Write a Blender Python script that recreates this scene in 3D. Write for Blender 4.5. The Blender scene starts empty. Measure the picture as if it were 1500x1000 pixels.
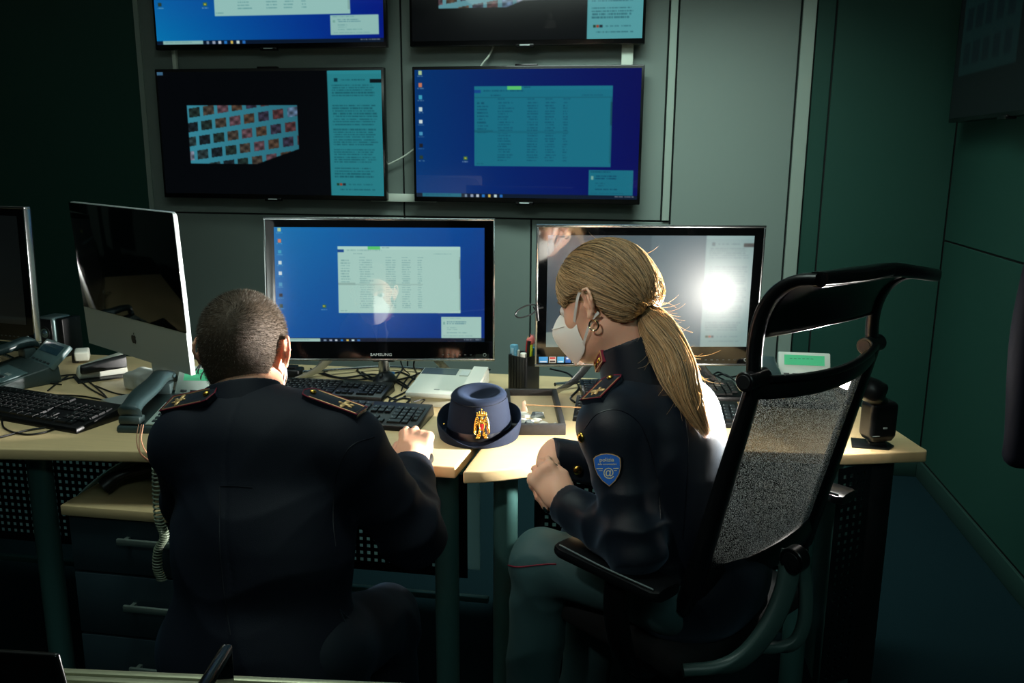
import bpy, bmesh, math, random
import numpy as np
from mathutils import Vector, Matrix
from mathutils.bvhtree import BVHTree

random.seed(7); rng = np.random.default_rng(7)
SC = bpy.context.scene; COL = SC.collection
PI = math.pi

# ------------------------------------------------------------------ camera
H = 1.42; FPX = 1257.0; YAW = math.radians(9.16); PIT = math.radians(12.3); ROLL = math.radians(0.38)
FW = np.array([-math.sin(YAW)*math.cos(PIT), math.cos(YAW)*math.cos(PIT), -math.sin(PIT)])
_r0 = np.array([math.cos(YAW), math.sin(YAW), 0.0]); _u0 = np.cross(_r0, FW)
RT = math.cos(ROLL)*_r0 + math.sin(ROLL)*_u0
UP = math.cos(ROLL)*_u0 - math.sin(ROLL)*_r0
CAMP = np.array([0, 0, H])
cd = bpy.data.cameras.new('camera'); cam = bpy.data.objects.new('camera', cd); COL.objects.link(cam)
cd.sensor_width = 36; cd.lens = FPX/1500*36; cd.clip_start = 0.02; cd.clip_end = 50
m = Matrix.Identity(4)
for i in range(3):
    m[i][0] = RT[i]; m[i][1] = UP[i]; m[i][2] = -FW[i]; m[i][3] = CAMP[i]
cam.matrix_world = m
SC.camera = cam

# ------------------------------------------------------------------ world, lights, exposure
SC.view_settings.view_transform = 'Standard'; SC.view_settings.look = 'None'
SC.view_settings.gamma = 1; SC.view_settings.exposure = 0.0; SC.view_settings.use_curve_mapping = False
wd = bpy.data.worlds.new('world'); SC.world = wd; wd.use_nodes = True
wd.node_tree.nodes['Background'].inputs[0].default_value = (0.02, 0.10, 0.10, 1)
wd.node_tree.nodes['Background'].inputs[1].default_value = 0.05

def light(name, kind, loc, target, energy, color, **kw):
    d = bpy.data.lights.new(name, kind); d.energy = energy; d.color = color
    for k, v in kw.items(): setattr(d, k, v)
    o = bpy.data.objects.new(name, d); COL.objects.link(o); o.location = loc
    o.rotation_euler = (Vector(target)-Vector(loc)).to_track_quat('-Z', 'Y').to_euler()
    return o
# ceiling lamp panel over the desks: the general, greenish office light
light('ceiling_lamp_light', 'AREA', (-0.15, 2.95, 2.50), (-0.1, 3.5, 0.5), 21, (0.78, 1.0, 0.92), shape='RECTANGLE', size=1.5, size_y=0.3, spread=math.radians(105))
light('ceiling_lamp_light', 'AREA', (-0.85, 1.45, 2.52), (-1.0, 1.9, 0), 9, (0.80, 1.0, 0.91), shape='RECTANGLE', size=1.2, size_y=0.3, spread=math.radians(165))
light('ceiling_lamp_light', 'AREA', (0.6, -0.6, 2.52), (0.1, 0.7, 0), 5.5, (0.70, 1.0, 0.95), shape='RECTANGLE', size=1.2, size_y=0.3, spread=math.radians(150))
# spotlight added behind the camera to brighten the woman and the middle of the desk
light('added_spot_light', 'SPOT', (-0.95, -0.15, 2.49), (-0.14, 1.68, 1.06), 80, (1.0, 0.98, 0.90), spot_size=math.radians(26), spot_blend=1.0, shadow_soft_size=0.05)
# the flash gun standing on the desk end
FLASH = np.array([0.492, 2.035, 0.902]); FLASH_DIR = np.array([-0.90, -0.34, 0.36]); FLASH_DIR /= np.linalg.norm(FLASH_DIR)
fl = light('flash_light', 'SPOT', tuple(FLASH+FLASH_DIR*0.052), tuple(FLASH+FLASH_DIR), 620, (1.0, 0.98, 0.93), spot_size=math.radians(98), spot_blend=0.7, shadow_soft_size=0.022)

# ------------------------------------------------------------------ helpers
def PZ(x, y, z): d = FW*FPX+RT*(x-750)-UP*(y-500); return CAMP + d*((z-H)/d[2])
def PY(x, y, Y): d = FW*FPX+RT*(x-750)-UP*(y-500); return CAMP + d*(Y/d[1])
def PX(x, y, X): d = FW*FPX+RT*(x-750)-UP*(y-500); return CAMP + d*(X/d[0])
def PW(x, y, w): d = FW*FPX+RT*(x-750)-UP*(y-500); return CAMP + d*(w/FPX)

def lin(c):
    c = np.asarray(c, float)/255.0
    return np.where(c <= 0.04045, c/12.92, ((c+0.055)/1.055)**2.4)

_M = {}
def mat(name, rgb, rough=0.5, metal=0.0, spec=0.5, coat=0.0, sheen=0.0, noise=0.0, nscale=60, bump=0.0, bscale=300, sss=0.0, aniso=0, emit=None, estr=0, stretch=(1, 1, 1), alpha=1.0, trans=0.0, ior=1.45, coatr=0.03, sheent=None):
    if name in _M: return _M[name]
    mt = bpy.data.materials.new(name); mt.use_nodes = True; nt = mt.node_tree; b = nt.nodes['Principled BSDF']
    c = tuple(lin(rgb)) + (1,)
    b.inputs['Base Color'].default_value = c
    b.inputs['Roughness'].default_value = rough; b.inputs['Metallic'].default_value = metal
    b.inputs['Specular IOR Level'].default_value = spec; b.inputs['Coat Weight'].default_value = coat; b.inputs['Coat Roughness'].default_value = coatr
    b.inputs['Sheen Weight'].default_value = sheen; b.inputs['Alpha'].default_value = alpha
    if sheent is not None: b.inputs['Sheen Tint'].default_value = tuple(lin(sheent))+(1,)
    b.inputs['Transmission Weight'].default_value = trans; b.inputs['IOR'].default_value = ior
    if sss:
        b.inputs['Subsurface Weight'].default_value = sss; b.inputs['Subsurface Radius'].default_value = (0.010, 0.0035, 0.002); b.inputs['Subsurface Scale'].default_value = 1.0
    if emit is not None:
        b.inputs['Emission Color'].default_value = tuple(lin(emit))+(1,); b.inputs['Emission Strength'].default_value = estr
    tc = nt.nodes.new('ShaderNodeTexCoord'); mp = nt.nodes.new('ShaderNodeMapping'); nt.links.new(tc.outputs['Object'], mp.inputs[0]); mp.inputs['Scale'].default_value = stretch
    if noise:
        n = nt.nodes.new('ShaderNodeTexNoise'); n.inputs['Scale'].default_value = nscale; n.inputs['Detail'].default_value = 5
        nt.links.new(mp.outputs[0], n.inputs['Vector'])
        mx = nt.nodes.new('ShaderNodeMix'); mx.data_type = 'RGBA'
        mx.inputs[6].default_value = tuple(np.clip(lin(rgb)*(1-noise), 0, 1))+(1,); mx.inputs[7].default_value = tuple(np.clip(lin(rgb)*(1+noise), 0, 1))+(1,)
        nt.links.new(n.outputs[0], mx.inputs[0]); nt.links.new(mx.outputs[2], b.inputs['Base Color'])
    if bump:
        n2 = nt.nodes.new('ShaderNodeTexNoise'); n2.inputs['Scale'].default_value = bscale; n2.inputs['Detail'].default_value = 3
        nt.links.new(mp.outputs[0], n2.inputs['Vector'])
        bp = nt.nodes.new('ShaderNodeBump'); bp.inputs['Strength'].default_value = bump; bp.inputs['Distance'].default_value = 0.002
        nt.links.new(n2.outputs[0], bp.inputs['Height']); nt.links.new(bp.outputs[0], b.inputs['Normal'])
    _M[name] = mt; return mt

def vcol_mat(name, rough=0.5, spec=0.5, emit=False, coat=0.0, sheen=0, aniso=0, strength=1.0):
    if name in _M: return _M[name]
    mt = bpy.data.materials.new(name); mt.use_nodes = True; nt = mt.node_tree; b = nt.nodes['Principled BSDF']
    a = nt.nodes.new('ShaderNodeAttribute'); a.attribute_name = 'Col'
    b.inputs['Roughness'].default_value = rough; b.inputs['Specular IOR Level'].default_value = spec; b.inputs['Coat Weight'].default_value = coat; b.inputs['Coat Roughness'].default_value = 0.02
    if emit: b.inputs['Coat IOR'].default_value = 1.65
    if emit:
        b.inputs['Base Color'].default_value = (0.004, 0.004, 0.005, 1)
        nt.links.new(a.outputs['Color'], b.inputs['Emission Color']); b.inputs['Emission Strength'].default_value = strength
    else:
        nt.links.new(a.outputs['Color'], b.inputs['Base Color'])
    _M[name] = mt; return mt

class MB:
    """collects shapes into one mesh"""
    def __init__(s): s.v = []; s.f = []; s.mi = []; s.mats = []; s.sm = []
    def _m(s, m):
        if m is None: return 0
        if m not in s.mats: s.mats.append(m)
        return s.mats.index(m)
    def add(s, vs, fs, m=None, smooth=False):
        o = len(s.v); s.v.extend([tuple(map(float, p)) for p in vs]); k = s._m(m)
        for f in fs: s.f.append(tuple(int(i)+o for i in f)); s.mi.append(k); s.sm.append(smooth)
        return s
    def bm(s, b, m=None, smooth=False):
        b.verts.ensure_lookup_table(); b.verts.index_update()
        s.add([v.co[:] for v in b.verts], [[v.index for v in f.verts] for f in b.faces], m, smooth); b.free(); return s
    def box(s, lo, hi, m=None, bev=0.0, M=None, seg=2, smooth=False):
        b = bmesh.new(); bmesh.ops.create_cube(b, size=1)
        lo = Vector(lo); hi = Vector(hi)
        for v in b.verts: v.co = Vector(((v.co.x+.5)*(hi.x-lo.x)+lo.x, (v.co.y+.5)*(hi.y-lo.y)+lo.y, (v.co.z+.5)*(hi.z-lo.z)+lo.z))
        if bev > 0: bmesh.ops.bevel(b, geom=b.edges[:], offset=bev, segments=seg, profile=0.5, affect='EDGES', clamp_overlap=True)
        if M is not None: b.transform(M)
        return s.bm(b, m, smooth)
    def cbox(s, c, size, m=None, bev=0.0, M=None, seg=2):
        c = Vector(c); h = Vector(size)/2; return s.box(c-h, c+h, m, bev, M, seg)
    def tube(s, pts, r, m=None, n=8, caps=True, M=None, closed=False):
        P = np.array(pts, float); N = len(P); R = np.broadcast_to(np.asarray(r, float), (N,)) if np.ndim(r) <= 1 else r
        if closed: T = np.roll(P, -1, 0)-np.roll(P, 1, 0)
        else: T = np.gradient(P, axis=0)
        T /= (np.linalg.norm(T, axis=1, keepdims=True)+1e-12)
        a = np.array([0, 0, 1.0]) if abs(T[0][2]) < .9 else np.array([1.0, 0, 0])
        u = np.cross(T[0], a); u /= np.linalg.norm(u); vs = []
        for i in range(N):
            u = u-T[i]*(u@T[i]); u /= (np.linalg.norm(u)+1e-12); w = np.cross(T[i], u)
            for k in range(n):
                t = 2*PI*k/n; p = P[i]+R[i]*(math.cos(t)*u+math.sin(t)*w)
                vs.append(tuple(M @ Vector(p)) if M is not None else p)
        fs = []
        for i in range(N if closed else N-1):
            j = (i+1) % N
            for k in range(n): fs.append((i*n+k, i*n+(k+1) % n, j*n+(k+1) % n, j*n+k))
        if caps and not closed: fs.append(tuple(range(n))[::-1]); fs.append(tuple(range((N-1)*n, N*n)))
        return s.add(vs, fs, m, True)
    def cyl(s, a, b, r, m=None, n=24, r2=None, M=None):
        a = np.array(a, float); b = np.array(b, float); r2 = r if r2 is None else r2
        d = b-a; L = np.linalg.norm(d); d /= L; q = min(.0015, r*.2, L*.3)
        o = len(s.v)
        s.tube([a, a+d*1e-5, a+d*q, b-d*q, b-d*1e-5, b], [max(r-q, 1e-5), max(r-q, 1e-5), r, r2, max(r2-q, 1e-5), max(r2-q, 1e-5)], m, n, True, M); return s
    def lathe(s, prof, m=None, n=32, M=None, sx=1, sy=1):
        vs = []; 
        for (r, z) in prof:
            for k in range(n):
                t = 2*PI*k/n; p = Vector((r*sx*math.cos(t), r*sy*math.sin(t), z)); vs.append(M @ p if M is not None else p)
        fs = [(i*n+k, i*n+(k+1) % n, (i+1)*n+(k+1) % n, (i+1)*n+k) for i in range(len(prof)-1) for k in range(n)]
        fs.append(tuple(range(n))[::-1]); fs.append(tuple(range((len(prof)-1)*n, len(prof)*n)))
        return s.add(vs, fs, m, True)
    def prism(s, poly, z0, z1, m=None, bev=0.0, M=None, seg=2):
        b = bmesh.new(); vs = [b.verts.new((p[0], p[1], z0)) for p in poly]; f = b.faces.new(vs)
        g = bmesh.ops.extrude_face_region(b, geom=[f]); bmesh.ops.translate(b, vec=(0, 0, z1-z0), verts=[e for e in g['geom'] if isinstance(e, bmesh.types.BMVert)])
        bmesh.ops.recalc_face_normals(b, faces=b.faces[:])
        if bev: bmesh.ops.bevel(b, geom=[e for e in b.edges if e.calc_face_angle(0) > .5], offset=bev, segments=seg, profile=.5, affect='EDGES', clamp_overlap=True)
        if M is not None: b.transform(M)
        return s.bm(b, m)
    def hull(s, pts, m=None, bev=0, M=None):
        b = bmesh.new(); [b.verts.new(p) for p in pts]; r = bmesh.ops.convex_hull(b, input=b.verts[:])
        bmesh.ops.delete(b, geom=[v for v in b.verts if not v.link_faces], context='VERTS')
        bmesh.ops.recalc_face_normals(b, faces=b.faces[:])
        bmesh.ops.dissolve_limit(b, angle_limit=.02, verts=b.verts[:], edges=b.edges[:])
        if bev: bmesh.ops.bevel(b, geom=b.edges[:], offset=bev, segments=2, profile=.5, affect='EDGES', clamp_overlap=True)
        if M is not None: b.transform(M)
        return s.bm(b, m)
    def build(s, name, m=None, parent=None, origin=None, auto=40):
        me = bpy.data.meshes.new(name); V = np.array(s.v, float)
        par_o = np.zeros(3)
        if parent is not None and s_world(parent): par_o = np.array(parent.location)
        if parent is None and origin is not None: V = V-np.array(origin)
        V = V-par_o
        me.from_pydata(V.tolist(), [], s.f)
        ml = s.mats if s.mats else [m]
        if m is not None and s.mats and s.mats[0] is not m: pass
        for q in ml: me.materials.append(q)
        me.polygons.foreach_set('material_index', s.mi)
        me.polygons.foreach_set('use_smooth', [True]*len(s.f) if auto else s.sm)
        me.validate(); me.update()
        if auto:
            me.set_sharp_from_angle(angle=math.radians(auto))
        o = bpy.data.objects.new(name, me); COL.objects.link(o)
        if parent is not None: o.parent = parent
        elif origin is not None: o.location = origin
        return o
def s_world(o):
    # parents made with world-space children carry this marker in a python set
    return o.name in WORLDPAR
WORLDPAR = set()

def thing(name, label, cat, loc=(0, 0, 0), rotz=0.0, group=None, world=True):
    o = bpy.data.objects.new(name, None); COL.objects.link(o); o.location = tuple(map(float, loc)); o.empty_display_size = .05
    if world and not rotz: WORLDPAR.add(o.name)
    o.rotation_euler = (0, 0, rotz); o['label'] = label; o['category'] = cat
    if group: o['group'] = group
    return o
def tag(o, label, cat, group=None, kind=None):
    o['label'] = label; o['category'] = cat
    if group: o['group'] = group
    if kind: o['kind'] = kind
    return o
def struct(o): o['kind'] = 'structure'; return o
def mesh_obj(name, V, F, m, parent=None, smooth=True, col=None, auto=None):
    me = bpy.data.meshes.new(name); V = np.asarray(V, np.float32)
    if parent is not None and s_world(parent): V = V-np.array(parent.location, np.float32)
    F = np.asarray(F, np.int32); k = F.shape[1]
    me.vertices.add(len(V)); me.vertices.foreach_set('co', V.ravel())
    me.loops.add(F.size); me.loops.foreach_set('vertex_index', F.ravel())
    me.polygons.add(len(F)); me.polygons.foreach_set('loop_start', np.arange(0, F.size, k, dtype=np.int32))
    me.polygons.foreach_set('use_smooth', np.full(len(F), smooth))
    me.update(calc_edges=True)
    if m is not None: me.materials.append(m)
    if col is not None:
        a = me.color_attributes.new('Col', 'FLOAT_COLOR', 'POINT'); C = np.ones((len(V), 4), np.float32); C[:, :3] = col; a.data.foreach_set('color', C.ravel())
    if auto: me.set_sharp_from_angle(angle=math.radians(auto))
    o = bpy.data.objects.new(name, me); COL.objects.link(o)
    if parent is not None: o.parent = parent
    return o
def copy_tree(o, parent=None):
    c = o.copy(); COL.objects.link(c)
    if parent is not None: c.parent = parent
    for ch in list(o.children): copy_tree(ch, c)
    if o.name in WORLDPAR: WORLDPAR.add(c.name)
    return c
def frame(o, x, y, z):
    """4x4 with given origin and axes"""
    M = Matrix.Identity(4)
    for i in range(3): M[i][0] = x[i]; M[i][1] = y[i]; M[i][2] = z[i]; M[i][3] = o[i]
    return M
def nrm(v): v = np.array(v, float); return v/np.linalg.norm(v)
def bez(pts, n=40):
    """Catmull-Rom through points"""
    P = np.array(pts, float); P = np.vstack([2*P[0]-P[1], P, 2*P[-1]-P[-2]]); out = []
    S = len(P)-3; per = max(2, n//S)
    for i in range(S):
        for t in np.linspace(0, 1, per, endpoint=(i == S-1)):
            a, b, c, d = P[i:i+4]
            out.append(.5*((2*b)+(c-a)*t+(2*a-5*b+4*c-d)*t*t+(3*b-a-3*c+d)*t**3))
    return np.array(out)
def text_mesh(name, s, size, M, m, parent, depth=0.0004, font_sx=1.0):
    cu = bpy.data.curves.new(name+'_curve', 'FONT'); cu.body = s; cu.size = size; cu.extrude = depth; cu.align_x = 'CENTER'; cu.align_y = 'CENTER'; cu.resolution_u = 3
    t = bpy.data.objects.new(name+'_tmp', cu); COL.objects.link(t)
    dg = bpy.context.evaluated_depsgraph_get(); me = bpy.data.meshes.new_from_object(t.evaluated_get(dg)); me.name = name
    bpy.data.objects.remove(t); bpy.data.curves.remove(cu)
    me.transform(M @ Matrix.Diagonal((font_sx, 1, 1, 1)))
    if parent is not None and s_world(parent): me.transform(Matrix.Translation(-parent.location))
    me.materials.clear(); me.materials.append(m)
    o = bpy.data.objects.new(name, me); COL.objects.link(o); o.parent = parent; return o

# ------------------------------------------------------------------ SDF modelling
class SDF:
    """smooth union / subtraction of simple solids, turned into one closed mesh"""
    def __init__(s): s.p = []; s.rs = 1.0
    def _x(s, P, fr):
        if fr is None: return P
        o, R = fr; return (P-o) @ R
    def cap(s, a, b, r1, r2=None, k=0.02, fr=None, op='u', flat=None):
        f = s.rs if fr is None else 1.0; s.p.append(('cap', np.array(a, np.float32), np.array(b, np.float32), r1*f, (r1 if r2 is None else r2)*f, k, fr, op, flat)); return s
    def ell(s, c, r, k=0.02, fr=None, op='u', R=None):
        s.p.append(('ell', np.array(c, np.float32), np.array(r, np.float32), R, 0, k, fr, op, None)); return s
    def box(s, c, h, rad=.005, k=0.01, fr=None, op='u', R=None):
        s.p.append(('box', np.array(c, np.float32), np.array(h, np.float32), R, rad, k, fr, op, None)); return s
    def fn(s, f): s.p.append(('fn', f)); return s
    def ev(s, P, d0=None):
        d = np.full(len(P), 9.0, np.float32) if d0 is None else d0
        for q in s.p:
            if q[0] == 'fn': d = q[1](P, d); continue
            X = s._x(P, q[6])
            if q[0] == 'cap':
                a, b, r1, r2, fl = q[1], q[2], q[3], q[4], q[8]; ab = b-a
                if fl is not None:     # flattened limb: fl = (axis, factor) squashes along an axis
                    ax = np.array(fl[0], np.float32); f = fl[1]
                    def sq(v): return v+np.outer(v@ax, ax)*(1/f-1) if v.ndim == 2 else v+(v@ax)*ax*(1/f-1)
                    X2 = sq(X-a); ab2 = sq(ab); t = np.clip(X2@ab2/(ab2@ab2), 0, 1)
                    e = (np.linalg.norm(X2-t[:, None]*ab2, axis=1)-(r1+(r2-r1)*t))*min(1, (f+1)/2 if f < 1 else 1)
                else:
                    X2 = X-a; t = np.clip(X2@ab/max(ab@ab, 1e-9), 0, 1)
                    e = np.linalg.norm(X2-t[:, None]*ab, axis=1)-(r1+(r2-r1)*t)
            elif q[0] == 'ell':
                X2 = X-q[1]
                if q[3] is not None: X2 = X2 @ q[3]
                k0 = np.linalg.norm(X2/q[2], axis=1); k1 = np.linalg.norm(X2/(q[2]**2), axis=1)
                e = k0*(k0-1)/np.maximum(k1, 1e-6)
            else:
                X2 = X-q[1]
                if q[3] is not None: X2 = X2 @ q[3]
                w = np.abs(X2)-(q[2]-q[4]); e = np.linalg.norm(np.maximum(w, 0), axis=1)+np.minimum(w.max(1), 0)-q[4]
            k = q[5]
            if q[7] == 'u':
                h = np.maximum(k-np.abs(d-e), 0)/k; d = np.minimum(d, e)-h*h*k*.25
            elif q[7] == 's':
                h = np.maximum(k-np.abs(-d-e), 0)/k; d = np.maximum(d, -e)+h*h*k*.25
            elif q[7] == 'i':
                h = np.maximum(k-np.abs(d-e), 0)/k; d = np.maximum(d, e)+h*h*k*.25
        return d.astype(np.float32)
    def mesh(s, lo, hi, res):
        lo = np.array(lo, float); hi = np.array(hi, float); B = 6
        n = (np.ceil((hi-lo)/res/B).astype(int))*B
        nb = n//B
        g = [lo[i]+(np.arange(nb[i])+.5)*B*res for i in range(3)]
        C = np.stack(np.meshgrid(*g, indexing='ij'), -1).reshape(-1, 3).astype(np.float32)
        dc = s.ev(C).reshape(nb)
        D = np.repeat(np.repeat(np.repeat(dc, B, 0), B, 1), B, 2)
        act = np.argwhere(np.abs(dc) < B*res*1.35)
        off = np.stack(np.meshgrid(*[np.arange(B)]*3, indexing='ij'), -1).reshape(-1, 3)
        for i in range(0, len(act), 2500):
            I = (act[i:i+2500, None, :]*B+off[None]).reshape(-1, 3)
            P = (lo+I*res).astype(np.float32)
            D[I[:, 0], I[:, 1], I[:, 2]] = s.ev(P)
        inn = D < 0
        cnt = np.zeros(np.array(D.shape)-1, np.int8)
        cs = [(a, b, c) for a in (0, 1) for b in (0, 1) for c in (0, 1)]
        sl = lambda A, o: A[o[0]:A.shape[0]-1+o[0], o[1]:A.shape[1]-1+o[1], o[2]:A.shape[2]-1+o[2]]
        for o in cs: cnt += sl(inn, o)
        cell = np.argwhere((cnt > 0) & (cnt < 8)); idx = np.full(cnt.shape, -1, np.int32); idx[tuple(cell.T)] = np.arange(len(cell))
        acc = np.zeros((len(cell), 3)); num = np.zeros(len(cell))
        for o in cs:
            for ax in range(3):
                if o[ax]: continue
                o2 = list(o); o2[ax] = 1
                a = D[tuple((cell+o).T)]; b = D[tuple((cell+o2).T)]; mk = (a < 0) != (b < 0)
                t = np.where(mk, a/np.where(mk, a-b, 1), 0)
                pt = np.tile(np.array(o, float), (len(cell), 1)); pt[:, ax] = t
                acc[mk] += pt[mk]; num[mk] += 1
        V = lo+(cell+acc/num[:, None])*res
        F = []
        for ax in range(3):
            o = [0, 0, 0]; o[ax] = 1
            S = list(D.shape); S0 = [slice(1, -1)]*3; S0[ax] = slice(0, -1); S1 = [slice(1, -1)]*3; S1[ax] = slice(1, None)
            a = inn[tuple(S0)]; b = inn[tuple(S1)]; e = np.argwhere(a != b); base = e+1; base[:, ax] = e[:, ax]
            fl = a[tuple(e.T)]; u, w = (ax+1) % 3, (ax+2) % 3
            def nb_(du, dw): q = base.copy(); q[:, u] -= du; q[:, w] -= dw; return idx[tuple(q.T)]
            q = np.stack([nb_(1, 1), nb_(0, 1), nb_(0, 0), nb_(1, 0)], 1)
            q[~fl] = q[~fl][:, ::-1]; F.append(q)
        F = np.vstack(F); F = F[(F >= 0).all(1)]
        return V, F
def relax(V, F, it=2, k=.5):
    E = np.vstack([F[:, [0, 1]], F[:, [1, 2]], F[:, [2, 3]], F[:, [3, 0]]])
    for _ in range(it):
        A = np.zeros_like(V); c = np.zeros(len(V))
        for ax in range(3): A[:, ax] = np.bincount(E[:, 0], V[E[:, 1], ax], len(V))+np.bincount(E[:, 1], V[E[:, 0], ax], len(V))
        c = np.bincount(E[:, 0], minlength=len(V))+np.bincount(E[:, 1], minlength=len(V))
        V = V+(A/np.maximum(c, 1)[:, None]-V)*k
    return V
def bvh_of(V, F): return BVHTree.FromPolygons([tuple(v) for v in V.tolist()], [tuple(f) for f in F.tolist()])

# ------------------------------------------------------------------ screen images painted into a fine grid of coloured points
class Ras:
    def __init__(s, w, h, bg=(0, 0, 0)): s.w = w; s.h = h; s.a = np.zeros((h, w, 3)); s.a[:] = bg
    def px(s, x0, y0, x1, y1): return slice(max(0, int(round(y0*s.h))), max(0, int(round(y1*s.h)))), slice(max(0, int(round(x0*s.w))), max(0, int(round(x1*s.w))))
    def rect(s, x0, y0, x1, y1, c): s.a[s.px(x0, y0, x1, y1)] = c
    def grad(s, c00, c10, c01, c11):
        u = np.linspace(0, 1, s.w)[None, :, None]; v = np.linspace(0, 1, s.h)[:, None, None]
        s.a = (1-v)*((1-u)*np.array(c00, float)+u*np.array(c10))+v*((1-u)*np.array(c01, float)+u*np.array(c11))
    def text(s, x0, y0, x1, y1, rows, c, fill=1.0, seed=0, lh=.45, blend=.55, jag=.0):
        r = np.random.default_rng(seed); dy = (y1-y0)/rows
        for i in range(rows):
            e = x1-(x1-x0)*(1-fill*(1-jag*r.random()))
            ys, xs = s.px(x0, y0+i*dy, e, y0+(i+lh)*dy)
            if ys.stop <= ys.start: ys = slice(ys.start, ys.start+1)
            n = xs.stop-xs.start
            if n < 1: continue
            mk = (r.random(n) < .8)[None, :, None]*blend*(.6+.4*r.random((1, n, 1)))
            s.a[ys, xs] = s.a[ys, xs]*(1-mk)+np.array(c)*mk
    def blur(s, k=1):
        for _ in range(k):
            p = np.pad(s.a, ((1, 1), (1, 1), (0, 0)), 'edge'); s.a = (p[1:-1, 1:-1]*2+p[:-2, 1:-1]+p[2:, 1:-1]+p[1:-1, :-2]+p[1:-1, 2:])/6
def screen_mesh(name, ras, M, w, h, mt, parent):
    """M maps the local x (right), z (up) plane, y = 0, centred; picture faces -y"""
    nx, ny = ras.w, ras.h
    xs = np.linspace(-w/2, w/2, nx); zs = np.linspace(h/2, -h/2, ny)
    X, Z = np.meshgrid(xs, zs); V = np.stack([X, np.zeros_like(X), Z], -1).reshape(-1, 3)
    Mn = np.array(M); V = V@Mn[:3, :3].T+Mn[:3, 3]
    i = np.arange(ny-1)[:, None]*nx+np.arange(nx-1)[None]; i = i.ravel()
    F = np.stack([i, i+nx, i+nx+1, i+1], 1)
    return mesh_obj(name, V, F, mt, parent, smooth=False, col=lin(ras.a.reshape(-1, 3)))

# ================================================================== THE ROOM
D = 3.94
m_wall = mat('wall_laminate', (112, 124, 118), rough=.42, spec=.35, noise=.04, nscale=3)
m_wall2 = mat('wall_laminate_shaded', (32, 66, 57), rough=.45, spec=.3, noise=.05, nscale=3)  # m_wall laminate again, light falloff at the sides put into a darker green
m_post = mat('post_metal', (150, 164, 154), rough=.4, metal=.3)
m_gap = mat('seam_black', (8, 14, 13), rough=.9)
m_plain = mat('plain_wall', (60, 84, 78), rough=.8)

mb = MB()
mb.box((-6, D+.006, 0), (1.30, D+.12, 2.62), m_gap)
g = .004
def panel(x0, x1, z0, z1, m, proud=0.0): mb.box((x0+g, D-proud, z0+g), (x1-g, D+.02, z1-g), m, bev=.0015, seg=1)
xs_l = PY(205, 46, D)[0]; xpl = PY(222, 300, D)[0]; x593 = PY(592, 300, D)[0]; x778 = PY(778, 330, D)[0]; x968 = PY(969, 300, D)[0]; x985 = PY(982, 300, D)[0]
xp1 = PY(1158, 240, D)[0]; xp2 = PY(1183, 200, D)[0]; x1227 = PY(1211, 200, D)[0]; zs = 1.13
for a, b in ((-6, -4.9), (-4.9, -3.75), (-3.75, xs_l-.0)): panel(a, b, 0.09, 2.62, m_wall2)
panel(xs_l, xpl, 0.09, 2.62, m_post, .012)
panel(xpl, x593, zs, 2.62, m_wall); panel(x593, x968, zs, 2.62, m_wall)
panel(xpl, x593, 0.09, zs, m_wall); panel(x593, x778, 0.09, zs, m_wall); panel(x778, x985, 0.09, zs, m_wall)
panel(x968, x985, zs, 2.62, m_post, .012)
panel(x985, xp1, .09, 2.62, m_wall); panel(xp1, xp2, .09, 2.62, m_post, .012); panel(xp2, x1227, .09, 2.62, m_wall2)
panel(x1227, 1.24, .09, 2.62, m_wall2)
struct(mb.build('wall_back', auto=30))
mb = MB()
WX = 1.24
mb.box((WX+.006, -3.2, 0), (WX+.12, D+.12, 2.62), m_gap)
ys = [D, 2.62, 1.4, .2, -1.0, -2.2, -3.2]
for a, b in zip(ys[1:], ys[:-1]):
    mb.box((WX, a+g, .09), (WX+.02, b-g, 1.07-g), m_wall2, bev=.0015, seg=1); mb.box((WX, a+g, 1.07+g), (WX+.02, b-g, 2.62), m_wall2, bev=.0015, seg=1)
struct(mb.build('wall_right', auto=30))
struct(MB().box((-6.12, -3.2, 0), (-6, D, 2.62), m_plain).build('wall_left'))
struct(MB().box((-6.12, -3.32, 0), (1.36, -3.2, 2.62), m_plain).build('wall_behind'))
m_carpet = mat('blue_carpet', (12, 32, 37), rough=.95, spec=.1, noise=.55, nscale=260, bump=.5, bscale=500)
struct(MB().box((-6.12, -3.32, -.1), (1.36, D+.12, 0), m_carpet).build('floor'))
m_ceil = mat('ceiling_tile', (120, 132, 128), rough=.9)
struct(MB().box((-6.12, -3.32, 2.62), (1.36, D+.12, 2.72), m_ceil).build('ceiling'))
m_bb = mat('baseboard_grey_green', (30, 56, 50), rough=.5)
struct(MB().box((WX-.012, -3.2, 0), (WX, D-.012, .085), m_bb, bev=.002).build('baseboard_right'))
struct(MB().box((-6, D-.012, 0), (WX-.012, D, .085), m_bb, bev=.002).build('baseboard_back'))
# ceiling lamps (bodies of the lamps that light the room)
m_lampw = mat('lamp_diffuser', (200, 220, 215), rough=.5, emit=(190, 225, 215), estr=.9); m_white = mat('white_enamel', (200, 205, 200), rough=.4)
for i, (x, y, lab) in enumerate(((-.15, 2.95, 'white ceiling lamp panel nearest the wall of screens'), (-.85, 1.45, 'white ceiling lamp panel above the seated man'), (.6, -.6, 'white ceiling lamp panel behind the camera'))):
    t = thing('ceiling_lamp', lab, 'lamp', (x, y, 2.62))
    MB().box((x-.8, y-.2, 2.575), (x+.8, y+.2, 2.619), m_white, bev=.004).build('lamp_housing', parent=t)
    MB().box((x-.74, y-.14, 2.567), (x+.74, y+.14, 2.576), m_lampw, bev=.002).build('diffuser', parent=t)

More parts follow.
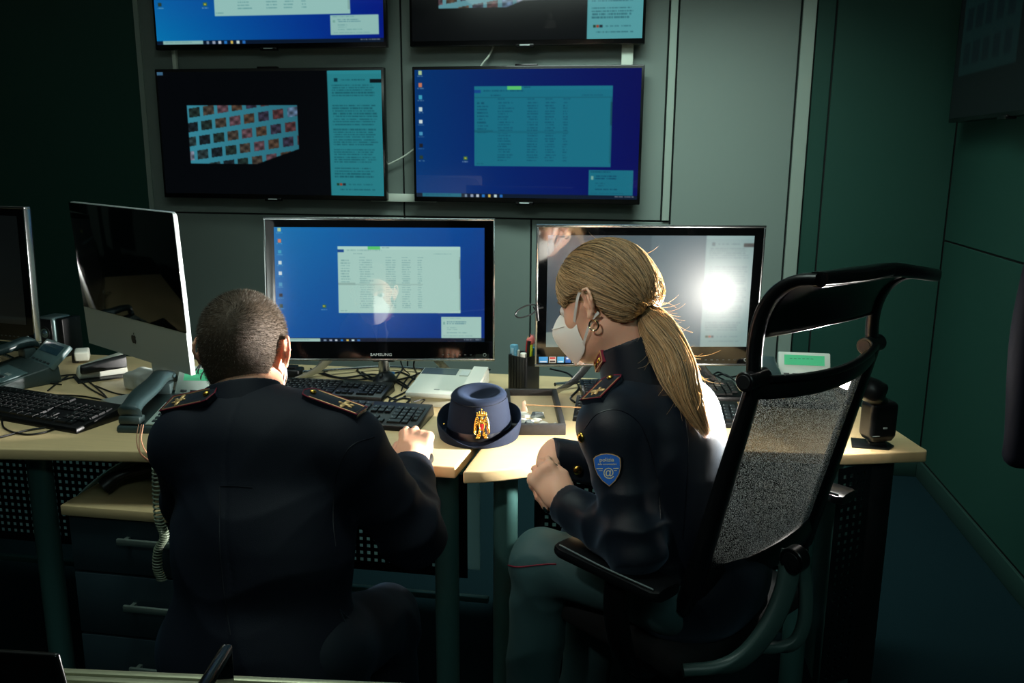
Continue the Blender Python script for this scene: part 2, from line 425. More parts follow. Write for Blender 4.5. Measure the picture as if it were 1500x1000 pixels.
t = thing('added_spotlight', 'small white spotlight added behind the camera', 'lamp', (-.95, -.15, 2.62))  # lamp body made up to carry the added spotlight
MB().cyl((-.95, -.15, 2.56), (-.95, -.15, 2.619), .02, m_white).build('mount', parent=t)
MB().lathe([(.02, .0), (.05, -.02), (.055, -.07), (.05, -.07), (.045, -.03), (.002, -.02)], m_white, n=28, M=Matrix.Translation((-.95, -.15, 2.575))).build('lamp_shade', parent=t)
# white trunking and a cable between the wall screens
m_trunk = mat('white_plastic_trunking', (205, 214, 200), rough=.5)
def trunk(px0, px1, py0, py1, lab):
    a = PY(px0, py0, D-.012); b = PY(px1, py1, D-.012)
    o = MB().box((min(a[0], b[0]), D-.034, min(a[2], b[2])), (max(a[0], b[0]), D-.0125, max(a[2], b[2])), m_trunk, bev=.002).build('cable_trunking', origin=(a[0], D-.012, a[2]))
    tag(o, lab, 'cable trunking', 'white trunking lengths between the wall screens')
trunk(252, 264, 40, 130, 'white vertical cable trunking left, between the two left wall screens')
trunk(912, 926, 40, 130, 'white vertical cable trunking right, between the two right wall screens')
trunk(545, 640, 283, 296, 'white horizontal cable trunking bridging the two lower wall screens')
c = bez([PY(724, 66, D-.02), PY(716, 82, D-.035), PY(704, 98, D-.03), PY(690, 130, D-.02)], 16)
tag(MB().tube(c, .0045, m_trunk, n=8).build('cable', origin=c[0]), 'thin white cable hanging between the two right wall screens', 'cable')
c = bez([PY(560, 245, D-.03), PY(590, 230, D-.035), PY(612, 214, D-.03)], 12)
tag(MB().tube(c, .004, m_trunk, n=8).build('cable', origin=c[0]), 'thin white cable slanting between the two lower wall screens', 'cable')

# ================================================================== SCREENS
def scr_mat(name, base_rough, coat, strength, spec=.5):
    m = vcol_mat(name, rough=base_rough, spec=spec, emit=True, coat=coat, strength=strength); return m
m_tvblk = mat('tv_black_plastic', (9, 10, 11), rough=.22, spec=.5)
m_silver = mat('brushed_silver', (190, 196, 196), rough=.25, metal=1.0)
m_logo = mat('logo_pale', (180, 190, 190), rough=.4)
def paint_desktop(w, h, bgc, win, paper, ink, seed, notif=None, taskbar=True, notif_text=(60, 110, 130), icons=True):
    R = Ras(w, h); R.grad(*bgc); r = np.random.default_rng(seed)
    x0, y0, x1, y1 = win; W, Hh = x1-x0, y1-y0
    X = lambda u: x0+W*u
    Y = lambda v: y0+Hh*v
    R.rect(x0, y0, x1, y1, paper)
    pp = np.array(paper, float)
    R.rect(x0, y0, x1, Y(.045), pp*1.04); R.rect(X(.245), y0, X(.345), Y(.05), (90, 200, 110)); R.text(X(.36), Y(.01), X(.42), Y(.04), 1, ink, seed=seed)
    R.rect(x0, Y(.045), X(.05), Y(.085), (20, 70, 140)); R.text(X(.07), Y(.05), X(.36), Y(.09), 1, ink, seed=seed+1, blend=.35)
    R.rect(x0, Y(.14), x1, Y(.145), pp*.8); R.text(X(.12), Y(.105), X(.2), Y(.135), 1, ink, seed=seed+2); R.text(X(.78), Y(.105), X(.93), Y(.135), 1, ink, seed=seed+3, blend=.3)
    R.text(X(.025), Y(.2), X(.11), Y(.60), 10, ink, seed=seed+4, jag=.35, blend=.5); R.rect(x0, Y(.545), X(.14), Y(.575), pp*.86)
    for u0, u1, jg in ((.175, .30, .5), (.39, .47, .02), (.52, .60, .25), (.65, .685, .15)):
        R.text(X(u0), Y(.155), X(u0+.05), Y(.185), 1, ink, seed=seed+6, blend=.4)
        R.text(X(u0), Y(.20), X(u1), Y(.945), 22, ink, seed=seed+7, jag=jg, blend=.45, lh=.42)
    R.rect(X(.14), Y(.555), X(.69), Y(.578), pp*.93); R.rect(X(.985), Y(.15), x1, Y(.95), pp*.88); R.rect(X(.987), Y(.2), X(.998), Y(.48), pp*.7)
    R.text(X(.01), Y(.96), X(.07), Y(.99), 1, ink, seed=seed+8, blend=.4)
    if icons:
        cols = [(170, 200, 150), (200, 120, 90), (60, 160, 190), (200, 220, 220), (210, 225, 225), (70, 150, 190), (30, 30, 40), (40, 60, 50)]
        for i, cc in enumerate(cols):
            v = .01+i*.094; R.rect(.018, v, .035, v+.03, cc); R.text(.012, v+.037, .042, v+.055, 1, (200, 220, 225), seed=seed+20+i, blend=.4)
        R.rect(.222, .672, .24, .70, (60, 110, 70)); R.rect(.226, .68, .235, .69, (220, 190, 60)); R.text(.215, .71, .246, .735, 1, (200, 215, 220), seed=seed+40)
    if notif:
        a, b, c, d = notif; R.rect(a, b, c, d, pp*.98); w_, h_ = c-a, d-b
        R.text(a+.03*w_, b+.06*h_, a+.5*w_, b+.14*h_, 1, ink, seed=seed+9); R.text(a+.15*w_, b+.22*h_, a+.62*w_, b+.40*h_, 2, notif_text, seed=seed+10, blend=.8)
        R.text(a+.15*w_, b+.48*h_, a+.4*w_, b+.68*h_, 2, ink, seed=seed+11, blend=.35, jag=.3); R.text(a+.15*w_, b+.72*h_, a+.65*w_, b+.8*h_, 1, ink, seed=seed+12); R.text(a+.05*w_, b+.86*h_, a+.8*w_, b+.95*h_, 1, ink, seed=seed+13, blend=.35)
        R.rect(a+.05*w_, b+.24*h_, a+.1*w_, b+.36*h_, (120, 170, 160))
    if taskbar:
        R.rect(0, .965, 1, 1, (10, 24, 44)); R.rect(.03, .968, .21, .997, np.minimum(pp*.95, 255)); R.text(.04, .977, .16, .99, 1, ink, seed=seed+14)
        for i, cc in enumerate([(120, 140, 160), (150, 160, 180), (190, 200, 210), (40, 120, 200), (220, 190, 90), (200, 220, 220), (40, 110, 190)]): R.rect(.225+i*.027, .974, .238+i*.027, .993, cc)
        R.text(.90, .973, .985, .994, 1, (200, 210, 215), seed=seed+15)
    R.blur(1); return R
def paint_photo_page(w, h, thumbs=True, bg=(4, 6, 9), page=(40, 128, 138), photo=(52, 128, 146), ink=(10, 50, 62), seed=3, box=(.13, .27, .63, .75), pagex=.765, tail=(.22, .4)):
    R = Ras(w, h, bg); r = np.random.default_rng(seed)
    if thumbs:
        x0, y0, x1, y1 = box
        ys, xs = R.px(x0, y0, x1, y1); Hh = ys.stop-ys.start; Wd = xs.stop-xs.start
        vv, uu = np.meshgrid(np.linspace(0, 1, Hh), np.linspace(0, 1, Wd), indexing='ij')
        img = np.tile(np.array(photo, float), (Hh, Wd, 1)); img *= (1.06-.22*uu)[..., None]
        a = uu*7.6; b = vv*4.05+uu*1.15
        ia, ib = np.floor(a+.2*np.floor(b)), np.floor(b); fa, fb = (a+.2*np.floor(b))-ia, b-ib
        pal = np.array([(120, 40, 40), (40, 60, 60), (90, 60, 40), (60, 40, 70), (150, 130, 160), (30, 50, 40), (110, 60, 30), (100, 120, 170), (20, 30, 40), (130, 60, 70)], float)
        hsh = ((ia*7+ib*13+seed*5) % 10).astype(int); base = pal[hsh]*.75
        blob = (np.sin(a*9.1+ib*2)*np.cos(b*11.3+ia)*.5+.5)[..., None]; base = base*(.55+.8*blob)+r.random((Hh, Wd, 1))*18
        mk = ((fa > .12) & (fa < .86) & (fb > .22) & (fb < .86))[..., None]
        base = base*.6+base.mean(-1, keepdims=True)*np.array([.30, .42, .45]); img = np.where(mk, base, img)
        cut = (uu > tail[0]+tail[1]) & (vv > 1-(uu-(tail[0]+tail[1]))/(1-tail[0]-tail[1])*.26)
        img = np.where(cut[..., None], np.array(bg, float), img); R.a[ys, xs] = img
    R.rect(pagex, .0, 1, 1, page); p = np.array(page, float)
    R.rect(pagex, 0, 1, .03, p*1.05); R.rect(.95, .07, 1, .1, (10, 20, 24)); R.rect(pagex+.03, .06, pagex+.045, .09, ink)
    R.text(pagex+.06, .07, .93, .095, 1, ink, seed=seed+1); L = pagex+.02
    for y0, y1, n, e in ((.11, .21, 5, .98), (.27, .44, 8, .98), (.46, .60, 7, .98), (.62, .74, 6, .97), (.77, .86, 4, .96)):
        R.text(L, y0, e, y1, n, ink, seed=int(y0*100)+seed, jag=.12, blend=.5, lh=.5)
    for i, cc in enumerate(((30, 60, 40), (150, 60, 40), (30, 40, 50))): R.rect(L+.006+i*.014, .895, L+.018+i*.014, .915, cc)
    R.text(L+.06, .9, .95, .92, 1, ink, seed=9, blend=.4); R.text(L+.02, .945, .96, .965, 1, ink, seed=10, blend=.5); R.rect(.0, .0, .03, .03, (60, 100, 130))
    R.blur(1); return R

def wall_tv(cx, z0, w, h, ras, lab, sm, Yf=D-.085, group='large flat screens on the wall', M=None):
    """a flat television; front face towards -y"""
    t = thing('wall_television', lab, 'television', (cx, Yf+.06, z0), group=group)
    MB().box((cx-w/2, Yf, z0), (cx+w/2, Yf+.035, z0+h), m_tvblk, bev=.004).box((cx-w*.3, Yf+.034, z0+.1), (cx+w*.3, D-.001 if Yf > 3 else Yf+.08, z0+h-.1), m_tvblk, bev=.01).build('tv_housing', parent=t)
    bz = .012
    screen_mesh('screen', ras, Matrix.Translation((cx, Yf-.0015, z0+h/2+.004)), w-2*bz, h-2*bz-.012, sm, t)
    MB().box((cx-.04, Yf-.006, z0-.008), (cx+.04, Yf+.02, z0+.006), m_tvblk, bev=.003).build('sensor_bar', parent=t)
    MB().box((cx-.022, Yf-.0075, z0-.002), (cx+.022, Yf-.0055, z0+.003), m_logo).build('brand_badge', parent=t)
    MB().box((cx-.05, Yf+.004, z0+h-.002), (cx+.05, Yf+.03, z0+h+.008), m_tvblk, bev=.004).build('top_sensor', parent=t)
    return t
Yf = D-.085
def tvbox(x0, x1, zb): a = PY(x0, zb, Yf); b = PY(x1, zb, Yf); return (a[0]+b[0])/2, b[0]-a[0]
zlow = (PY(240, 290, Yf)[2]+PY(935, 299, Yf)[2])/2; zlt = (PY(228, 95, Yf)[2]+PY(942, 101, Yf)[2])/2
ztop = (PY(228, 67, Yf)[2]+PY(943, 71, Yf)[2])/2; hh = zlt-zlow
s_tv = scr_mat('tv_screen_glass', .15, .25, .9, spec=.2)
paper = (86, 160, 166)
blue = ((2, 40, 104), (1, 10, 92), (4, 76, 150), (2, 12, 96))
cxl, wl = tvbox(233, 564, 190); cxr, wr = tvbox(605, 941, 190)
R1 = paint_photo_page(380, 214, seed=3)
wall_tv(cxl, zlow, wl, hh, R1, 'lower left wall screen showing dark page with slanted sheet of small photos', s_tv)
R2 = paint_desktop(380, 214, ((2, 52, 112), (2, 4, 84), (2, 56, 120), (1, 6, 90)), (.27, .13, .88, .75), (24, 112, 134), (4, 52, 78), 5, notif=(.785, .77, .98, .975), notif_text=(6, 60, 90))
wall_tv(cxr, zlow, wr, hh, R2, 'lower right wall screen showing blue desktop with a file list', s_tv)
cxt, wt = tvbox(226, 566, 50); cxu, wu = tvbox(600, 945, 50)
R3 = paint_desktop(380, 214, ((6, 60, 150), (4, 30, 130), (8, 120, 180), (4, 26, 128)), (.27, .10, .86, .78), (150, 196, 190), (50, 110, 120), 6, notif=(.775, .79, .98, .94))
wall_tv(cxt, ztop, wt, hh, R3, 'upper left wall screen, bright blue desktop with pale file window', s_tv)
R4 = paint_photo_page(380, 214, seed=4, bg=(3, 4, 5), page=(84, 158, 164), photo=(86, 140, 150), box=(.12, .27, .61, .755))
wall_tv(cxu, ztop, wu, hh, R4, 'upper right wall screen, mostly black with a pale text column', s_tv)
# screen on the right wall: built facing -y, then turned
t = thing('wall_television', 'dark screen hanging on the right-hand wall in the top corner', 'television', (WX, 3.2, 1.55), rotz=-PI/2, world=False, group='large flat screens on the wall')
def local_tv(t, w, h, dpt=.05):
    MB().box((-w/2, -dpt-.03, 0), (w/2, -.03, h), m_tvblk, bev=.004).box((-w*.3, -.04, .1), (w*.3, -.001, h-.1), m_tvblk, bev=.006).build('tv_housing', parent=t)
    R = Ras(120, 70, (3, 5, 6)); R.rect(.05, .1, .55, .75, (7, 22, 22)); r = np.random.default_rng(2)
    for i in range(5):
        for j in range(3): R.rect(.08+i*.09, .16+j*.2, .14+i*.09, .28+j*.2, (5, 14, 16))
    screen_mesh('screen', R, Matrix.Translation((0, -dpt-.032, h/2)), w-.03, h-.03, s_tv, t)
    MB().box((-.04, -dpt-.036, -.008), (.04, -dpt, .006), m_tvblk, bev=.003).build('sensor_bar', parent=t)
local_tv(t, 1.13, .65)
# rot -90: local -y (front) -> world -x ; put it so that its far side edge lies at y=3.80
t.location = (WX, 3.80-.565, 1.555)

# ------------------------------------------------------------------ desk monitors
def monitor(label, corner_l, corner_r, z0, z1, tilt, ras, sm, bez_=.028, chin=.03, brand=True, stickers=True, rim=m_silver, stand=True, stand_off=0.0):
    """corner_l / corner_r: xy of the lower front corners"""
    a = np.array(corner_l, float); b = np.array(corner_r, float); w = np.linalg.norm(b-a); rx = (b-a)/w
    ang = math.atan2(rx[1], rx[0]); c = (a+b)/2; h = z1-z0
    t = thing('desk_monitor', label, 'monitor', (c[0], c[1], .74), rotz=ang, world=False, group='glossy monitors on the desks')
    T = Matrix.Translation((0, 0, z0-.74)) @ Matrix.Rotation(-tilt, 4, 'X')
    MB().box((-w/2, 0, 0), (w/2, .028, h), m_tvblk, bev=.004, M=T).box((-w*.32, .02, h*.14), (w*.32, .06, h*.8), m_tvblk, bev=.015, M=T).build('monitor_housing', parent=t)
    # thin bright metal rim all round
    r = .0035
    MB().box((-w/2-r, -.002, -r), (w/2+r, .02, r), rim, bev=.001, M=T).box((-w/2-r, -.002, h-r), (w/2+r, .02, h+r), rim, bev=.001, M=T).box((-w/2-r, -.002, r), (-w/2+r*.6, .02, h-r), rim, bev=.001, M=T).box((w/2-r*.6, -.002, r), (w/2+r, .02, h-r), rim, bev=.001, M=T).build('metal_rim', parent=t)
    m_gl = mat('monitor_bezel_gloss', (5, 6, 7), rough=.06, spec=.6)
    MB().box((-w/2+.003, -.0012, .004), (w/2-.003, .002, h-.004), m_gl, M=T).build('bezel', parent=t)
    screen_mesh('screen', ras, T @ Matrix.Translation((0, -.0022, (h+chin)/2)), w-2*bez_, h-bez_-chin-.022, sm, t)
    if brand: text_mesh('brand_lettering', 'SAMSUNG', .0115, T @ Matrix.Translation((0, -.0018, .0155)) @ Matrix.Rotation(PI/2, 4, 'X'), m_logo, t, font_sx=1.25)
    q = MB(); 
    for i in range(6): q.box((w*.27+i*.017, -.0019, .0145), (w*.27+i*.017+.006, -.001, .0165), mat('button_mark_grey', (84, 90, 92)), M=T)
    q.build('button_marks', parent=t)
    q = MB().tube([(w/2-.027+.0045*math.cos(u), -.0018, .0155+.0045*math.sin(u)) for u in np.linspace(0, 2*PI, 17)[:-1]], .0007, m_logo, n=5, closed=True, M=T); q.build('power_symbol', parent=t)
    if stickers:
        x = -w/2+.008
        for cc, ww, nm in (((70, 150, 215), .026, 0), ((205, 200, 195), .020, 1), ((90, 170, 220), .020, 2), ((60, 110, 190), .016, 3), ((225, 235, 230), .015, 4)):
            if stickers == 2 and nm in (0, 1, 2): continue
            M1 = mat('sticker_%d' % nm, cc, rough=.4); q = MB()
            q.box((x, -.0022, .008), (x+ww, -.001, .026 if nm < 4 else .028), M1, bev=.0006 if nm < 4 else .0005, M=T)
            if nm == 1: q.box((x+.002, -.0026, .0195), (x+ww-.002, -.0021, .0245), mat('sticker_red', (190, 40, 40)), M=T).box((x+.002, -.0026, .010), (x+ww-.002, -.0021, .0145), mat('sticker_dark', (50, 40, 40)), M=T)
            if nm == 4: q.box((x+.0045, -.0026, .013), (x+ww-.0045, -.0021, .022), mat('sticker_green', (70, 150, 100)), M=T)
            if nm in (0, 2): q.box((x+.003, -.0026, .010), (x+ww-.003, -.0021, .013), mat('sticker_white', (225, 232, 235)), M=T)
            if nm == 3: q.box((x+.003, -.0026, .0185), (x+ww-.007, -.0021, .0235), mat('sticker_white', (225, 232, 235)), M=T)
            q.build('sticker', parent=t); x += ww+.0035
    if stand:
        so = stand_off
        q = MB(); hb = z0-.74
        # arched silver stand: two flat splayed legs meeting behind the panel
        for s in (-1, 1):
            pts = bez([(s*.05+so, .06, hb+.09), (s*.13+so, .045, hb+.03), (s*.20+so, .02, hb*.45), (s*.27+so, -.02, .006)], 18)
            vs = []; 
            for i, p in enumerate(pts):
                wd = .020-.006*i/len(pts); th = .005
                for (dx, dz) in ((-wd, -th), (wd, -th), (wd, th), (-wd, th)): vs.append((p[0]+dx*.8, p[1]-dx*.6*s, max(p[2]+dz, 0.0005)))
            fs = []
            for i in range(len(pts)-1):
                for k in range(4): fs.append((i*4+k, i*4+(k+1) % 4, i*4+4+(k+1) % 4, i*4+4+k))
            fs += [(3, 2, 1, 0), tuple(range(len(vs)-4, len(vs)))]
            q.add(vs, fs, m_silver, False); o = q.build('stand_leg', parent=t, auto=35); q = MB()
        q.tube(bez([(-.26+so, .03, .02), (-.13+so, .10, .012), (so, .14, .010), (.13+so, .10, .012), (.26+so, .03, .02)], 30), .006, m_silver, n=8).build('stand_bar', parent=t)
        MB().box((-.035+so, .05, hb-.02), (.035+so, .075, hb+.16), m_tvblk, bev=.004).cyl((so, .062, .004), (so, .062, hb), .018, m_silver).build('stand_neck', parent=t)
    return t, T
sm_mid = scr_mat('monitor_screen_glass', .25, 1.0, .95, spec=.5)
a = PY(393, 525, 2.377); b = PY(723, 528, 2.501)
Rm = paint_desktop(440, 250, ((6, 112, 178), (10, 66, 146), (10, 84, 160), (4, 42, 124)), (.30, .165, .885, .745), (168, 206, 196), (86, 132, 136), 11, notif=(.79, .775, .985, .965))
zb, zt = .808, 1.231
mon_mid, _ = monitor('middle monitor showing blue desktop and file list, in front of the man', a[:2], b[:2], zb, zt, math.radians(5.5), Rm, sm_mid, stickers=2)
a = PY(785, 537, 2.387); b = PY(1105, 530, 2.513)
Rr = paint_photo_page(400, 230, thumbs=False, bg=(28, 62, 78), page=(124, 158, 158), ink=(70, 100, 106), seed=8)
for (x0, y0, x1, y1, c) in ((.0, .86, .22, 1.0, (120, 140, 134)), (.08, .90, .2, .99, (14, 34, 48)), (.3, .0, .76, .3, (40, 78, 92)), (.28, .2, .76, .62, (46, 82, 98)), (.5, .0, .765, 1, (60, 94, 106))): Rr.rect(x0, y0, x1, y1, c)
Rr.blur(2)
sm_r = scr_mat('monitor_screen_semigloss', .33, .35, .8, spec=.9)
mon_r, _ = monitor('right-hand monitor with flash glare, behind the blonde woman', a[:2], b[:2], PY(785, 537, 2.37)[2], PY(785, 331, 2.37)[2], -.03, Rr, sm_r, stickers=1)

# ================================================================== DESKS
m_wood = mat('birch_laminate', (214, 188, 142), rough=.33, spec=.5, noise=.10, nscale=9, stretch=(1, 14, 1))
m_woodedge = mat('birch_edge', (196, 164, 116), rough=.35, noise=.06, nscale=20)
m_legm = mat('desk_leg_green_grey', (70, 112, 108), rough=.4, metal=.35)
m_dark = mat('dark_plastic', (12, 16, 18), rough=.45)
m_blk = mat('black_plastic', (10, 12, 14), rough=.38)
m_perf = mat('perforated_steel_dark', (16, 24, 28), rough=.5, metal=.3)
def desktop(name, poly, parent):
    b = MB().prism(poly, .712, .74, None, bev=.004, seg=3); return b.build(name, m_wood, parent=parent)
def perf(name, o, xd, W, Hh, parent, pitch=.0225, hole=.0108, border=.02, th=.0015):
    """sheet with real square holes; o lower corner, xd horizontal direction"""
    xd = nrm(xd); nd = np.cross(xd, (0, 0, 1.0))
    def axis(L):
        n = int((L-2*border)/pitch); s = (L-n*pitch)/2; a = [0.0]; hf = []
        for i in range(n): a += [s+i*pitch+(pitch-hole)/2, s+i*pitch+(pitch+hole)/2]
        a.append(L); return np.array(a), n
    ax, nx = axis(W); az, nz = axis(Hh); NX, NZ = len(ax), len(az)
    V = []
    for t in (0, th):
        for z in az:
            for x in ax: V.append(np.array(o)+xd*x+nd*t+np.array([0, 0, z]))
    F = []; L = NX*NZ
    for j in range(NZ-1):
        for i in range(NX-1):
            hl = (i % 2 == 1) and (j % 2 == 1)
            a = j*NX+i
            if not hl: F.append((a, a+1, a+NX+1, a+NX)); F.append((a+L, a+NX+L, a+NX+1+L, a+1+L))
            else:
                F.append((a, a+1, a+1+L, a+L)); F.append((a+1, a+NX+1, a+NX+1+L, a+1+L)); F.append((a+NX+1, a+NX, a+NX+L, a+NX+1+L)); F.append((a+NX, a, a+L, a+NX+L))
    return mesh_obj(name, np.array(V), np.array(F), m_perf, parent, smooth=False)
def leg(x, y, parent, r=.029):
    return MB().cyl((x, y, .0), (x, y, .7115), r, m_legm, n=32).box((x-.05, y-.05, .704), (x+.05, y+.05, .7115), m_legm).build('leg', parent=parent)
F_L = [PZ(0, 657, .74), PZ(110, 659, .74), PZ(220, 661, .74), PZ(330, 666, .74), PZ(440, 670, .74), PZ(544, 676, .74), PZ(667, 684, .74)]
F_R = [PZ(678, 691, .74), PZ(710, 690, .74), PZ(740, 687, .74), PZ(770, 683, .74), PZ(800, 677, .74), PZ(850, 668, .74)]
DL = thing('desk', 'left birch-topped desk with pale edge, in front of the seated man', 'desk', (-1.3, 2.15, 0), group='birch office desks')
bkL = (-.35, 2.60)
desktop('desktop', [(-3.1, 1.60)]+[tuple(p[:2]) for p in F_L]+[bkL, (-3.1, 2.60)], DL)
lp = PZ(48, 690, .70)
for x, y in ((-1.475, 1.80), (-.455, 1.86), (-.42, 2.5), (-1.475, 2.5), (-3.0, 1.75), (-3.0, 2.5)): leg(x, y, DL)
m_frost = bpy.data.materials.new('added_frosted_plastic'); m_frost.use_nodes = True; nt = m_frost.node_tree; _t = nt.nodes.new('ShaderNodeBsdfTranslucent'); _t.inputs[0].default_value = (.85, .95, .92, 1); nt.links.new(_t.outputs[0], nt.nodes['Material Output'].inputs[0])  # for translucent sheets added behind the perforated panels so their holes look lit
MB().box((-2.95, 2.335, .195), (-.47, 2.339, .61), m_frost).build('added_frosted_sheet', parent=DL)
perf('modesty_panel', (-3.0, 2.30, .185), (1, 0, 0), 2.5, .45, DL)
MB().box((-3.0, 2.31, .10), (-.44, 2.33, .118), m_legm, bev=.003).build('crossbar', parent=DL)
MB().box((-3.0, 2.36, .62), (-.44, 2.48, .64), m_dark, bev=.004).box((-3.0, 2.36, .64), (-.44, 2.364, .71), m_dark).build('cable_tray', parent=DL)
DR = thing('desk', 'right birch-topped desk with curved front edge and pointed far corner', 'desk', (.1, 2.2, 0), group='birch office desks')
desktop('desktop', [tuple(p[:2]) for p in F_R]+[(-.05, 1.935), (.10, 1.975), (.30, 1.995), (.472, 2.008), (.664, 2.062), (.668, 2.075), (.66, 2.10), (.56, 2.60), (-.342, 2.60)], DR)
for x, y in ((-.315, 1.875), (-.30, 2.5), (.40, 2.07), (.45, 2.5)): leg(x, y, DR)
perf('modesty_panel', (-.30, 2.30, .185), (1, 0, 0), .72, .45, DR)
MB().box((-.30, 2.31, .10), (.43, 2.33, .118), m_legm, bev=.003).build('crossbar', parent=DR)
MB().box((-.29, 2.335, .195), (.42, 2.339, .61), m_frost).build('added_frosted_sheet', parent=DR)  # same added sheet, behind the right desk's holes
MB().box((-.28, 2.36, .62), (.43, 2.48, .64), m_dark, bev=.004).build('cable_tray', parent=DR)
# dark end panel with perforations at the right end of the right desk
e0 = np.array([.445, 2.02]); e1 = np.array([.56, 2.075])
perf('end_panel', (.452, 1.985, .14), (.82, .57, 0), .105, .57, DR, pitch=.021, hole=.009, border=.006)
MB().prism([(.538, 2.045), (.60, 2.075), (.55, 2.52), (.50, 2.52)], .05, .711, m_dark, bev=.006).build('end_cover', parent=DR)
MB().prism([(.47, 2.012), (.545, 2.062), (.52, 2.50), (.46, 2.50)], .06, .711, m_legm, bev=.004).build('end_cover', parent=DR)
# small round fitting on the floor end
MB().cyl((.64, 2.55, .10), (.66, 2.55, .10), .022, m_dark).box((.60, 2.54, 0), (.645, 2.56, .11), m_dark, bev=.004).build('foot_bracket', parent=DR)

# ------------------------------------------------------------------ pedestal with three drawers
PX0, PX1, PY0, PY1 = -1.362, -.945, 1.735, 2.25
pd = thing('drawer_pedestal', 'grey drawer pedestal with pale top under the left desk', 'drawer unit', ((PX0+PX1)/2, (PY0+PY1)/2, 0))
m_pd = mat('pedestal_grey_blue', (44, 62, 70), rough=.5)
MB().box((PX0, PY0+.02, .05), (PX1, PY1, .567), m_pd, bev=.002).build('body', parent=pd)
MB().box((PX0-.008, PY0-.012, .568), (PX1+.008, PY1, .594), m_wood, bev=.003).build('pedestal_top', parent=pd)
m_hd = mat('handle_satin', (150, 168, 160), rough=.35, metal=.7)
zz = [.565, .419, .252, .075]
for a, b in zip(zz[:-1], zz[1:]):
    dr = MB().box((PX0+.002, PY0, b+.003), (PX1-.002, PY0+.02, a-.003), m_pd, bev=.002).build('drawer', parent=pd)
    x0 = PY(184 if a > .5 else (196 if a > .4 else 204), 790, PY0-.02)[0]; zc = a-.052 if a > .5 else a-.075
    if a > .5: zc = .517
    h = MB().box((-1.222, PY0-.026, zc-.008), (-1.085, PY0-.018, zc+.008), m_hd, bev=.002).box((-1.21, PY0-.02, zc-.004), (-1.20, PY0+.001, zc+.004), m_hd).box((-1.107, PY0-.02, zc-.004), (-1.097, PY0+.001, zc+.004), m_hd).build('handle', parent=None)
    h.parent = dr; h.location = tuple(-Vector(pd.location)); 
for x in (PX0+.05, PX1-.05):
    for y in (PY0+.06, PY1-.06): MB().cyl((x-.01, y, .025), (x+.01, y, .025), .025, m_dark).box((x-.008, y-.008, .03), (x+.008, y+.008, .055), m_dark).build('caster', parent=pd)
# things lying on the pedestal
o = MB(); a0 = PZ(135, 716, .612)
hs = bez([(-1.30, 1.79, .617), (-1.27, 1.82, .640), (-1.19, 1.86, .655), (-1.10, 1.88, .650), (-1.03, 1.89, .622)], 24)
o.tube(hs, np.interp(np.linspace(0, 1, len(hs)), [0, .12, .3, .7, .9, 1], [.021, .021, .013, .013, .020, .020]), m_blk, n=14)
hset = tag(o.build('telephone_handset', origin=(-1.17, 1.84, .6)), 'black telephone handset lying on the drawer pedestal', 'handset')
m_clear = mat('clear_plastic_folder', (150, 195, 210), rough=.2, alpha=.75, spec=.8)
q = MB(); vs = []; ny, nx = 10, 18
for i in range(nx):
    for j in range(ny):
        u, v = i/(nx-1), j/(ny-1); z = .600+.105*min(1, u*2.6)**.9*(1-.25*max(0, u-.55))+.004*math.sin(9*u+4*v)
        vs.append((-1.355+.36*u, 1.765+.02*math.sin(3*u)+.30*v, z))
fs = [(i*ny+j, i*ny+j+1, (i+1)*ny+j+1, (i+1)*ny+j) for i in range(nx-1) for j in range(ny-1)]
q.add(vs, fs, m_clear, True); pf = q.build('plastic_folder', origin=(-1.2, 1.9, .595), auto=0)
sm = pf.modifiers.new('s', 'SOLIDIFY'); sm.thickness = .0012
tag(pf, 'clear plastic folder arched over the handset on the pedestal', 'folder')
tag(MB().hull([(-1.19, 1.95, .5955), (-1.08, 1.95, .5955), (-1.19, 2.1, .5955), (-1.08, 2.1, .5955), (-1.18, 1.96, .63), (-1.085, 1.96, .64), (-1.18, 2.09, .64), (-1.09, 2.09, .64)], mat('paper_blue_grey', (110, 140, 150), rough=.7), bev=.002).build('paper_packet', origin=(-1.13, 2.02, .595)), 'pale paper packet behind the handset on the pedestal', 'packet')

# ================================================================== KEYBOARDS
KM = {}
def key_mesh(w, d, m):
    k = (round(w, 4), round(d, 4), m.name)
    if k not in KM:
        h = .0065; t = .0016
        b = MB().add([(-w/2, -d/2, 0), (w/2, -d/2, 0), (w/2, d/2, 0), (-w/2, d/2, 0), (-w/2+t, -d/2+t, h), (w/2-t, -d/2+t, h), (w/2-t, d/2-t*.7, h), (-w/2+t, d/2-t*.7, h)],
                     [(4, 5, 6, 7), (0, 1, 5, 4), (1, 2, 6, 5), (2, 3, 7, 6), (3, 0, 4, 7)], m)
        # printed legend
        ll = mat('key_legend', (150, 160, 160), rough=.5)
        b.add([(-w/2+.004, .001, h+.0001), (-w/2+.0062, .001, h+.0001), (-w/2+.0062, .0042, h+.0001), (-w/2+.004, .0042, h+.0001)], [(0, 1, 2, 3)], ll)
        me = bpy.data.meshes.new('key'); me.from_pydata(b.v, [], b.f); me.materials.append(b.mats[0]); me.materials.append(ll); me.polygons.foreach_set('material_index', b.mi); me.update(); KM[k] = me
    return KM[k]
m_key = mat('key_black', (16, 19, 21), rough=.32, spec=.5); m_kb = mat('keyboard_body_black', (12, 14, 16), rough=.3)
m_key2 = mat('key_grey', (52, 60, 62), rough=.4)
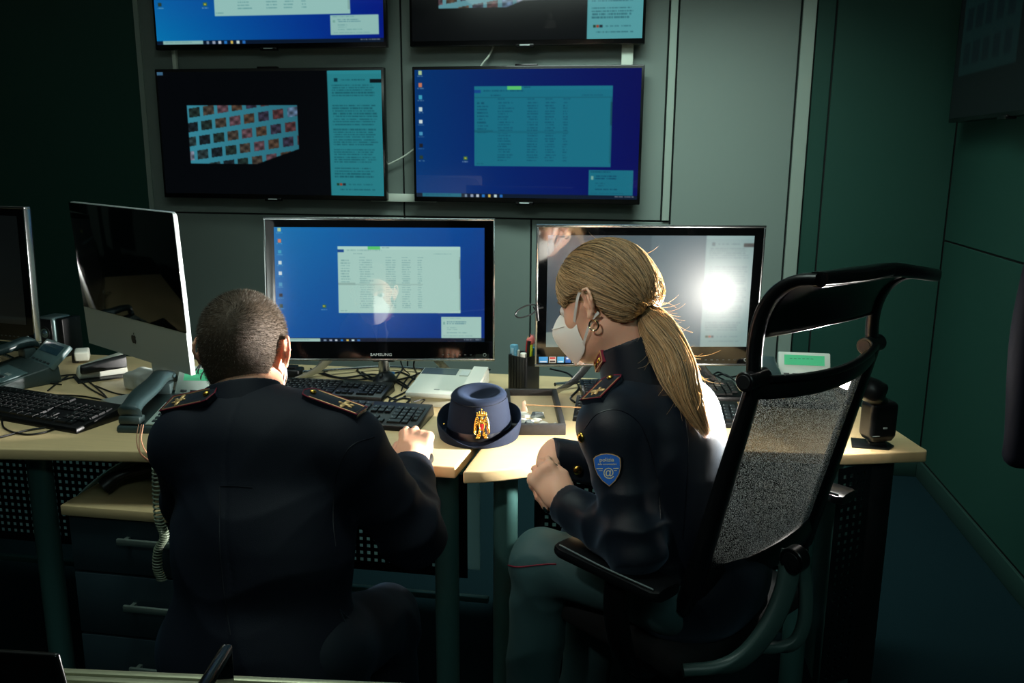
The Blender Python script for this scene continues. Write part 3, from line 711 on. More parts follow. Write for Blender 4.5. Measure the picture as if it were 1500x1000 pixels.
def keyboard(label, c, ang, W=.445, Dp=.155, keym=None, tilt=.045, zb=.74):
    t = thing('keyboard', label, 'keyboard', (c[0], c[1], zb), rotz=ang, world=False, group='keyboards on the desks')
    b = MB(); h0 = .014; h1 = h0+tilt*Dp/.155*.35
    b.hull([(-W/2, -Dp/2, 0), (W/2, -Dp/2, 0), (W/2, Dp/2, 0), (-W/2, Dp/2, 0), (-W/2+.003, -Dp/2+.003, h0), (W/2-.003, -Dp/2+.003, h0), (W/2-.003, Dp/2-.003, h1), (-W/2+.003, Dp/2-.003, h1)], m_kb, bev=.0015)
    b.build('keyboard_body', parent=t)
    rows = [[(1, 13)], [(1, 14)], [(1.5, 1), (1, 12)], [(1.8, 1), (1, 11), (1.8, 1)], [(2.2, 1), (1, 10), (2.2, 1)], [(1.3, 3), (5.6, 1), (1.3, 3)]]
    x0 = -W/2+.008; u = (W-.016)/22.6; dy = (Dp-.030)/6; n = 0; sl = (h1-h0)/Dp
    def key(cx, cy, w, d=1.0):
        nonlocal n
        if n >= 100: return
        n += 1
        o = bpy.data.objects.new('key', key_mesh(w*u-.0016, d*dy-.0016, keym or m_key)); COL.objects.link(o); o.parent = t
        o.location = (cx, cy, h0+sl*(cy+Dp/2)-.0016); o.rotation_euler = (math.atan(sl), 0, 0)
    for r, spec in enumerate(rows):
        cy = Dp/2-.016-dy*(r+.5); tot = sum(a*k for a, k in spec); sc = 14.6/tot; x = x0
        for a, k in spec:
            for _ in range(k): key(x+a*sc*u/2, cy, a*sc); x += a*sc*u
        xn = x0+15.0*u
        if r in (1, 2): [key(xn+(i+.5)*u, cy, 1) for i in range(3)]
        elif r == 4: key(xn+1.5*u, cy, 1)
        elif r == 5: [key(xn+(i+.5)*u, cy, 1) for i in range(3)]
        xp = x0+18.4*u
        if r in (1, 2, 3, 4): [key(xp+(i+.5)*u, cy, 1) for i in range(4)]
        elif r == 5: key(xp+u, cy, 2); key(xp+2.5*u, cy, 1)
    return t
def kb_from(px_br, px_fr, dirpx, **k): pass
# man's keyboard: right end visible
fr = PZ(612, 632, .745); br = PZ(626, 597, .755)
keyboard('black keyboard under the hand of the man, nearest the desk front', (fr[0]-.2225, (fr[1]+br[1])/2+.002), -.02)
keyboard('slim black keyboard behind the nearer one, below the middle monitor', (PZ(573, 575, .75)[0]-.215, PZ(573, 576, .75)[1]), .0, W=.42, Dp=.125)
a = PZ(112, 633, .745); b = PZ(183, 600, .745); c0 = PZ(0, 613, .745)
an = math.atan2(a[1]-c0[1], a[0]-c0[0]); dx = np.array([math.cos(an), math.sin(an)]); dyv = np.array([-dx[1], dx[0]])
keyboard('black keyboard with white legends at the left end of the desk', a[:2]-dx*.235+dyv*.082, an, W=.47, Dp=.165)
a = PZ(1088, 566, .75); b = PZ(842, 572, .75)
keyboard('black keyboard mostly hidden behind the blonde woman, below the right monitor', ((a[0]+b[0])/2, (a[1]+b[1])/2-.03), math.atan2(a[1]-b[1], a[0]-b[0])*.6, W=.46, Dp=.14)
a = PZ(1088, 628, .745)
keyboard('keyboard with grey-lit keys at the right of the woman, nearer the desk edge', (a[0]-.215, a[1]+.085), .03, W=.44, Dp=.155)

# ================================================================== LEFT PART OF THE DESK
# all-in-one computer
BR = PW(287, 548, 2.16); TR = PW(247, 316, 2.10); BL = PW(143, 507, 2.50); TL = PW(88, 292, 2.44)
xr = nrm(nrm(BR-BL)+nrm(TR-TL)); wI = (np.linalg.norm(BR-BL)+np.linalg.norm(TR-TL))/2; hI = (np.linalg.norm(TR-BR)+np.linalg.norm(TL-BL))/2
cI = (BR+BL+TR+TL)/4; zu = ((TR-BR)+(TL-BL)); zu = nrm(zu-xr*(zu@xr)); nb = np.cross(zu, xr)*-1; nb = np.cross(xr, zu)*-1
nb = nrm(np.cross(zu, xr));   # points away from the viewer side or towards it
if nb@FW < 0: nb = -nb
MI = frame(cI, xr, nb, zu)
im = thing('all_in_one_computer', 'silver all-in-one computer with dark glass screen, turned sideways', 'computer', (cI[0], cI[1]+.05, .74))
m_alu = mat('aluminium_satin', (176, 186, 184), rough=.36, metal=.45); m_alu2 = mat('aluminium_edge', (225, 232, 232), rough=.3, metal=.6)
b = MB()
b.prism([(-wI/2, -hI/2), (wI/2, -hI/2), (wI/2, hI/2-.012), (wI/2-.004, hI/2-.004), (wI/2-.012, hI/2), (-wI/2+.012, hI/2), (-wI/2+.004, hI/2-.004), (-wI/2, hI/2-.012)], -.012, 0, m_alu2, bev=.0015, M=MI @ Matrix.Rotation(PI/2, 4, 'X'))
# rounded back shell
n = 14; vs = []; fs = []
for i, s in enumerate(np.linspace(0, 1, 8)):
    k = math.cos(s*PI/2)*.96+.04 if s < 1 else .05
    for j in range(32):
        t_ = 2*PI*j/32; ex = .5; cx = math.copysign(abs(math.cos(t_))**.35, math.cos(t_)); sy = math.copysign(abs(math.sin(t_))**.35, math.sin(t_))
        vs.append(tuple(MI @ Vector((cx*wI*.49*k, .0115+.035*math.sin(s*PI/2), sy*hI*.49*k))))
for i in range(7):
    for j in range(32): fs.append((i*32+j, (i+1)*32+j, (i+1)*32+(j+1) % 32, i*32+(j+1) % 32))
fs.append(tuple(range(7*32, 8*32))[::-1]); b.add(vs, fs, m_alu, True)
b.build('computer_housing', parent=im)
m_glass = mat('dark_screen_glass', (3, 5, 6), rough=.05, spec=.35)
ch = .105*hI/.39
MB().box((-wI/2+.0015, -.0016, -hI/2+ch), (wI/2-.0015, .001, hI/2-.002), m_glass, bev=.001, M=MI).build('screen_glass', parent=im)
MB().box((-wI/2+.001, -.0008, -hI/2+.001), (wI/2-.001, .001, -hI/2+ch), m_alu, M=MI).build('chin', parent=im)
# apple mark on the chin
zc = -hI/2+ch*.5; m_am = mat('apple_mark_black', (8, 10, 10), rough=.3)
pts = [(0, .0075), (.003, .010), (.008, .010), (.0115, .0065), (.0095, .003), (.0095, -.001), (.0125, -.0045), (.010, -.010), (.006, -.0135), (.003, -.0125), (0, -.0115), (-.003, -.0125), (-.006, -.0135), (-.010, -.0095), (-.0125, -.003), (-.012, .004), (-.009, .009), (-.004, .010)]
lf = [(.0005, .011), (.001, .0145), (.0045, .018), (.005, .014)]
b = MB()
for pl in (pts, lf): b.prism([(p[0], p[1]) for p in pl], .0006, .0012, m_am, M=MI @ Matrix.Translation((0, -.0006, zc)) @ Matrix.Rotation(PI/2, 4, 'X'))
b.build('apple_emblem', parent=im)
# stand: bent aluminium sheet
st = MI @ Vector((0, .05, -hI*.28)); b = MB()
fwx = nrm([nb[0], nb[1], 0]); rx2 = nrm([xr[0], xr[1], 0])
prof = [(.0, st.z), (.03, st.z-.03), (.045, .80), (.035, .765), (.0, .7462), (-.11, .7462)]
prof = bez([(p[0], p[1], 0) for p in prof], 20); vs = []; sw = .095
for p in prof:
    zz_ = max(p[1], .7462)
    for sx_ in (-sw, sw):
        for th in (0, .005): vs.append(np.array([st.x, st.y, 0])+fwx*(p[0]+(th if zz_ > .76 else 0))+rx2*sx_+np.array([0, 0, zz_-(th if zz_ <= .76 else 0)]))
fs = []
for i in range(len(prof)-1):
    for a_, b_ in ((0, 1), (1, 3), (3, 2), (2, 0)): fs.append((i*4+a_, i*4+b_, i*4+4+b_, i*4+4+a_))
fs += [(0, 2, 3, 1), tuple(len(vs)-4+k for k in (0, 1, 3, 2))]
b.add(vs, fs, m_alu, False).build('stand', parent=im, auto=35)

# far left monitor
a = PY(52, 502, 2.36); 
Rl = Ras(160, 90, (5, 7, 8)); Rl.rect(.0, .3, .8, .33, (18, 34, 34)); Rl.rect(.68, .16, .76, .18, (60, 70, 20)); Rl.rect(0, .93, 1, .95, (14, 22, 22)); Rl.blur(2)
monitor('dark monitor at the far left edge of the desk', (a[0]-.66, a[1]+.10), a[:2], PY(52, 502, 2.36)[2], PY(44, 305, 2.36)[2], .03, Rl, sm_r, stickers=False, stand_off=-.05)

# little loudspeaker with two boxes
sp = thing('desk_speaker', 'small black loudspeaker with silver rim beside the far left monitor', 'loudspeaker', (*PZ(70, 522, .74)[:2], .74), rotz=-.15, world=False)
m_spg = mat('speaker_rim_grey', (92, 112, 112), rough=.35, metal=.6)
sh = .135; swd = .075
MB().box((-swd/2, 0, 0), (swd/2, .085, sh), m_spg, bev=.012, seg=4).build('speaker_cabinet', parent=sp)
MB().box((-swd/2+.006, -.002, .006), (swd/2-.006, .004, sh-.006), m_blk, bev=.0018, seg=2).build('speaker_front', parent=sp)
Ms = Matrix.Translation((0, -.002, sh*.60)) @ Matrix.Rotation(PI/2, 4, 'X')
MB().lathe([(.023, 0), (.023, .003), (.0195, .003), (.016, -.001)], m_dark, n=32, M=Ms).build('driver_ring', parent=sp)
MB().lathe([(.016, 0.0005), (.011, .0008), (.0095, .003), (.006, .0045), (.0001, .005)], mat('driver_cone_metal', (120, 150, 165), rough=.2, metal=.9), n=28, M=Ms).build('driver_cone', parent=sp)
MB().box((swd/2+.002, .01, 0), (swd/2+.030, .09, sh-.004), m_blk, bev=.004).build('speaker_cabinet', parent=sp)

def desk_phone(label, loc, rz, body, disp, sc=1.0, cordcol=None, handset=True, screen_tilt=.9):
    """wedge body, handset on the left, keypad, tilting display at the top; local y points to the back"""
    t = thing('desk_phone', label, 'telephone', (loc[0], loc[1], .74), rotz=rz, world=False, group='office telephones')
    S = Matrix.Scale(sc, 4)
    m_b = mat('phone_body_'+body[0], body[1], rough=.35); m_d = mat('phone_dark_grey', (52, 66, 66), rough=.35)
    MB().hull([(-.10, -.11, 0), (.12, -.11, 0), (.12, .10, 0), (-.10, .10, 0), (-.098, -.108, .016), (.118, -.108, .016), (.118, .095, .055), (-.098, .095, .055)], m_d, bev=.004, M=S).build('phone_base', parent=t)
    sl = math.atan(.039/.203)
    K = S @ Matrix.Translation((0, -.108, .0165)) @ Matrix.Rotation(sl, 4, 'X')
    MB().box((-.030, .008, 0), (.112, .125, .004), m_b, bev=.0015, M=K).build('keypad_panel', parent=t)
    m_kk = mat('phone_key_dark', (40, 50, 52), rough=.4); m_kl = mat('phone_key_light', (150, 160, 156), rough=.4)
    for r in range(4):
        for c in range(3):
            b = MB().box((-.018+c*.021, .018+r*.017, .0035), (-.003+c*.021, .029+r*.017, .0062), m_kl if body[0] == 'dark' else m_kk, bev=.001, M=K); b.build('phone_key', parent=t)
    for r in range(5): MB().box((.052, .016+r*.017, .0035), (.082, .026+r*.017, .006), m_kk if r % 2 else m_kl, bev=.001, M=K).build('phone_key', parent=t)
    Dm = S @ Matrix.Translation((.045, .068, .048)) @ Matrix.Rotation(screen_tilt, 4, 'X')
    MB().box((-.078, 0, -.016), (.078, .082, 0), m_b, bev=.004, M=Dm).build('display_housing', parent=t)
    MB().box((-.060, .040, -.0005), (.060, .072, .0012), disp, M=Dm).build('display', parent=t)
    q = MB(); 
    for i in range(6): q.box((-.044+i*.0125, .060, .0011), (-.036+i*.0125, .0615, .0015), mat('display_text', (20, 70, 50), rough=.5), M=Dm)
    q.build('display_text', parent=t)
    for i in range(5): MB().box((-.062+i*.026, .008, -.0005), (-.045+i*.026, .014, .002), m_kk, bev=.0008, M=Dm).build('phone_key', parent=t)
    if handset:
        hs = bez([(-.066, -.100, .046), (-.068, -.085, .058), (-.068, -.04, .072), (-.068, .03, .084), (-.068, .085, .094), (-.066, .112, .082)], 26)
        vs = []; fs = []
        for i, p in enumerate(hs):
            u = i/(len(hs)-1); wd = .024+.006*math.cos(2*PI*u)**2; th = .011+.006*abs(math.cos(PI*u))**3
            if i in (0, len(hs)-1): wd *= .7; th *= .6
            for k in range(16):
                a_ = 2*PI*k/16; cx = math.copysign(abs(math.cos(a_))**.6, math.cos(a_)); sy = math.copysign(abs(math.sin(a_))**.6, math.sin(a_))
                vs.append(tuple(S @ Vector((p[0]+wd*cx, p[1]-.35*th*sy, p[2]+th*sy))))
        for i in range(len(hs)-1):
            for k in range(16): fs.append((i*16+k, i*16+(k+1) % 16, (i+1)*16+(k+1) % 16, (i+1)*16+k))
        fs += [tuple(range(16))[::-1], tuple(range((len(hs)-1)*16, len(hs)*16))]
        MB().add(vs, fs, mat('phone_handset_grey', (44, 60, 62) if body[0] != 'dark' else (38, 48, 50), rough=.3), True).build('handset', parent=t, auto=50)
        MB().box((-.095, -.105, .02), (-.04, -.075, .040), m_d, bev=.005, M=S).build('cradle', parent=t); MB().box((-.095, .065, .045), (-.04, .098, .078), m_d, bev=.005, M=S).build('cradle', parent=t)
    return t
m_lcd = mat('lcd_green', (70, 170, 125), rough=.2, emit=(50, 140, 100), estr=.18); m_lcd2 = mat('lcd_blue_dark', (40, 70, 84), rough=.15)
pB = PZ(262, 618, .74)
desk_phone('grey telephone with green display beside the shoulder of the man', (pB[0]-.015, pB[1]+.012), .10, ('pale', (170, 186, 178)), m_lcd, sc=1.02, screen_tilt=.95)
pA = PZ(62, 560, .74)
desk_phone('dark grey telephone with blue display at the left end of the desk', (pA[0]-.105, pA[1]-.01), -.55, ('dark', (84, 108, 110)), m_lcd2, sc=1.05, screen_tilt=.75)
pC = PZ(1178, 572, .74)
desk_phone('pale telephone with green display, seen under the chair headrest', (pC[0]-.05, 2.475), .0, ('pale', (170, 186, 178)), m_lcd, sc=.95, screen_tilt=1.1)

# coiled cord hanging from the grey phone, with thin copper coloured strands above
m_cord = mat('coiled_cord_grey', (98, 110, 92), rough=.5)
ax = bez([PW(229, 682, 1.86), PW(230, 720, 1.86), PW(233, 760, 1.85), PW(241, 785, 1.84), PW(232, 805, 1.84), PW(231, 832, 1.84), PW(238, 850, 1.84)], 60)
P = []; N_ = 900
for i in range(N_):
    u = i/(N_-1)*(len(ax)-1); k = int(min(u, len(ax)-2)); p = ax[k]+(ax[k+1]-ax[k])*(u-k); a_ = i*2*PI/24
    P.append(p+np.array([math.cos(a_)*.0085, math.sin(a_)*.0085, 0]))
tag(MB().tube(P, .0021, m_cord, n=6).build('coiled_cord', origin=P[0]), 'coiled grey telephone cord dangling in front of the drawers', 'cord')
m_cop = mat('copper_wire', (188, 130, 100), rough=.4)
for i, (x0, x1, x2, wl_) in enumerate(((199, 203, 228, 'leftmost'), (203, 204, 233, 'middle'), (206, 213, 236, 'rightmost'))):
    c = bez([PW(x0+4, 622, 1.86), PW(x0+1, 645, 1.84), PW(x1+3, 665, 1.83), PW(x2-4, 682, 1.84), PW(x2, 694, 1.86)], 26)
    tag(MB().tube(c, .0011, m_cop, n=6).build('wire', origin=c[0]), wl_+' of the three thin copper-coloured wires looping over the desk edge', 'wire', 'copper wires at the desk edge')

# charger, label device, tissue pack
def oriented(c, ang, tilt=0): return Matrix.Translation(c) @ Matrix.Rotation(ang, 4, 'Z') @ Matrix.Rotation(tilt, 4, 'X')
m_ivory = mat('ivory_plastic', (205, 208, 196), rough=.4)
c = PZ(122, 530, .74)
t = thing('power_adapter', 'small ivory plug adapter with dark base near the speaker', 'adapter', tuple(c), group=None)
MB().box((-.022, -.02, .012), (.022, .02, .045), m_ivory, bev=.006, seg=3, M=oriented(Vector(c), .5, .25)).build('adapter_body', parent=t)
MB().box((-.032, -.012, .0), (-.012, .03, .032), m_blk, bev=.004, M=oriented(Vector(c), .5)).build('adapter_plug', parent=t)
c = PZ(150, 551, .74)
t = thing('hole_punch', 'ivory and black hole punch in front of the silver computer', 'hole punch', tuple(c))
Mh = oriented(Vector(c), .78) @ Matrix.Scale(1.3, 4)
MB().hull([(-.055, -.024, .004), (.055, -.024, .004), (.055, .024, .004), (-.055, .024, .004), (-.05, -.018, .03), (.05, -.02, .052), (.05, .02, .052), (-.05, .018, .03)], m_ivory, bev=.006, M=Mh).build('punch_body', parent=t)
MB().hull([(-.052, -.026, .022), (.050, -.030, .026), (.050, -.040, .022), (-.05, -.036, .018), (-.05, -.026, .040), (.05, -.028, .056), (.05, -.038, .05), (-.05, -.036, .034)], m_blk, bev=.003, M=Mh).build('punch_lever', parent=t)
MB().box((-.06, -.045, 0), (.058, .028, .004), m_blk, bev=.0015, M=Mh).build('punch_base', parent=t)
c = PZ(192, 528, .74)
c = PZ(215, 572, .74); m_tis = mat('tissue_white', (214, 218, 210), rough=.7, bump=.6, bscale=60)
s = SDF(); Rz = np.array(Matrix.Rotation(-.35, 3, 'Z'), np.float32)
s.box((0, 0, .026), (.068, .04, .026), rad=.012, R=Rz); s.box((-.012, .004, .052), (.028, .014, .006), rad=.004, k=.02, R=Rz); s.box((.05, -.01, .012), (.06, .035, .012), rad=.006, k=.02, R=Rz)
s.fn(lambda P, d: d+.0022*np.sin(P[:, 0]*110+2*np.sin(P[:, 1]*90))*np.cos(P[:, 2]*90+P[:, 1]*60))
V, F = s.mesh((-.13, -.09, -.005), (.14, .09, .08), .0028); V = relax(V, F, 1)
V[:, 2] = np.maximum(V[:, 2], 0.0003)
o = mesh_obj('tissue_pack', V, F, m_tis); o.location = (c[0], c[1]+.015, .74); tag(o, 'crumpled white tissue pack between the computer and the grey phone', 'tissues')

# ================================================================== MIDDLE PART OF THE DESK
# ivory terminal box: a sloping lid on a lower block
t0 = PZ(600, 602, .74)
dv = thing('card_terminal', 'ivory card reader box with dark window behind the uniform hat', 'device', (PZ(650, 590, .74)[0], 2.27, .74))
xa, xb = PY(597, 580, 2.20)[0], PY(707, 580, 2.26)[0]
MB().box((xa+.008, 2.20, .74), (xb-.018, 2.36, .772), m_ivory, bev=.003).build('lower_block', parent=dv)
MB().hull([(xa, 2.175, .773), (xb, 2.175, .773), (xb-.002, 2.37, .773), (xa+.004, 2.37, .773), (xa, 2.175, .787), (xb, 2.175, .787), (xb-.002, 2.37, .810), (xa+.004, 2.37, .810)], m_ivory, bev=.004).build('upper_block', parent=dv)
sl = .023/.195
def onlid(x0, x1, y0, y1, m, h=.0012): 
    z = lambda y: .787+(y-2.175)*sl
    return MB().hull([(x0, y0, z(y0)), (x1, y0, z(y0)), (x1, y1, z(y1)), (x0, y1, z(y1)), (x0, y0, z(y0)+h), (x1, y0, z(y0)+h), (x1, y1, z(y1)+h), (x0, y1, z(y1)+h)], m)
onlid(xa+.008, xa+.110, 2.315, 2.362, mat('terminal_window_dark', (66, 78, 80), rough=.2)).build('window', parent=dv)
onlid(xb-.045, xb-.003, 2.19, 2.36, m_ivory, .012).build('side_grip', parent=dv)
onlid(xb-.078, xb-.052, 2.31, 2.35, m_white, .003).build('button', parent=dv)
onlid(xa+.075, xa+.090, 2.20, 2.204, mat('logo_grey', (110, 116, 112)), .0008).build('badge', parent=dv)
# mouse
c = PZ(562, 563, .74)
ms = thing('computer_mouse', 'black computer mouse behind the slim keyboard', 'mouse', (c[0], c[1]+.01, .74))
s = SDF(); s.ell((0, 0, .006), (.034, .055, .030)); s.box((0, 0, -.03), (.1, .1, .0312), rad=.001, k=.003, op='s')
V, F = s.mesh((-.05, -.07, -.006), (.05, .07, .05), .0025); o = mesh_obj('mouse_shell', V+np.array(ms.location), F, m_blk, ms)
MB().cyl((c[0]-.004, c[1]-.02, .770), (c[0]+.004, c[1]-.02, .770), .009, m_dark).build('scroll_wheel', parent=ms)
c = PZ(428, 555, .74)
tag(MB().box((c[0]-.035, c[1]-.02, .74), (c[0]+.03, c[1]+.03, .775), m_blk, bev=.006, seg=3).box((c[0]-.02, c[1]-.01, .773), (c[0]+.015, c[1]+.02, .782), m_blk, bev=.003).build('webcam_block', origin=(c[0], c[1], .74)), 'small black box on the desk beside the ear of the man', 'device')
# cables
m_cab = mat('cable_black', (10, 12, 13), rough=.4)
ncab = 0
def cable(pts, lab, r=.0028, m=None, z=.7432, cat='cable', n=40):
    P = [PZ(*p, z) if len(p) == 2 else (PW(p[0], p[1], p[2]) if len(p) == 3 else None) for p in pts]
    c = bez(P, n); c[:, 2] = np.maximum(c[:, 2], .74+r*1.02)
    o = MB().tube(c, r, m or m_cab, n=8).build('cable', origin=c[0]); return tag(o, lab, cat, 'black cables lying on the desks')
g1 = 'thin black cable tangled among others beneath the middle monitor'
for pts in ([(470, 545), (500, 553), (545, 548), (580, 556), (600, 571), (583, 585), (560, 577)], [(520, 540), (545, 556), (585, 545), (612, 556), (640, 545)], [(700, 540), (660, 546), (620, 560), (592, 575), (570, 588), (600, 598), (615, 590)],
            [(455, 540), (480, 550), (520, 556), (560, 551)], [(560, 590), (572, 600), (600, 600), (612, 589), (590, 583), (574, 590)], [(590, 540), (580, 556), (592, 566), (608, 575), (596, 590)], [(640, 538), (625, 549), (650, 556), (690, 547), (718, 541)],
            [(530, 545), (560, 558), (600, 552), (625, 541)]): cable(pts, g1)
cable([(563, 512, 2.70), (562, 534, 2.66), (566, 548), (558, 556)], g1); cable([(583, 512, 2.70), (590, 538, 2.60), (600, 549), (592, 560), (588, 572)], g1, r=.002); cable([(612, 512, 2.70), (606, 534, 2.64), (610, 550), (597, 566), (606, 580)], g1)
cable([(604, 612), (612, 600), (616, 592), (622, 585), (606, 588)], 'black cable arching over the right end of the nearer keyboard', z=.766, r=.0018)
tag(MB().box(tuple(PZ(571, 549, .745)-[.012, .006, 0]), tuple(PZ(571, 549, .745)+[.014, .008, .010]), mat('blue_plug', (60, 130, 190), rough=.4), bev=.002).build('cable_plug', origin=PZ(571, 549, .74)), 'small blue plug lying among the cables under the middle monitor', 'plug')
g2 = ['black cable looping out from the front edge of the left keyboard', 'black cable curling over the front left corner of the desk', 'black cable running from the dark telephone to the grey telephone', 'black cable crossing itself in front of the hole punch', 'short black cable end beside the dark telephone', 'black cable ending at the foot of the grey telephone', 'black cable emerging behind the left keyboard']
for pts in ([(0, 640), (40, 630), (80, 622), (100, 603), (60, 600)], [(2, 612), (8, 628), (40, 636), (75, 630), (110, 612)], [(25, 560), (60, 556), (100, 549), (120, 552), (150, 575), (165, 590), (205, 592)], [(75, 578), (120, 580), (160, 586), (130, 568), (110, 553), (80, 560)],
            [(70, 572), (85, 560), (100, 550)], [(140, 565), (170, 576), (200, 580), (213, 583)], [(0, 566), (30, 558), (40, 548), (70, 560), (90, 563)]): cable(pts, g2.pop(0), r=.0024)
cable([(806, 540), (830, 546), (842, 556), (848, 568), (836, 582), (842, 589)], 'black cable curving between the pen cup and the woman', r=.003)
g3 = ['long black cable under the right monitor beside the hair of the woman', 'looped black cable under the right corner of the right monitor', 'short black cable below the right corner of the right monitor']
for pts in ([(1005, 548), (1030, 556), (1060, 548), (1080, 560)], [(1100, 545), (1070, 552), (1052, 545), (1040, 556), (1064, 566)], [(1095, 560), (1075, 566), (1060, 556), (1045, 548)]): cable(pts, g3.pop(0))
g4 = ['thin dark cable rising behind the corner of the silver computer', 'short thin cable at the head of the man by the silver computer']
for pts in ([(282, 548, 2.3), (296, 530, 2.3), (290, 545, 2.28), (298, 556)], [(300, 540, 2.3), (294, 555, 2.3), (302, 565)]): cable(pts, g4.pop(0), r=.002)

# pen cup
cb = PZ(765, 573, .74)
cup = thing('pen_cup', 'black rectangular pen cup left of the right-hand monitor', 'pen cup', (cb[0], cb[1]+.03, .74), rotz=-.55, world=False)
q = MB(); W_ = .070; Hc = .105; th = .003
m_cup = mat('pen_cup_black', (14, 17, 19), rough=.3)
def rr(w, r, n=5):
    P = []
    for cx, cy, a0_ in ((w-r, w-r, 0), (-w+r, w-r, PI/2), (-w+r, -w+r, PI), (w-r, -w+r, 1.5*PI)):
        for i in range(n): a_ = a0_+PI/2*i/(n-1); P.append((cx+r*math.cos(a_), cy+r*math.sin(a_)))
    return P
po = rr(W_/2, .008); pi_ = rr(W_/2-th, .006); n = len(po); vs = [(*p, 0) for p in po]+[(*p, Hc) for p in po]+[(*p, Hc) for p in pi_]+[(*p, .004) for p in pi_]
fs = [tuple(range(n))[::-1]]+[(a_*n+i, a_*n+(i+1) % n, (a_+1)*n+(i+1) % n, (a_+1)*n+i) for a_ in range(3) for i in range(n)]+[tuple(range(3*n, 4*n))]
q.add(vs, fs, m_cup, False)
for i in range(5): q.box((-.022+i*.011-.001, -W_/2-.0012, .004), (-.022+i*.011+.001, -W_/2+.0005, Hc-.003), m_cup)
q.build('cup_body', parent=cup, auto=35)
cw = Matrix.Translation(cup.location) @ Matrix.Rotation(-.55, 4, 'Z')
def pen(name, label, cat, base, top, r, cols, tip=None):
    a_ = np.array(cw @ Vector(base)); b_ = np.array(cw @ Vector(top)); d = nrm(b_-a_); t = thing(name, label, cat, tuple(a_))
    L = np.linalg.norm(b_-a_)
    for nm, m_, u0, u1, k in cols: MB().cyl(a_+d*L*u0, a_+d*L*u1, r*k, m_, n=14).build(nm, parent=t)
    if tip: MB().cyl(a_+d*L, a_+d*(L+tip[0]), r*.95, tip[1], n=12, r2=r*.12).build('tip', parent=t)
    return t
cR = mat('red_plastic', (190, 40, 34), rough=.35); cWt = mat('white_plastic', (222, 222, 212), rough=.35); cW2 = mat('pencil_wood', (210, 160, 110), rough=.6); cG = mat('lime_plastic', (170, 190, 40), rough=.4); cT = mat('teal_plastic', (20, 120, 160), rough=.4); cP = mat('pink_rubber', (226, 120, 116), rough=.5)
pen('pencil', 'red pencil with wooden point standing in the pen cup', 'pencil', (-.008, .005, .006), (.004, .012, .148), .004, (('barrel', cR, 0, 1, 1),), (.012, cW2))
pen('pen', 'black slanted pen beside the red pencil in the cup', 'pen', (.010, -.005, .006), (.024, -.006, .150), .0052, (('barrel', m_blk, 0, 1, 1),))
pen('marker', 'red and white capped glue marker at the front of the cup', 'marker', (.014, -.022, .006), (.018, -.024, .116), .0095, (('barrel', cR, 0, .88, 1), ('cap', cWt, .88, 1, 1.02)))
pen('marker', 'white capped correction pen in the middle of the cup', 'marker', (-.012, -.018, .006), (-.006, -.018, .108), .0068, (('barrel', cWt, 0, .9, 1), ('cap', m_ivory, .9, 1.12, .55)))
pen('pen', 'lime green pen at the right of the cup', 'pen', (.02, .004, .006), (.029, -.002, .138), .0045, (('barrel', cG, 0, 1, 1),))
pen('pen', 'teal pen at the right side of the cup', 'pen', (.02, .014, .006), (.0285, .012, .128), .0055, (('barrel', cT, 0, 1, 1),))
pen('pen', 'thin grey pen leaning at the left corner of the cup', 'pen', (-.024, .004, .006), (-.034, .0, .128), .003, (('barrel', m_silver, 0, 1, 1),))
pen('pen', 'dark green pen behind the markers in the cup', 'pen', (.0, .0, .006), (.006, -.004, .115), .004, (('barrel', m_dark, 0, 1, 1),))
# clothes-peg shaped light blue clip
t = thing('highlighter', 'light blue highlighter standing in the pen cup', 'highlighter', tuple(cw @ Vector((-.018, -.008, .006))))
Mq = cw @ Matrix.Rotation(-.10, 4, 'Y')
MB().box((-.030, -.014, .02), (-.008, -.002, .112), m_dark, bev=.002, M=Mq).build('barrel', parent=t)
MB().box((-.031, -.016, .098), (-.007, -.001, .134), mat('light_blue_plastic', (110, 176, 205), rough=.35), bev=.004, M=Mq).box((-.024, -.0185, .10), (-.014, -.0155, .124), mat('pale_blue_plastic', (170, 210, 226), rough=.35), bev=.001, M=Mq).build('cap', parent=t)
# pink llama-like topper pencil
t = pen('pencil', 'pencil with a pink animal head topper, tallest in the cup', 'pencil', (.016, .008, .006), (.026, .004, .140), .004, (('barrel', cP, 0, 1, 1),))
ft = np.array(cw @ Vector((.026, .004, .140))); s = SDF()
s.ell((0, 0, .010), (.008, .007, .013)); s.ell((-.008, -.002, .012), (.008, .005, .005), k=.006); s.cap((-.002, .0, .02), (-.004, .001, .029), .0022, .001, k=.003); s.cap((.003, .0, .02), (.003, .001, .028), .0022, .001, k=.003)
V, F = s.mesh((-.022, -.014, -.008), (.016, .014, .036), .0012); mesh_obj('topper', V+ft, F, cP, t)
# loop of thin black cable hanging at the monitor edge
w_ = 2.34
c = bez([PW(790, 448, w_), PW(777, 446, w_), PW(762, 452, w_), PW(755, 460, w_), PW(760, 465, w_), PW(774, 462, w_), PW(785, 455, w_), PW(781, 449, w_)], 40)
tag(MB().tube(c, .0022, m_cab, n=8).cyl(PW(786, 446, w_), PW(788, 470, 2.345), .004, m_blk).cyl(PW(783, 452, 2.34), PW(795, 450, 2.43), .003, m_blk).build('cord_loop', origin=c[0]), 'thin black cord loop hooked on the left edge of the right monitor', 'cord')

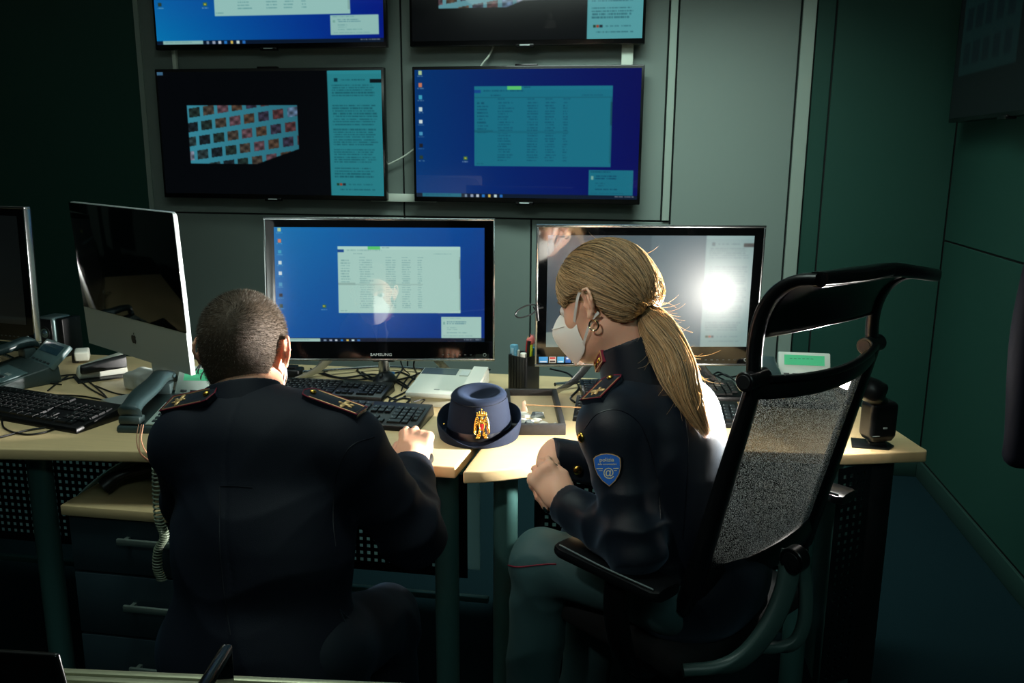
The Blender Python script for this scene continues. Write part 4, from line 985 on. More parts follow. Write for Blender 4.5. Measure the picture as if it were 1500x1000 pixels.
# framed tray with scraps
fA, fB, fC, fD = PZ(742, 629, .755), PZ(829, 629, .755), PZ(808, 574, .755), PZ(735, 574, .755)
fx = nrm(np.append((fB-fA)[:2], 0)); fy = np.array([-fx[1], fx[0], 0]); fo = np.append(fA[:2], .74)
fw_ = np.linalg.norm(fB-fA); fh_ = abs((fC-fB)@fy)*.98
tr = thing('picture_frame', 'dark wooden frame lying flat on the desk, holding a beige card and scraps', 'frame', tuple(fo))
Mf = frame(fo, fx, fy, (0, 0, 1)); m_fr = mat('worn_dark_wood', (44, 42, 42), rough=.45, noise=.5, nscale=90)
for lo, hi in (((0, 0, 0), (fw_, .014, .028)), ((0, fh_-.014, 0), (fw_, fh_, .028)), ((0, .0145, 0), (.014, fh_-.0145, .028)), ((fw_-.014, .0145, 0), (fw_, fh_-.0145, .028))): MB().box(lo, hi, m_fr, bev=.002, M=Mf).build('frame_rail', parent=tr)
MB().box((.0145, .0145, .004), (fw_-.0145, fh_-.0145, .010), mat('beige_card', (190, 168, 132), rough=.7, noise=.12, nscale=40), M=Mf).build('backing_card', parent=tr)
r = np.random.default_rng(4); m_scr = mat('paper_scrap_white', (222, 218, 205), rough=.6); m_scr2 = mat('paper_scrap_peach', (224, 190, 160), rough=.6); m_foil = mat('foil_silver', (160, 170, 170), rough=.25, metal=.8)
def scrap(cx, cy, sz, m_, lab, n=7, h=.006, el=1.0, nm='paper_scrap', cat='scrap', grp='white scraps in the frame'):
    a_ = np.sort(r.random(n))*2*PI; pts = [(cx+math.cos(t_)*sz*(.6+.5*r.random())*el, cy+math.sin(t_)*sz*(.6+.5*r.random())) for t_ in a_]
    lo_ = [(x, y, .0105) for x, y in pts]; hi_ = [(cx+(x-cx)*.7, cy+(y-cy)*.7, .0105+h*(.4+r.random())) for x, y in pts]
    c0_ = tuple(Mf @ Vector((cx, cy, .0105))); o = MB().hull(lo_+hi_, m_, bev=.0004, M=Mf).build(nm, origin=c0_, auto=25); return tag(o, lab, cat, grp)
sl_ = ['white paper scrap inside the dark frame, nearest its back left corner', 'white paper scrap inside the dark frame, just right of the peach paper', 'largest white paper scrap at the left rail of the dark frame', 'white paper scrap left of centre near the front of the dark frame', 'white paper scrap in the middle of the dark frame', 'white paper scrap right of the front silver foil in the frame', 'smallest white paper scrap near the front right of the dark frame']
for cx, cy, sz, el in ((.040, .135, .020, 1.3), (.058, .118, .016, 1.4), (.035, .09, .022, 1.2), (.055, .070, .018, 1.5), (.078, .085, .014, 1.3), (.095, .055, .015, 1.2), (.12, .05, .013, .9)): scrap(cx, cy, sz, m_scr, sl_.pop(0), el=el)
scrap(.085, .118, .019, m_foil, 'crumpled silver foil in the middle of the dark frame', n=9, h=.012, el=1.3, nm='foil_piece', cat='foil', grp=None)
scrap(.062, .052, .017, m_foil, 'crumpled silver foil near the front rail of the dark frame', n=9, h=.010, el=1.5, nm='foil_piece', cat='foil', grp=None)
c0_ = Mf @ Vector((.048, .160, .0105))
tag(MB().hull([(.040, .158, .0105), (.056, .156, .0105), (.060, .168, .0105), (.042, .170, .0105), (.044, .160, .040), (.051, .160, .044)], m_scr2, bev=.0006, M=Mf).build('folded_paper', origin=c0_), 'folded peach-coloured paper standing up at the back of the dark frame', 'paper')
a_, b_ = Mf @ Vector((.055, .158, .032)), Mf @ Vector((fw_+.055, .135, .031))
t = thing('wooden_stick', 'thin wooden stick lying across the right rail of the dark frame', 'stick', tuple(a_))
MB().cyl(a_, b_, .0016, cW2, n=8).build('stick_shaft', parent=t); q = nrm(np.array(b_)-np.array(a_)); MB().cyl(np.array(b_)-q*.004, np.array(b_)+q*.006, .003, mat('brass', (200, 160, 80), rough=.25, metal=1), n=10).build('brass_tip', parent=t)

# ================================================================== HAT
m_felt = mat('navy_felt', (11, 18, 33), rough=.85, sheen=.12, sheent=(120, 150, 200), bump=.35, bscale=900, spec=.2)
m_feltd = mat('navy_band', (8, 12, 22), rough=.35, spec=.5); m_gold = mat('gold_metal', (226, 180, 84), rough=.22, metal=1.0); m_red = mat('enamel_red', (150, 34, 34), rough=.3)
hb = PZ(694, 648, .74); hat = thing('uniform_hat', 'navy felt uniform hat with gold eagle badge and upturned brim on the desk', 'hat', (hb[0]+.001, hb[1]+.062, .74), rotz=.0, world=False)
def ering(a, b, n=64, fz=lambda t: 0.0, e=2.0):
    out = []
    for k in range(n):
        t = 2*PI*k/n; out.append((a(t)*math.cos(t) if callable(a) else a*math.cos(t), (b(t)*math.sin(t) if callable(b) else b*math.sin(t)), fz(t)))
    return out
def loft(rings, closed_top=False, cap_bot=False):
    n = len(rings[0]); vs = [p for r_ in rings for p in r_]; fs = [(i*n+k, i*n+(k+1) % n, (i+1)*n+(k+1) % n, (i+1)*n+k) for i in range(len(rings)-1) for k in range(n)]
    if closed_top: fs.append(tuple(range((len(rings)-1)*n, len(rings)*n)))
    if cap_bot: fs.append(tuple(range(n))[::-1])
    return vs, fs
HT = Matrix.Rotation(.10, 4, 'Z')
rings = []
for u in np.linspace(0, 1, 12):
    a = .0800-.0120*u+.002*math.sin(u*PI); b = .094-.014*u+.002*math.sin(u*PI)
    rings.append(ering(a, b, fz=lambda t, u=u: .010+.091*u+.006*u*math.sin(t)))
for q_, dz in ((.985, .0035), (.95, .0065), (.88, .0085), (.75, .0095), (.6, .0085), (.45, .005), (.3, .0005), (.15, -.004), (.03, -.0055)):
    def zf(t, q_=q_, dz=dz): x = q_*math.cos(t); y = q_*math.sin(t); return .101+dz+.006*y-.006*math.exp(-((x-.25)**2*3+(y-.25)**2*7))*(1 if q_ < .97 else .3)
    rings.append(ering(.068*q_, .080*q_, fz=zf))
vs, fs = loft(rings, True)
MB().add([tuple(HT @ Vector(p)) for p in vs], fs, m_felt, True).build('crown', parent=hat, auto=60)
seam = [tuple(HT @ Vector(p)) for p in ering(.0688, .0808, fz=lambda t: .1015+.006*math.sin(t))]
MB().tube(seam, .0009, m_feltd, n=5, closed=True).build('crown_seam', parent=hat)
def edge_z(t): return .006+.040*abs(math.cos(t))**1.6*(1 if math.sin(t) < .2 else 1)+.046*max(0, math.sin(t))**1.0
prof = [(0.0, .022), (.006, .012), (.014, .0045), (.022, .003), (.027, .30), (.029, .62), (.0305, .92), (.0315, 1.0), (.0335, .985), (.0330, .6), (.0300, .28), (.026, -.0003), (.014, .0004), (.002, .004)]
rings = []
for q_, h_ in prof:
    def fz(t, q_=q_, h_=h_):
        if h_ < .03: return max(h_, .0002)
        return .003+(edge_z(t)-.003)*h_
    k = lambda t, q_=q_: q_*(.62+.22*abs(math.cos(t)))
    rings.append([((.076+k(t))*math.cos(t), (.091+k(t))*math.sin(t), fz(t)) for t in [2*PI*i/72 for i in range(72)]])
vs, fs = loft(rings); MB().add([tuple(HT @ Vector(p)) for p in vs], fs, m_felt, True).build('brim', parent=hat, auto=60)
rings = [ering(.0815, .0955, fz=lambda t, z=z: z) for z in (.013, .030)]+[ering(.0805, .0947, fz=lambda t: .031)]
vs, fs = loft(rings); MB().add([tuple(HT @ Vector(p)) for p in vs], fs, m_feltd, True).build('hat_band', parent=hat, auto=40)
MB().lathe([(.0001, 0), (.003, .0005), (.003, .003), (.0001, .004)], m_gold, n=14, M=HT @ Matrix.Translation((-.0815, -.03, .034)) @ Matrix.Rotation(-PI/2, 4, 'Y')).build('gold_stud', parent=hat)
# badge
Bm = HT @ Matrix.Rotation(.16, 4, 'Z') @ Matrix.Translation((.0, -.0975, .022)) @ Matrix.Rotation(PI/2-.10, 4, 'X') @ Matrix.Scale(1.22, 4)   # local x right, y up, z out
b = MB()
def blob(x, y, sx, sy, sz=.003, m_=None, z=.0): b.bm((lambda B: (bmesh.ops.create_icosphere(B, subdivisions=2, radius=1), B.transform(Bm @ Matrix.Translation((x, y, z)) @ Matrix.Diagonal((sx, sy, sz, 1))), B)[-1])(bmesh.new()), m_ or m_gold, True)
blob(0, .027, .0075, .012, .005); blob(0, .040, .0035, .004, .004, z=.002)     # eagle body, head
for s in (-1, 1):
    for i in range(5):
        a_ = .35+i*.30; r0_ = .0075+.0015*i
        p = [(s*(.003), .034, .002), (s*(.008+.004*math.sin(a_)), .036+.008*math.cos(a_)-.003*i, .003), (s*(.0105+.0045*math.sin(a_)), .030-.0055*i*.8+.004*math.cos(a_), .002), (s*(.0085+.002*math.sin(a_)), .020-.003*i, .001)]
        b.tube([tuple(Bm @ Vector(q)) for q in bez(p, 12)], np.interp(np.linspace(0, 1, 12), [0, .5, 1], [.0014, .0019, .0007]), m_gold, n=6)
    for i in range(3): blob(s*(.003+i*.0028), .008-.001*i, .0016, .0045, .002)
    blob(s*.008, .002, .0045, .003, .003); blob(s*.0045, .013, .003, .006, .003)
for i in range(5): blob((i-2)*.0042, .0475+.001*(2-abs(i-2)), .0022, .004, .0025)
for i in range(5): blob((i-2)*.0044, .0535-.0009*(i-2)**2*.6, .0016, .0016, .002)
blob(0, .0455, .0105, .0018, .003); blob(0, .0575, .0016, .002, .002)
b.build('eagle_badge', parent=hat, auto=60)
b = MB(); b.prism([(-.0045, .031), (.0045, .031), (.0045, .024), (.003, .020), (0, .0175), (-.003, .020), (-.0045, .024)], .0045, .0065, m_red, bev=.0004, M=Bm)
b.tube([tuple(Bm @ Vector((x, y, .0062))) for x, y in [(-.0045, .031), (.0045, .031), (.0045, .024), (.003, .020), (0, .0175), (-.003, .020), (-.0045, .024)]], .0006, m_gold, n=5, closed=True); b.build('badge_shield', parent=hat)

# ================================================================== FLASH GUN
m_fl = mat('flash_body_black', (16, 18, 19), rough=.32, spec=.5)
fb = PZ(1283, 652, .74)
fg = thing('flash_gun', 'black camera flash gun standing on its foot at the right desk end', 'flash', (fb[0], fb[1], .74))
MB().hull([(fb[0]-.062, fb[1]-.030, .74), (fb[0]+.022, fb[1]-.034, .74), (fb[0]+.040, fb[1]-.006, .74), (fb[0]+.03, fb[1]+.03, .74), (fb[0]-.05, fb[1]+.04, .74), (fb[0]-.062, fb[1]-.030, .744), (fb[0]+.022, fb[1]-.034, .744), (fb[0]+.040, fb[1]-.006, .744), (fb[0]+.03, fb[1]+.03, .744), (fb[0]-.05, fb[1]+.04, .744)], m_fl, bev=.001).build('foot_plate', parent=fg)
MB().box((fb[0]-.020, fb[1]-.018, .744), (fb[0]+.020, fb[1]+.018, .752), m_fl, bev=.002).cyl((fb[0], fb[1], .75), (fb[0], fb[1], .764), .017, m_fl).build('hot_shoe', parent=fg)
s = SDF(); Rz = np.array(Matrix.Rotation(.35, 3, 'Z'), np.float32)
s.box((0, 0, .047), (.036, .027, .046), rad=.012, R=Rz); s.box((0, 0, .004), (.027, .022, .008), rad=.004, k=.008, R=Rz)
V, F = s.mesh((-.06, -.06, -.012), (.06, .06, .105), .0022); mesh_obj('flash_body', V+np.array([fb[0], fb[1], .760]), F, m_fl, fg)
Rb = frame((fb[0], fb[1], .76), Rz[:, 0], Rz[:, 1], (0, 0, 1))
for i in range(1): MB().box((.034, -.016, .02), (.0368, .016, .075), m_dark, bev=.001, M=Rb).build('battery_door', parent=fg)
MB().box((-.004, -.0285, .030), (.006, -.0268, .034), m_logo, M=Rb).box((-.03, -.0283, .012), (-.012, -.0268, .0135), m_logo, M=Rb).build('flash_marks', parent=fg)
hx = FLASH_DIR; hy = nrm(np.cross((0, 0, 1), hx)); hz = np.cross(hx, hy); Rh = np.stack([hx, hy, hz], 1).astype(np.float32)
hc = FLASH-hx*.0; s = SDF(); s.box((-.004, 0, 0), (.052, .034, .024), rad=.012); s.cap((-.022, -.02, -.004), (-.022, .02, -.004), .027, k=.012)
V, F = s.mesh((-.08, -.06, -.05), (.07, .06, .05), .0022); mesh_obj('flash_head', V@Rh.T+hc, F, m_fl, fg)
MF = frame(hc, hx, hy, hz)
MB().box((.047, -.030, -.020), (.0505, .030, .020), mat('flash_window', (250, 248, 240), rough=.3, emit=(255, 250, 240), estr=1500), bev=.002, M=MF).build('flash_window', parent=fg)
MB().cyl((fb[0], fb[1], .845), tuple(hc-hx*.02), .020, m_fl).build('swivel', parent=fg)

# ================================================================== CHAIR (mesh back)
HN = np.array([.179, 1.437, 1.05]); rC = np.array([.626, .78, 0]); fC = np.array([-.78, .626, 0]); CW = .420
def ch(r_, f_, z): return HN+rC*r_+fC*f_+np.array([0, 0, z-1.05])
seatc = ch(CW/2, .31, 0)
chair = thing('office_chair', 'black high-backed mesh office chair with headrest, under the blonde woman', 'chair', (seatc[0], seatc[1], 0))
m_chb = mat('chair_black_plastic', (10, 12, 14), rough=.28, spec=.5); m_chg = mat('chair_lever_grey_green', (56, 80, 77), rough=.4)
m_net = bpy.data.materials.new('mesh_fabric_black'); m_net.use_nodes = True; nt = m_net.node_tree; nt.nodes.clear()
out = nt.nodes.new('ShaderNodeOutputMaterial'); tc = nt.nodes.new('ShaderNodeTexCoord'); n1 = nt.nodes.new('ShaderNodeTexNoise'); n1.inputs['Scale'].default_value = 620; n1.inputs['Detail'].default_value = 1
cr = nt.nodes.new('ShaderNodeValToRGB'); cr.color_ramp.elements[0].position = .50; cr.color_ramp.elements[1].position = .60
di = nt.nodes.new('ShaderNodeBsdfDiffuse'); di.inputs[0].default_value = (.010, .013, .013, 1); tr_ = nt.nodes.new('ShaderNodeBsdfTranslucent'); tr_.inputs[0].default_value = (.10, .115, .115, 1); gl = nt.nodes.new('ShaderNodeBsdfGlossy'); gl.inputs['Roughness'].default_value = .35; gl.inputs[0].default_value = (.05, .055, .055, 1)
a1 = nt.nodes.new('ShaderNodeAddShader'); a2 = nt.nodes.new('ShaderNodeAddShader'); tp = nt.nodes.new('ShaderNodeBsdfTransparent'); mx = nt.nodes.new('ShaderNodeMixShader')
dk = nt.nodes.new('ShaderNodeBsdfDiffuse'); dk.inputs[0].default_value = (.008, .01, .01, 1); mx2 = nt.nodes.new('ShaderNodeMixShader')
L = nt.links.new
L(tc.outputs['Object'], n1.inputs['Vector']); L(n1.outputs[0], cr.inputs[0]); L(di.outputs[0], a1.inputs[0]); L(tr_.outputs[0], a1.inputs[1]); L(a1.outputs[0], a2.inputs[0]); L(gl.outputs[0], a2.inputs[1])
L(cr.outputs[0], mx2.inputs[0]); L(dk.outputs[0], mx2.inputs[1]); L(a2.outputs[0], mx2.inputs[2]); mx.inputs[0].default_value = .955; L(tp.outputs[0], mx.inputs[1]); L(mx2.outputs[0], mx.inputs[2]); L(mx.outputs[0], out.inputs[0])
bz = lambda t: (t*.094 if t >= 0 else 0)
def backp(u, v, bulge=1.0):   # u across 0..1, v 0 top .. 1 bottom
    z = 1.04-.405*v; f_ = .100*v-.030*bulge*(1-(2*u-1)**2)*(1-.2*v)
    return ch(u*CW, f_, z-.012*(1-(2*u-1)**2)*(v < .5)*(1-2*v))
nu, nv = 24, 24
V = np.array([backp(.04+.92*i/(nu-1), .03+.93*j/(nv-1)) for j in range(nv) for i in range(nu)]); i = (np.arange(nv-1)[:, None]*nu+np.arange(nu-1)[None]).ravel()
mesh_obj('mesh_back', V, np.stack([i, i+1, i+nu+1, i+nu], 1), m_net, chair)
def ftube(pts, r, fl, m_, nm, n=14, ax=None, cl=False):
    """tube with flattened section"""
    o = MB().tube(pts, r, m_, n=n, closed=cl).build(nm, parent=chair, auto=60); return o
def rail(P, w_, t_, nm, wd=None, m_=None, par=None):
    """solid strip along P, width vector wd, thickness across"""
    P = np.array(P); T = np.gradient(P, axis=0); T /= np.linalg.norm(T, axis=1, keepdims=True); vs = []; n = 12; W_ = np.broadcast_to(np.asarray(w_, float), (len(P),)); Th = np.broadcast_to(np.asarray(t_, float), (len(P),))
    for p, t, a_, b_ in zip(P, T, W_, Th):
        w0 = np.array(wd, float); w0 = w0-t*(w0@t); w0 /= np.linalg.norm(w0); q = np.cross(t, w0)
        for k in range(n):
            an = 2*PI*k/n; cx = math.copysign(abs(math.cos(an))**.55, math.cos(an)); sy = math.copysign(abs(math.sin(an))**.55, math.sin(an)); vs.append(p+w0*a_*cx+q*b_*sy)
    fs = [(i*n+k, i*n+(k+1) % n, (i+1)*n+(k+1) % n, (i+1)*n+k) for i in range(len(P)-1) for k in range(n)]+[tuple(range(n))[::-1], tuple(range((len(P)-1)*n, len(P)*n))]
    return MB().add(vs, fs, m_ or m_chb, True).build(nm, parent=par or chair, auto=50)
for u in (0, 1):
    P = bez([backp(u, v, 0)-np.array([0, 0, 0]) for v in np.linspace(-.02, 1.12, 8)], 30)
    rail(P, np.linspace(.015, .024, len(P)), np.linspace(.012, .016, len(P)), 'side_rail', wd=rC)
P = bez([backp(u, -.0)+np.array([0, 0, -.004]) for u in np.linspace(0, 1, 9)], 36); rail(P, .016, .010, 'top_rail', wd=(0, 0, 1))
P = bez([backp(u, -.0)+np.array([0, 0, .018])-fC*.012 for u in np.linspace(.05, .97, 9)], 36); rail(P, .006, .006, 'top_trim', wd=(0, 0, 1))
P = bez([backp(u, 1.0) for u in np.linspace(0, 1, 9)], 36); rail(P, .028, .012, 'lower_rail', wd=(0, 0, 1))
for s, r_ in ((-1, 0), (1, CW)):
    MB().cyl(ch(r_-.030*1, 0, 1.055), ch(r_+.030, 0, 1.055), .017, m_chb, n=28).cyl(ch(r_-.032, 0, 1.055), ch(r_-.0295, 0, 1.055), .0125, m_dark, n=24).build('hinge_knob', parent=chair)
# headrest arms and its curved panel
def hr(u, v):   # v 0 hinge -> 1 top
    f_ = -.104*v**1.9+.012*math.sin(v*PI); z = 1.055+.180*(math.sin(v*PI/2)**.92)
    return ch(u*CW, f_-.020*(1-(2*u-1)**2)*(1-v*.2)*(v > 0), z-.010*v*(2*u-1 > 0)*(2*u-1)*3)
for u in (0, 1): rail(bez([hr(u, v) for v in np.linspace(0, 1.0, 9)], 30), np.linspace(.014, .017, 30-30 % 8 if False else len(bez([hr(u, v) for v in np.linspace(0, 1.0, 9)], 30))), .010, 'headrest_arm', wd=rC)
top = [hr(u, 1.0) for u in np.linspace(-.02, 1.0, 10)]+[]
rail(bez(top, 40), .014, .012, 'headrest_top_bar', wd=fC)
rail(bez([hr(u, .97)-fC*.014+np.array([0, 0, .003]) for u in np.linspace(-.02, .42, 6)], 20), np.concatenate([np.linspace(.012, .024, 10), np.linspace(.024, .014, len(bez([hr(u, .97) for u in np.linspace(-.02, .42, 6)], 20))-10)]), .010, 'headrest_grip', wd=fC)
m_hr = mat('headrest_glossy_mesh', (7, 9, 10), rough=.28, spec=.6)
def hp(u, v): p = hr(u, 1-v*.76); return p+fC*.004
V = np.array([hp(.03+.94*i/(nu-1), j/(nv-1)) for j in range(nv) for i in range(nu)]); i = (np.arange(nv-1)[:, None]*nu+np.arange(nu-1)[None]).ravel()
o = mesh_obj('headrest_panel', V, np.stack([i, i+1, i+nu+1, i+nu], 1), m_hr, chair); md = o.modifiers.new('s', 'SOLIDIFY'); md.thickness = .006
rail(bez([hp(u, 1.0) for u in np.linspace(.03, .97, 9)], 30), .004, .004, 'headrest_edge', wd=fC)
# seat
s = SDF(); fr_ = (np.array([seatc[0], seatc[1], 0], np.float32), np.stack([rC, fC, np.array([0, 0, 1])], 1).astype(np.float32))
s.box((0, 0, .462), (.235, .215, .035), rad=.03, fr=fr_); s.cap((-.19, .19, .457), (.19, .19, .457), .034, k=.03, fr=fr_)
V, F = s.mesh(np.array([seatc[0], seatc[1], .462])-[.38, .38, .06], np.array([seatc[0], seatc[1], .462])+[.38, .38, .06], .006)
mesh_obj('seat', V, F, mat('seat_fabric_black', (14, 17, 19), rough=.9, bump=.3, bscale=700), chair)
# armrests
for r_, nm in ((-.118, 'near'), (CW+.105, 'far')):
    a_ = ch(r_, .065, .680); b_ = ch(r_, .315, .680)
    rail(bez([a_, a_*.7+b_*.3, a_*.35+b_*.65, b_], 20), [.030]+[.040]*(len(bez([a_, a_*.7+b_*.3, a_*.35+b_*.65, b_], 20))-2)+[.032], .012, 'armrest', wd=rC)
    rr_ = [ch(r_-.036, .04, .668), ch(r_-.040, .16, .668), ch(r_-.036, .29, .668)]
    rail(bez([ch(r_-.030, .075, .6925), ch(r_-.033, .19, .6925), ch(r_-.028, .303, .6925)], 14), .0015, .0015, 'armrest_seam', wd=rC, m_=mat('armrest_edge_light', (96, 108, 108), rough=.4))
    rail(bez([ch(r_, .18, .673), ch(r_, .18, .58), ch(r_*.9+CW*.05, .17, .47), ch(r_*.5+CW*.25, .20, .415)], 20), .026, .012, 'armrest_post', wd=fC)
# rear levers, column and base
piv = PW(1165, 818, 1.56)
MB().cyl(piv-rC*.016, piv+rC*.012, .024, m_chb, n=28).cyl(piv-rC*.0175, piv-rC*.0165, .016, m_dark, n=24).build('pivot_cap', parent=chair)
rail(bez([PW(1161, 806, 1.575), PW(1148, 870, 1.57), PW(1118, 930, 1.56), PW(1072, 972, 1.56), PW(1000, 982, 1.56)], 24), np.linspace(.020, .016, len(bez([(0, 0, 0)]*5, 24))), .012, 'tilt_lever', wd=RT+FW*.2, m_=m_chg)
rail(bez([PW(1172, 806, 1.58), PW(1180, 865, 1.58), PW(1177, 915, 1.58), PW(1158, 944, 1.58), PW(1108, 948, 1.575)], 24), .012, .010, 'tilt_lever', wd=RT+FW*.2, m_=m_chg)
rail([ch(CW/2, .10, .62), ch(CW/2, .095, .52), ch(CW/2, .14, .42), ch(CW/2, .26, .385)], .04, .015, 'back_spine', wd=rC)
MB().cyl((seatc[0], seatc[1], .10), (seatc[0], seatc[1], .425), .028, m_chb).box((seatc[0]-.09, seatc[1]-.09, .39), (seatc[0]+.09, seatc[1]+.09, .427), m_chb, bev=.01).build('gas_column', parent=chair)
for k in range(5):
    a_ = k*2*PI/5+.3; e = np.array([math.cos(a_), math.sin(a_), 0]); c0_ = np.array([seatc[0], seatc[1], 0])
    rail([c0_+e*.02+[0, 0, .12], c0_+e*.15+[0, 0, .11], c0_+e*.29+[0, 0, .075]], [.03, .024, .018], .014, 'base_spoke', wd=np.cross(e, (0, 0, 1)))
    pw = c0_+e*.29; qv = np.cross(e, (0, 0, 1)); MB().cyl(pw+[0, 0, .028]-qv*.022, pw+[0, 0, .028]+qv*.022, .028, m_dark).cyl(pw+[0, 0, .03], pw+[0, 0, .08], .008, m_dark).build('caster', parent=chair)

# ------------------------------------------------------------------ stool under the man
sx_, sy_ = -.69, 1.33
st_ = thing('office_stool', 'dark round office stool beneath the seated man', 'stool', (sx_, sy_, 0))
MB().lathe([(.02, .375), (.17, .375), (.19, .39), (.192, .415), (.18, .432), (.02, .436)], mat('seat_fabric_black', (14, 17, 19)), n=40, M=Matrix.Translation((sx_, sy_, 0))).build('seat', parent=st_)
MB().cyl((sx_, sy_, .08), (sx_, sy_, .378), .026, m_chb).build('column', parent=st_)
for k in range(5):
    a_ = k*2*PI/5; e = np.array([math.cos(a_), math.sin(a_), 0]); c0_ = np.array([sx_, sy_, 0])
    rail([c0_+e*.02+[0, 0, .10], c0_+e*.14+[0, 0, .095], c0_+e*.26+[0, 0, .07]], [.028, .022, .018], .012, 'base_spoke', wd=np.cross(e, (0, 0, 1)), par=st_)
    pw = c0_+e*.26; qv = np.cross(e, (0, 0, 1)); MB().cyl(pw+[0, 0, .028]-qv*.02, pw+[0, 0, .028]+qv*.02, .028, m_dark).cyl(pw+[0, 0, .03], pw+[0, 0, .075], .007, m_dark).build('caster', parent=st_)

# ------------------------------------------------------------------ foreground and right edge
fgp = thing('desk_divider', 'low divider with ribbed pale metal rail along the bottom left edge', 'divider', tuple(np.append(PW(190, 1010, .78)[:2], 0)))
a_, b_ = PW(60, 969, .80), PW(345, 981, .76); dv_ = nrm(b_-a_)
dn_ = nrm(np.cross(dv_, (0, 0, 1))); up_ = np.array([0, 0, 1.])
m_rail = mat('pale_anodised_rail', (176, 176, 146), rough=.35, metal=.5)
q = MB(); Mr = frame(a_-dv_*.10, dv_, np.cross(up_, dv_), up_)
Lr = np.linalg.norm(b_-a_)+.35
for i in range(4): q.box((0, -.020-i*.0105, -.004), (Lr, -.0125-i*.0105, .0035), m_rail, bev=.0015, M=Mr)
q.box((0, -.066, -.03), (Lr, -.012, -.004), m_dark, M=Mr); q.build('ribbed_rail', parent=fgp)
MB().box((0, -.05, -a_[2]+.0), (Lr, -.028, -.0305), m_plain, M=Mr).build('divider_panel', parent=fgp)
# two dark devices in front of the rail
t = thing('laptop_screen', 'black laptop screen corner at the bottom left corner of the photo', 'laptop', tuple(PW(20, 1040, .70)))
c1, c2 = PW(84, 957, .70), PW(-120, 944, .78); xx = nrm(c2-c1); uu = nrm(np.array([0, 0, 1.0])-xx*xx[2]-FW*.12*0); yy = np.cross(xx, uu)
Ml = frame(c1, xx, yy, uu)
MB().box((0, -.003, -.22), (.34, .003, 0), m_tvblk, bev=.0025, seg=3, M=Ml).build('screen_lid', parent=t)
MB().box((.006, -.0036, -.20), (.33, -.003, -.010), m_glass, M=Ml).box((.006, .003, -.20), (.33, .0036, -.010), m_glass, M=Ml).build('screen_glass', parent=t)
MB().box((.0, .012, -.235), (.34, .22, -.222), m_tvblk, bev=.003, M=Ml).box((.02, -.006, -.234), (.32, .012, -.216), m_tvblk, bev=.002, M=Ml).build('laptop_base', parent=t)
t = thing('tablet_computer', 'black tablet seen edge-on at the bottom, behind the seated man', 'tablet', tuple(PW(320, 1010, .66)))
c1 = PW(334, 941, .66); c2 = PW(296, 1003, .60); xx = nrm(c2-c1); yy = nrm(PW(344, 941, .66)-c1-xx*((PW(344, 941, .66)-c1)@xx)); zz_ = np.cross(xx, yy)
Mt = frame(c1, xx, zz_, yy)
MB().box((0, -.19, -.005), (.16, .0, .004), m_tvblk, bev=.003, seg=3, M=Mt).build('tablet_body', parent=t)
MB().box((.006, -.184, .004), (.154, -.006, .0046), m_glass, M=Mt).build('screen_glass', parent=t)
# desk carrying the two devices
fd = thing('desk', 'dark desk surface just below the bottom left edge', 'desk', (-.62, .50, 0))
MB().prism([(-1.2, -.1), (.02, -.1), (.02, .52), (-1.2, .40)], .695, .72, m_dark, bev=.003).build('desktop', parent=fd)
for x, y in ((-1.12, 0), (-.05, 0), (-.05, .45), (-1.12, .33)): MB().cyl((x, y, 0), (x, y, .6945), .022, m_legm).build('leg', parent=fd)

# navy padded chair at the right edge
e = PX(1490, 520, 1.02); cx0, cy0 = .99, 1.0
t = thing('visitor_chair', 'dark navy padded chair back at the right edge of the photo', 'chair', (1.10, 2.38, 0))
m_nav = mat('navy_upholstery', (6, 10, 24), rough=.8, spec=.2)
s = SDF(); P0 = PW(1479, 500, 1.75); P1 = PW(1496, 315, 1.75); P2 = PW(1489, 690, 1.75); ax = PX(1479, 500, P0[0]); 
cx_ = P0[0]+.188; 
MBc = [(P0[0], P0[1], P0[2])]
s.box((cx_, P0[1], (P1[2]+P2[2])/2), (.172, .03, (P1[2]-P2[2])/2+.01), rad=.028); s.ell((cx_, P0[1], (P1[2]+P2[2])/2+.02), (.176, .045, .27), k=.05)
V, F = s.mesh((cx_-.28, P0[1]-.07, P2[2]-.1), (cx_+.28, P0[1]+.07, P1[2]+.12), .006)
V[:, 0] = np.minimum(V[:, 0], 1.235)
t.location = (cx_-.10, P0[1]-.1, 0); mesh_obj('chair_back', V, F, m_nav, t)
s = SDF(); s.box((cx_+.05, P0[1]-.20, .45), (.105, .17, .04), rad=.035); V, F = s.mesh((cx_-.27, P0[1]-.52, .39), (cx_+.22, P0[1]-.03, .51), .007); V[:, 0] = np.minimum(V[:, 0], 1.235)
mesh_obj('seat', V, F, m_nav, t)
MB().cyl((cx_+.02, P0[1]-.2, .02), (cx_+.02, P0[1]-.2, .41), .025, m_chb).lathe([(.02, .0), (.15, .0), (.15, .012), (.03, .03)], m_chb, n=32, M=Matrix.Translation((cx_-.0, P0[1]-.2, 0))).build('pedestal_base', parent=t)
MB().tube(bez([(cx_+.03, P0[1]-.05, .44), (cx_+.03, P0[1]+.02, .50), (cx_+.03, P0[1], P2[2]+.03)], 12), .02, m_chb).build('back_stem', parent=t)

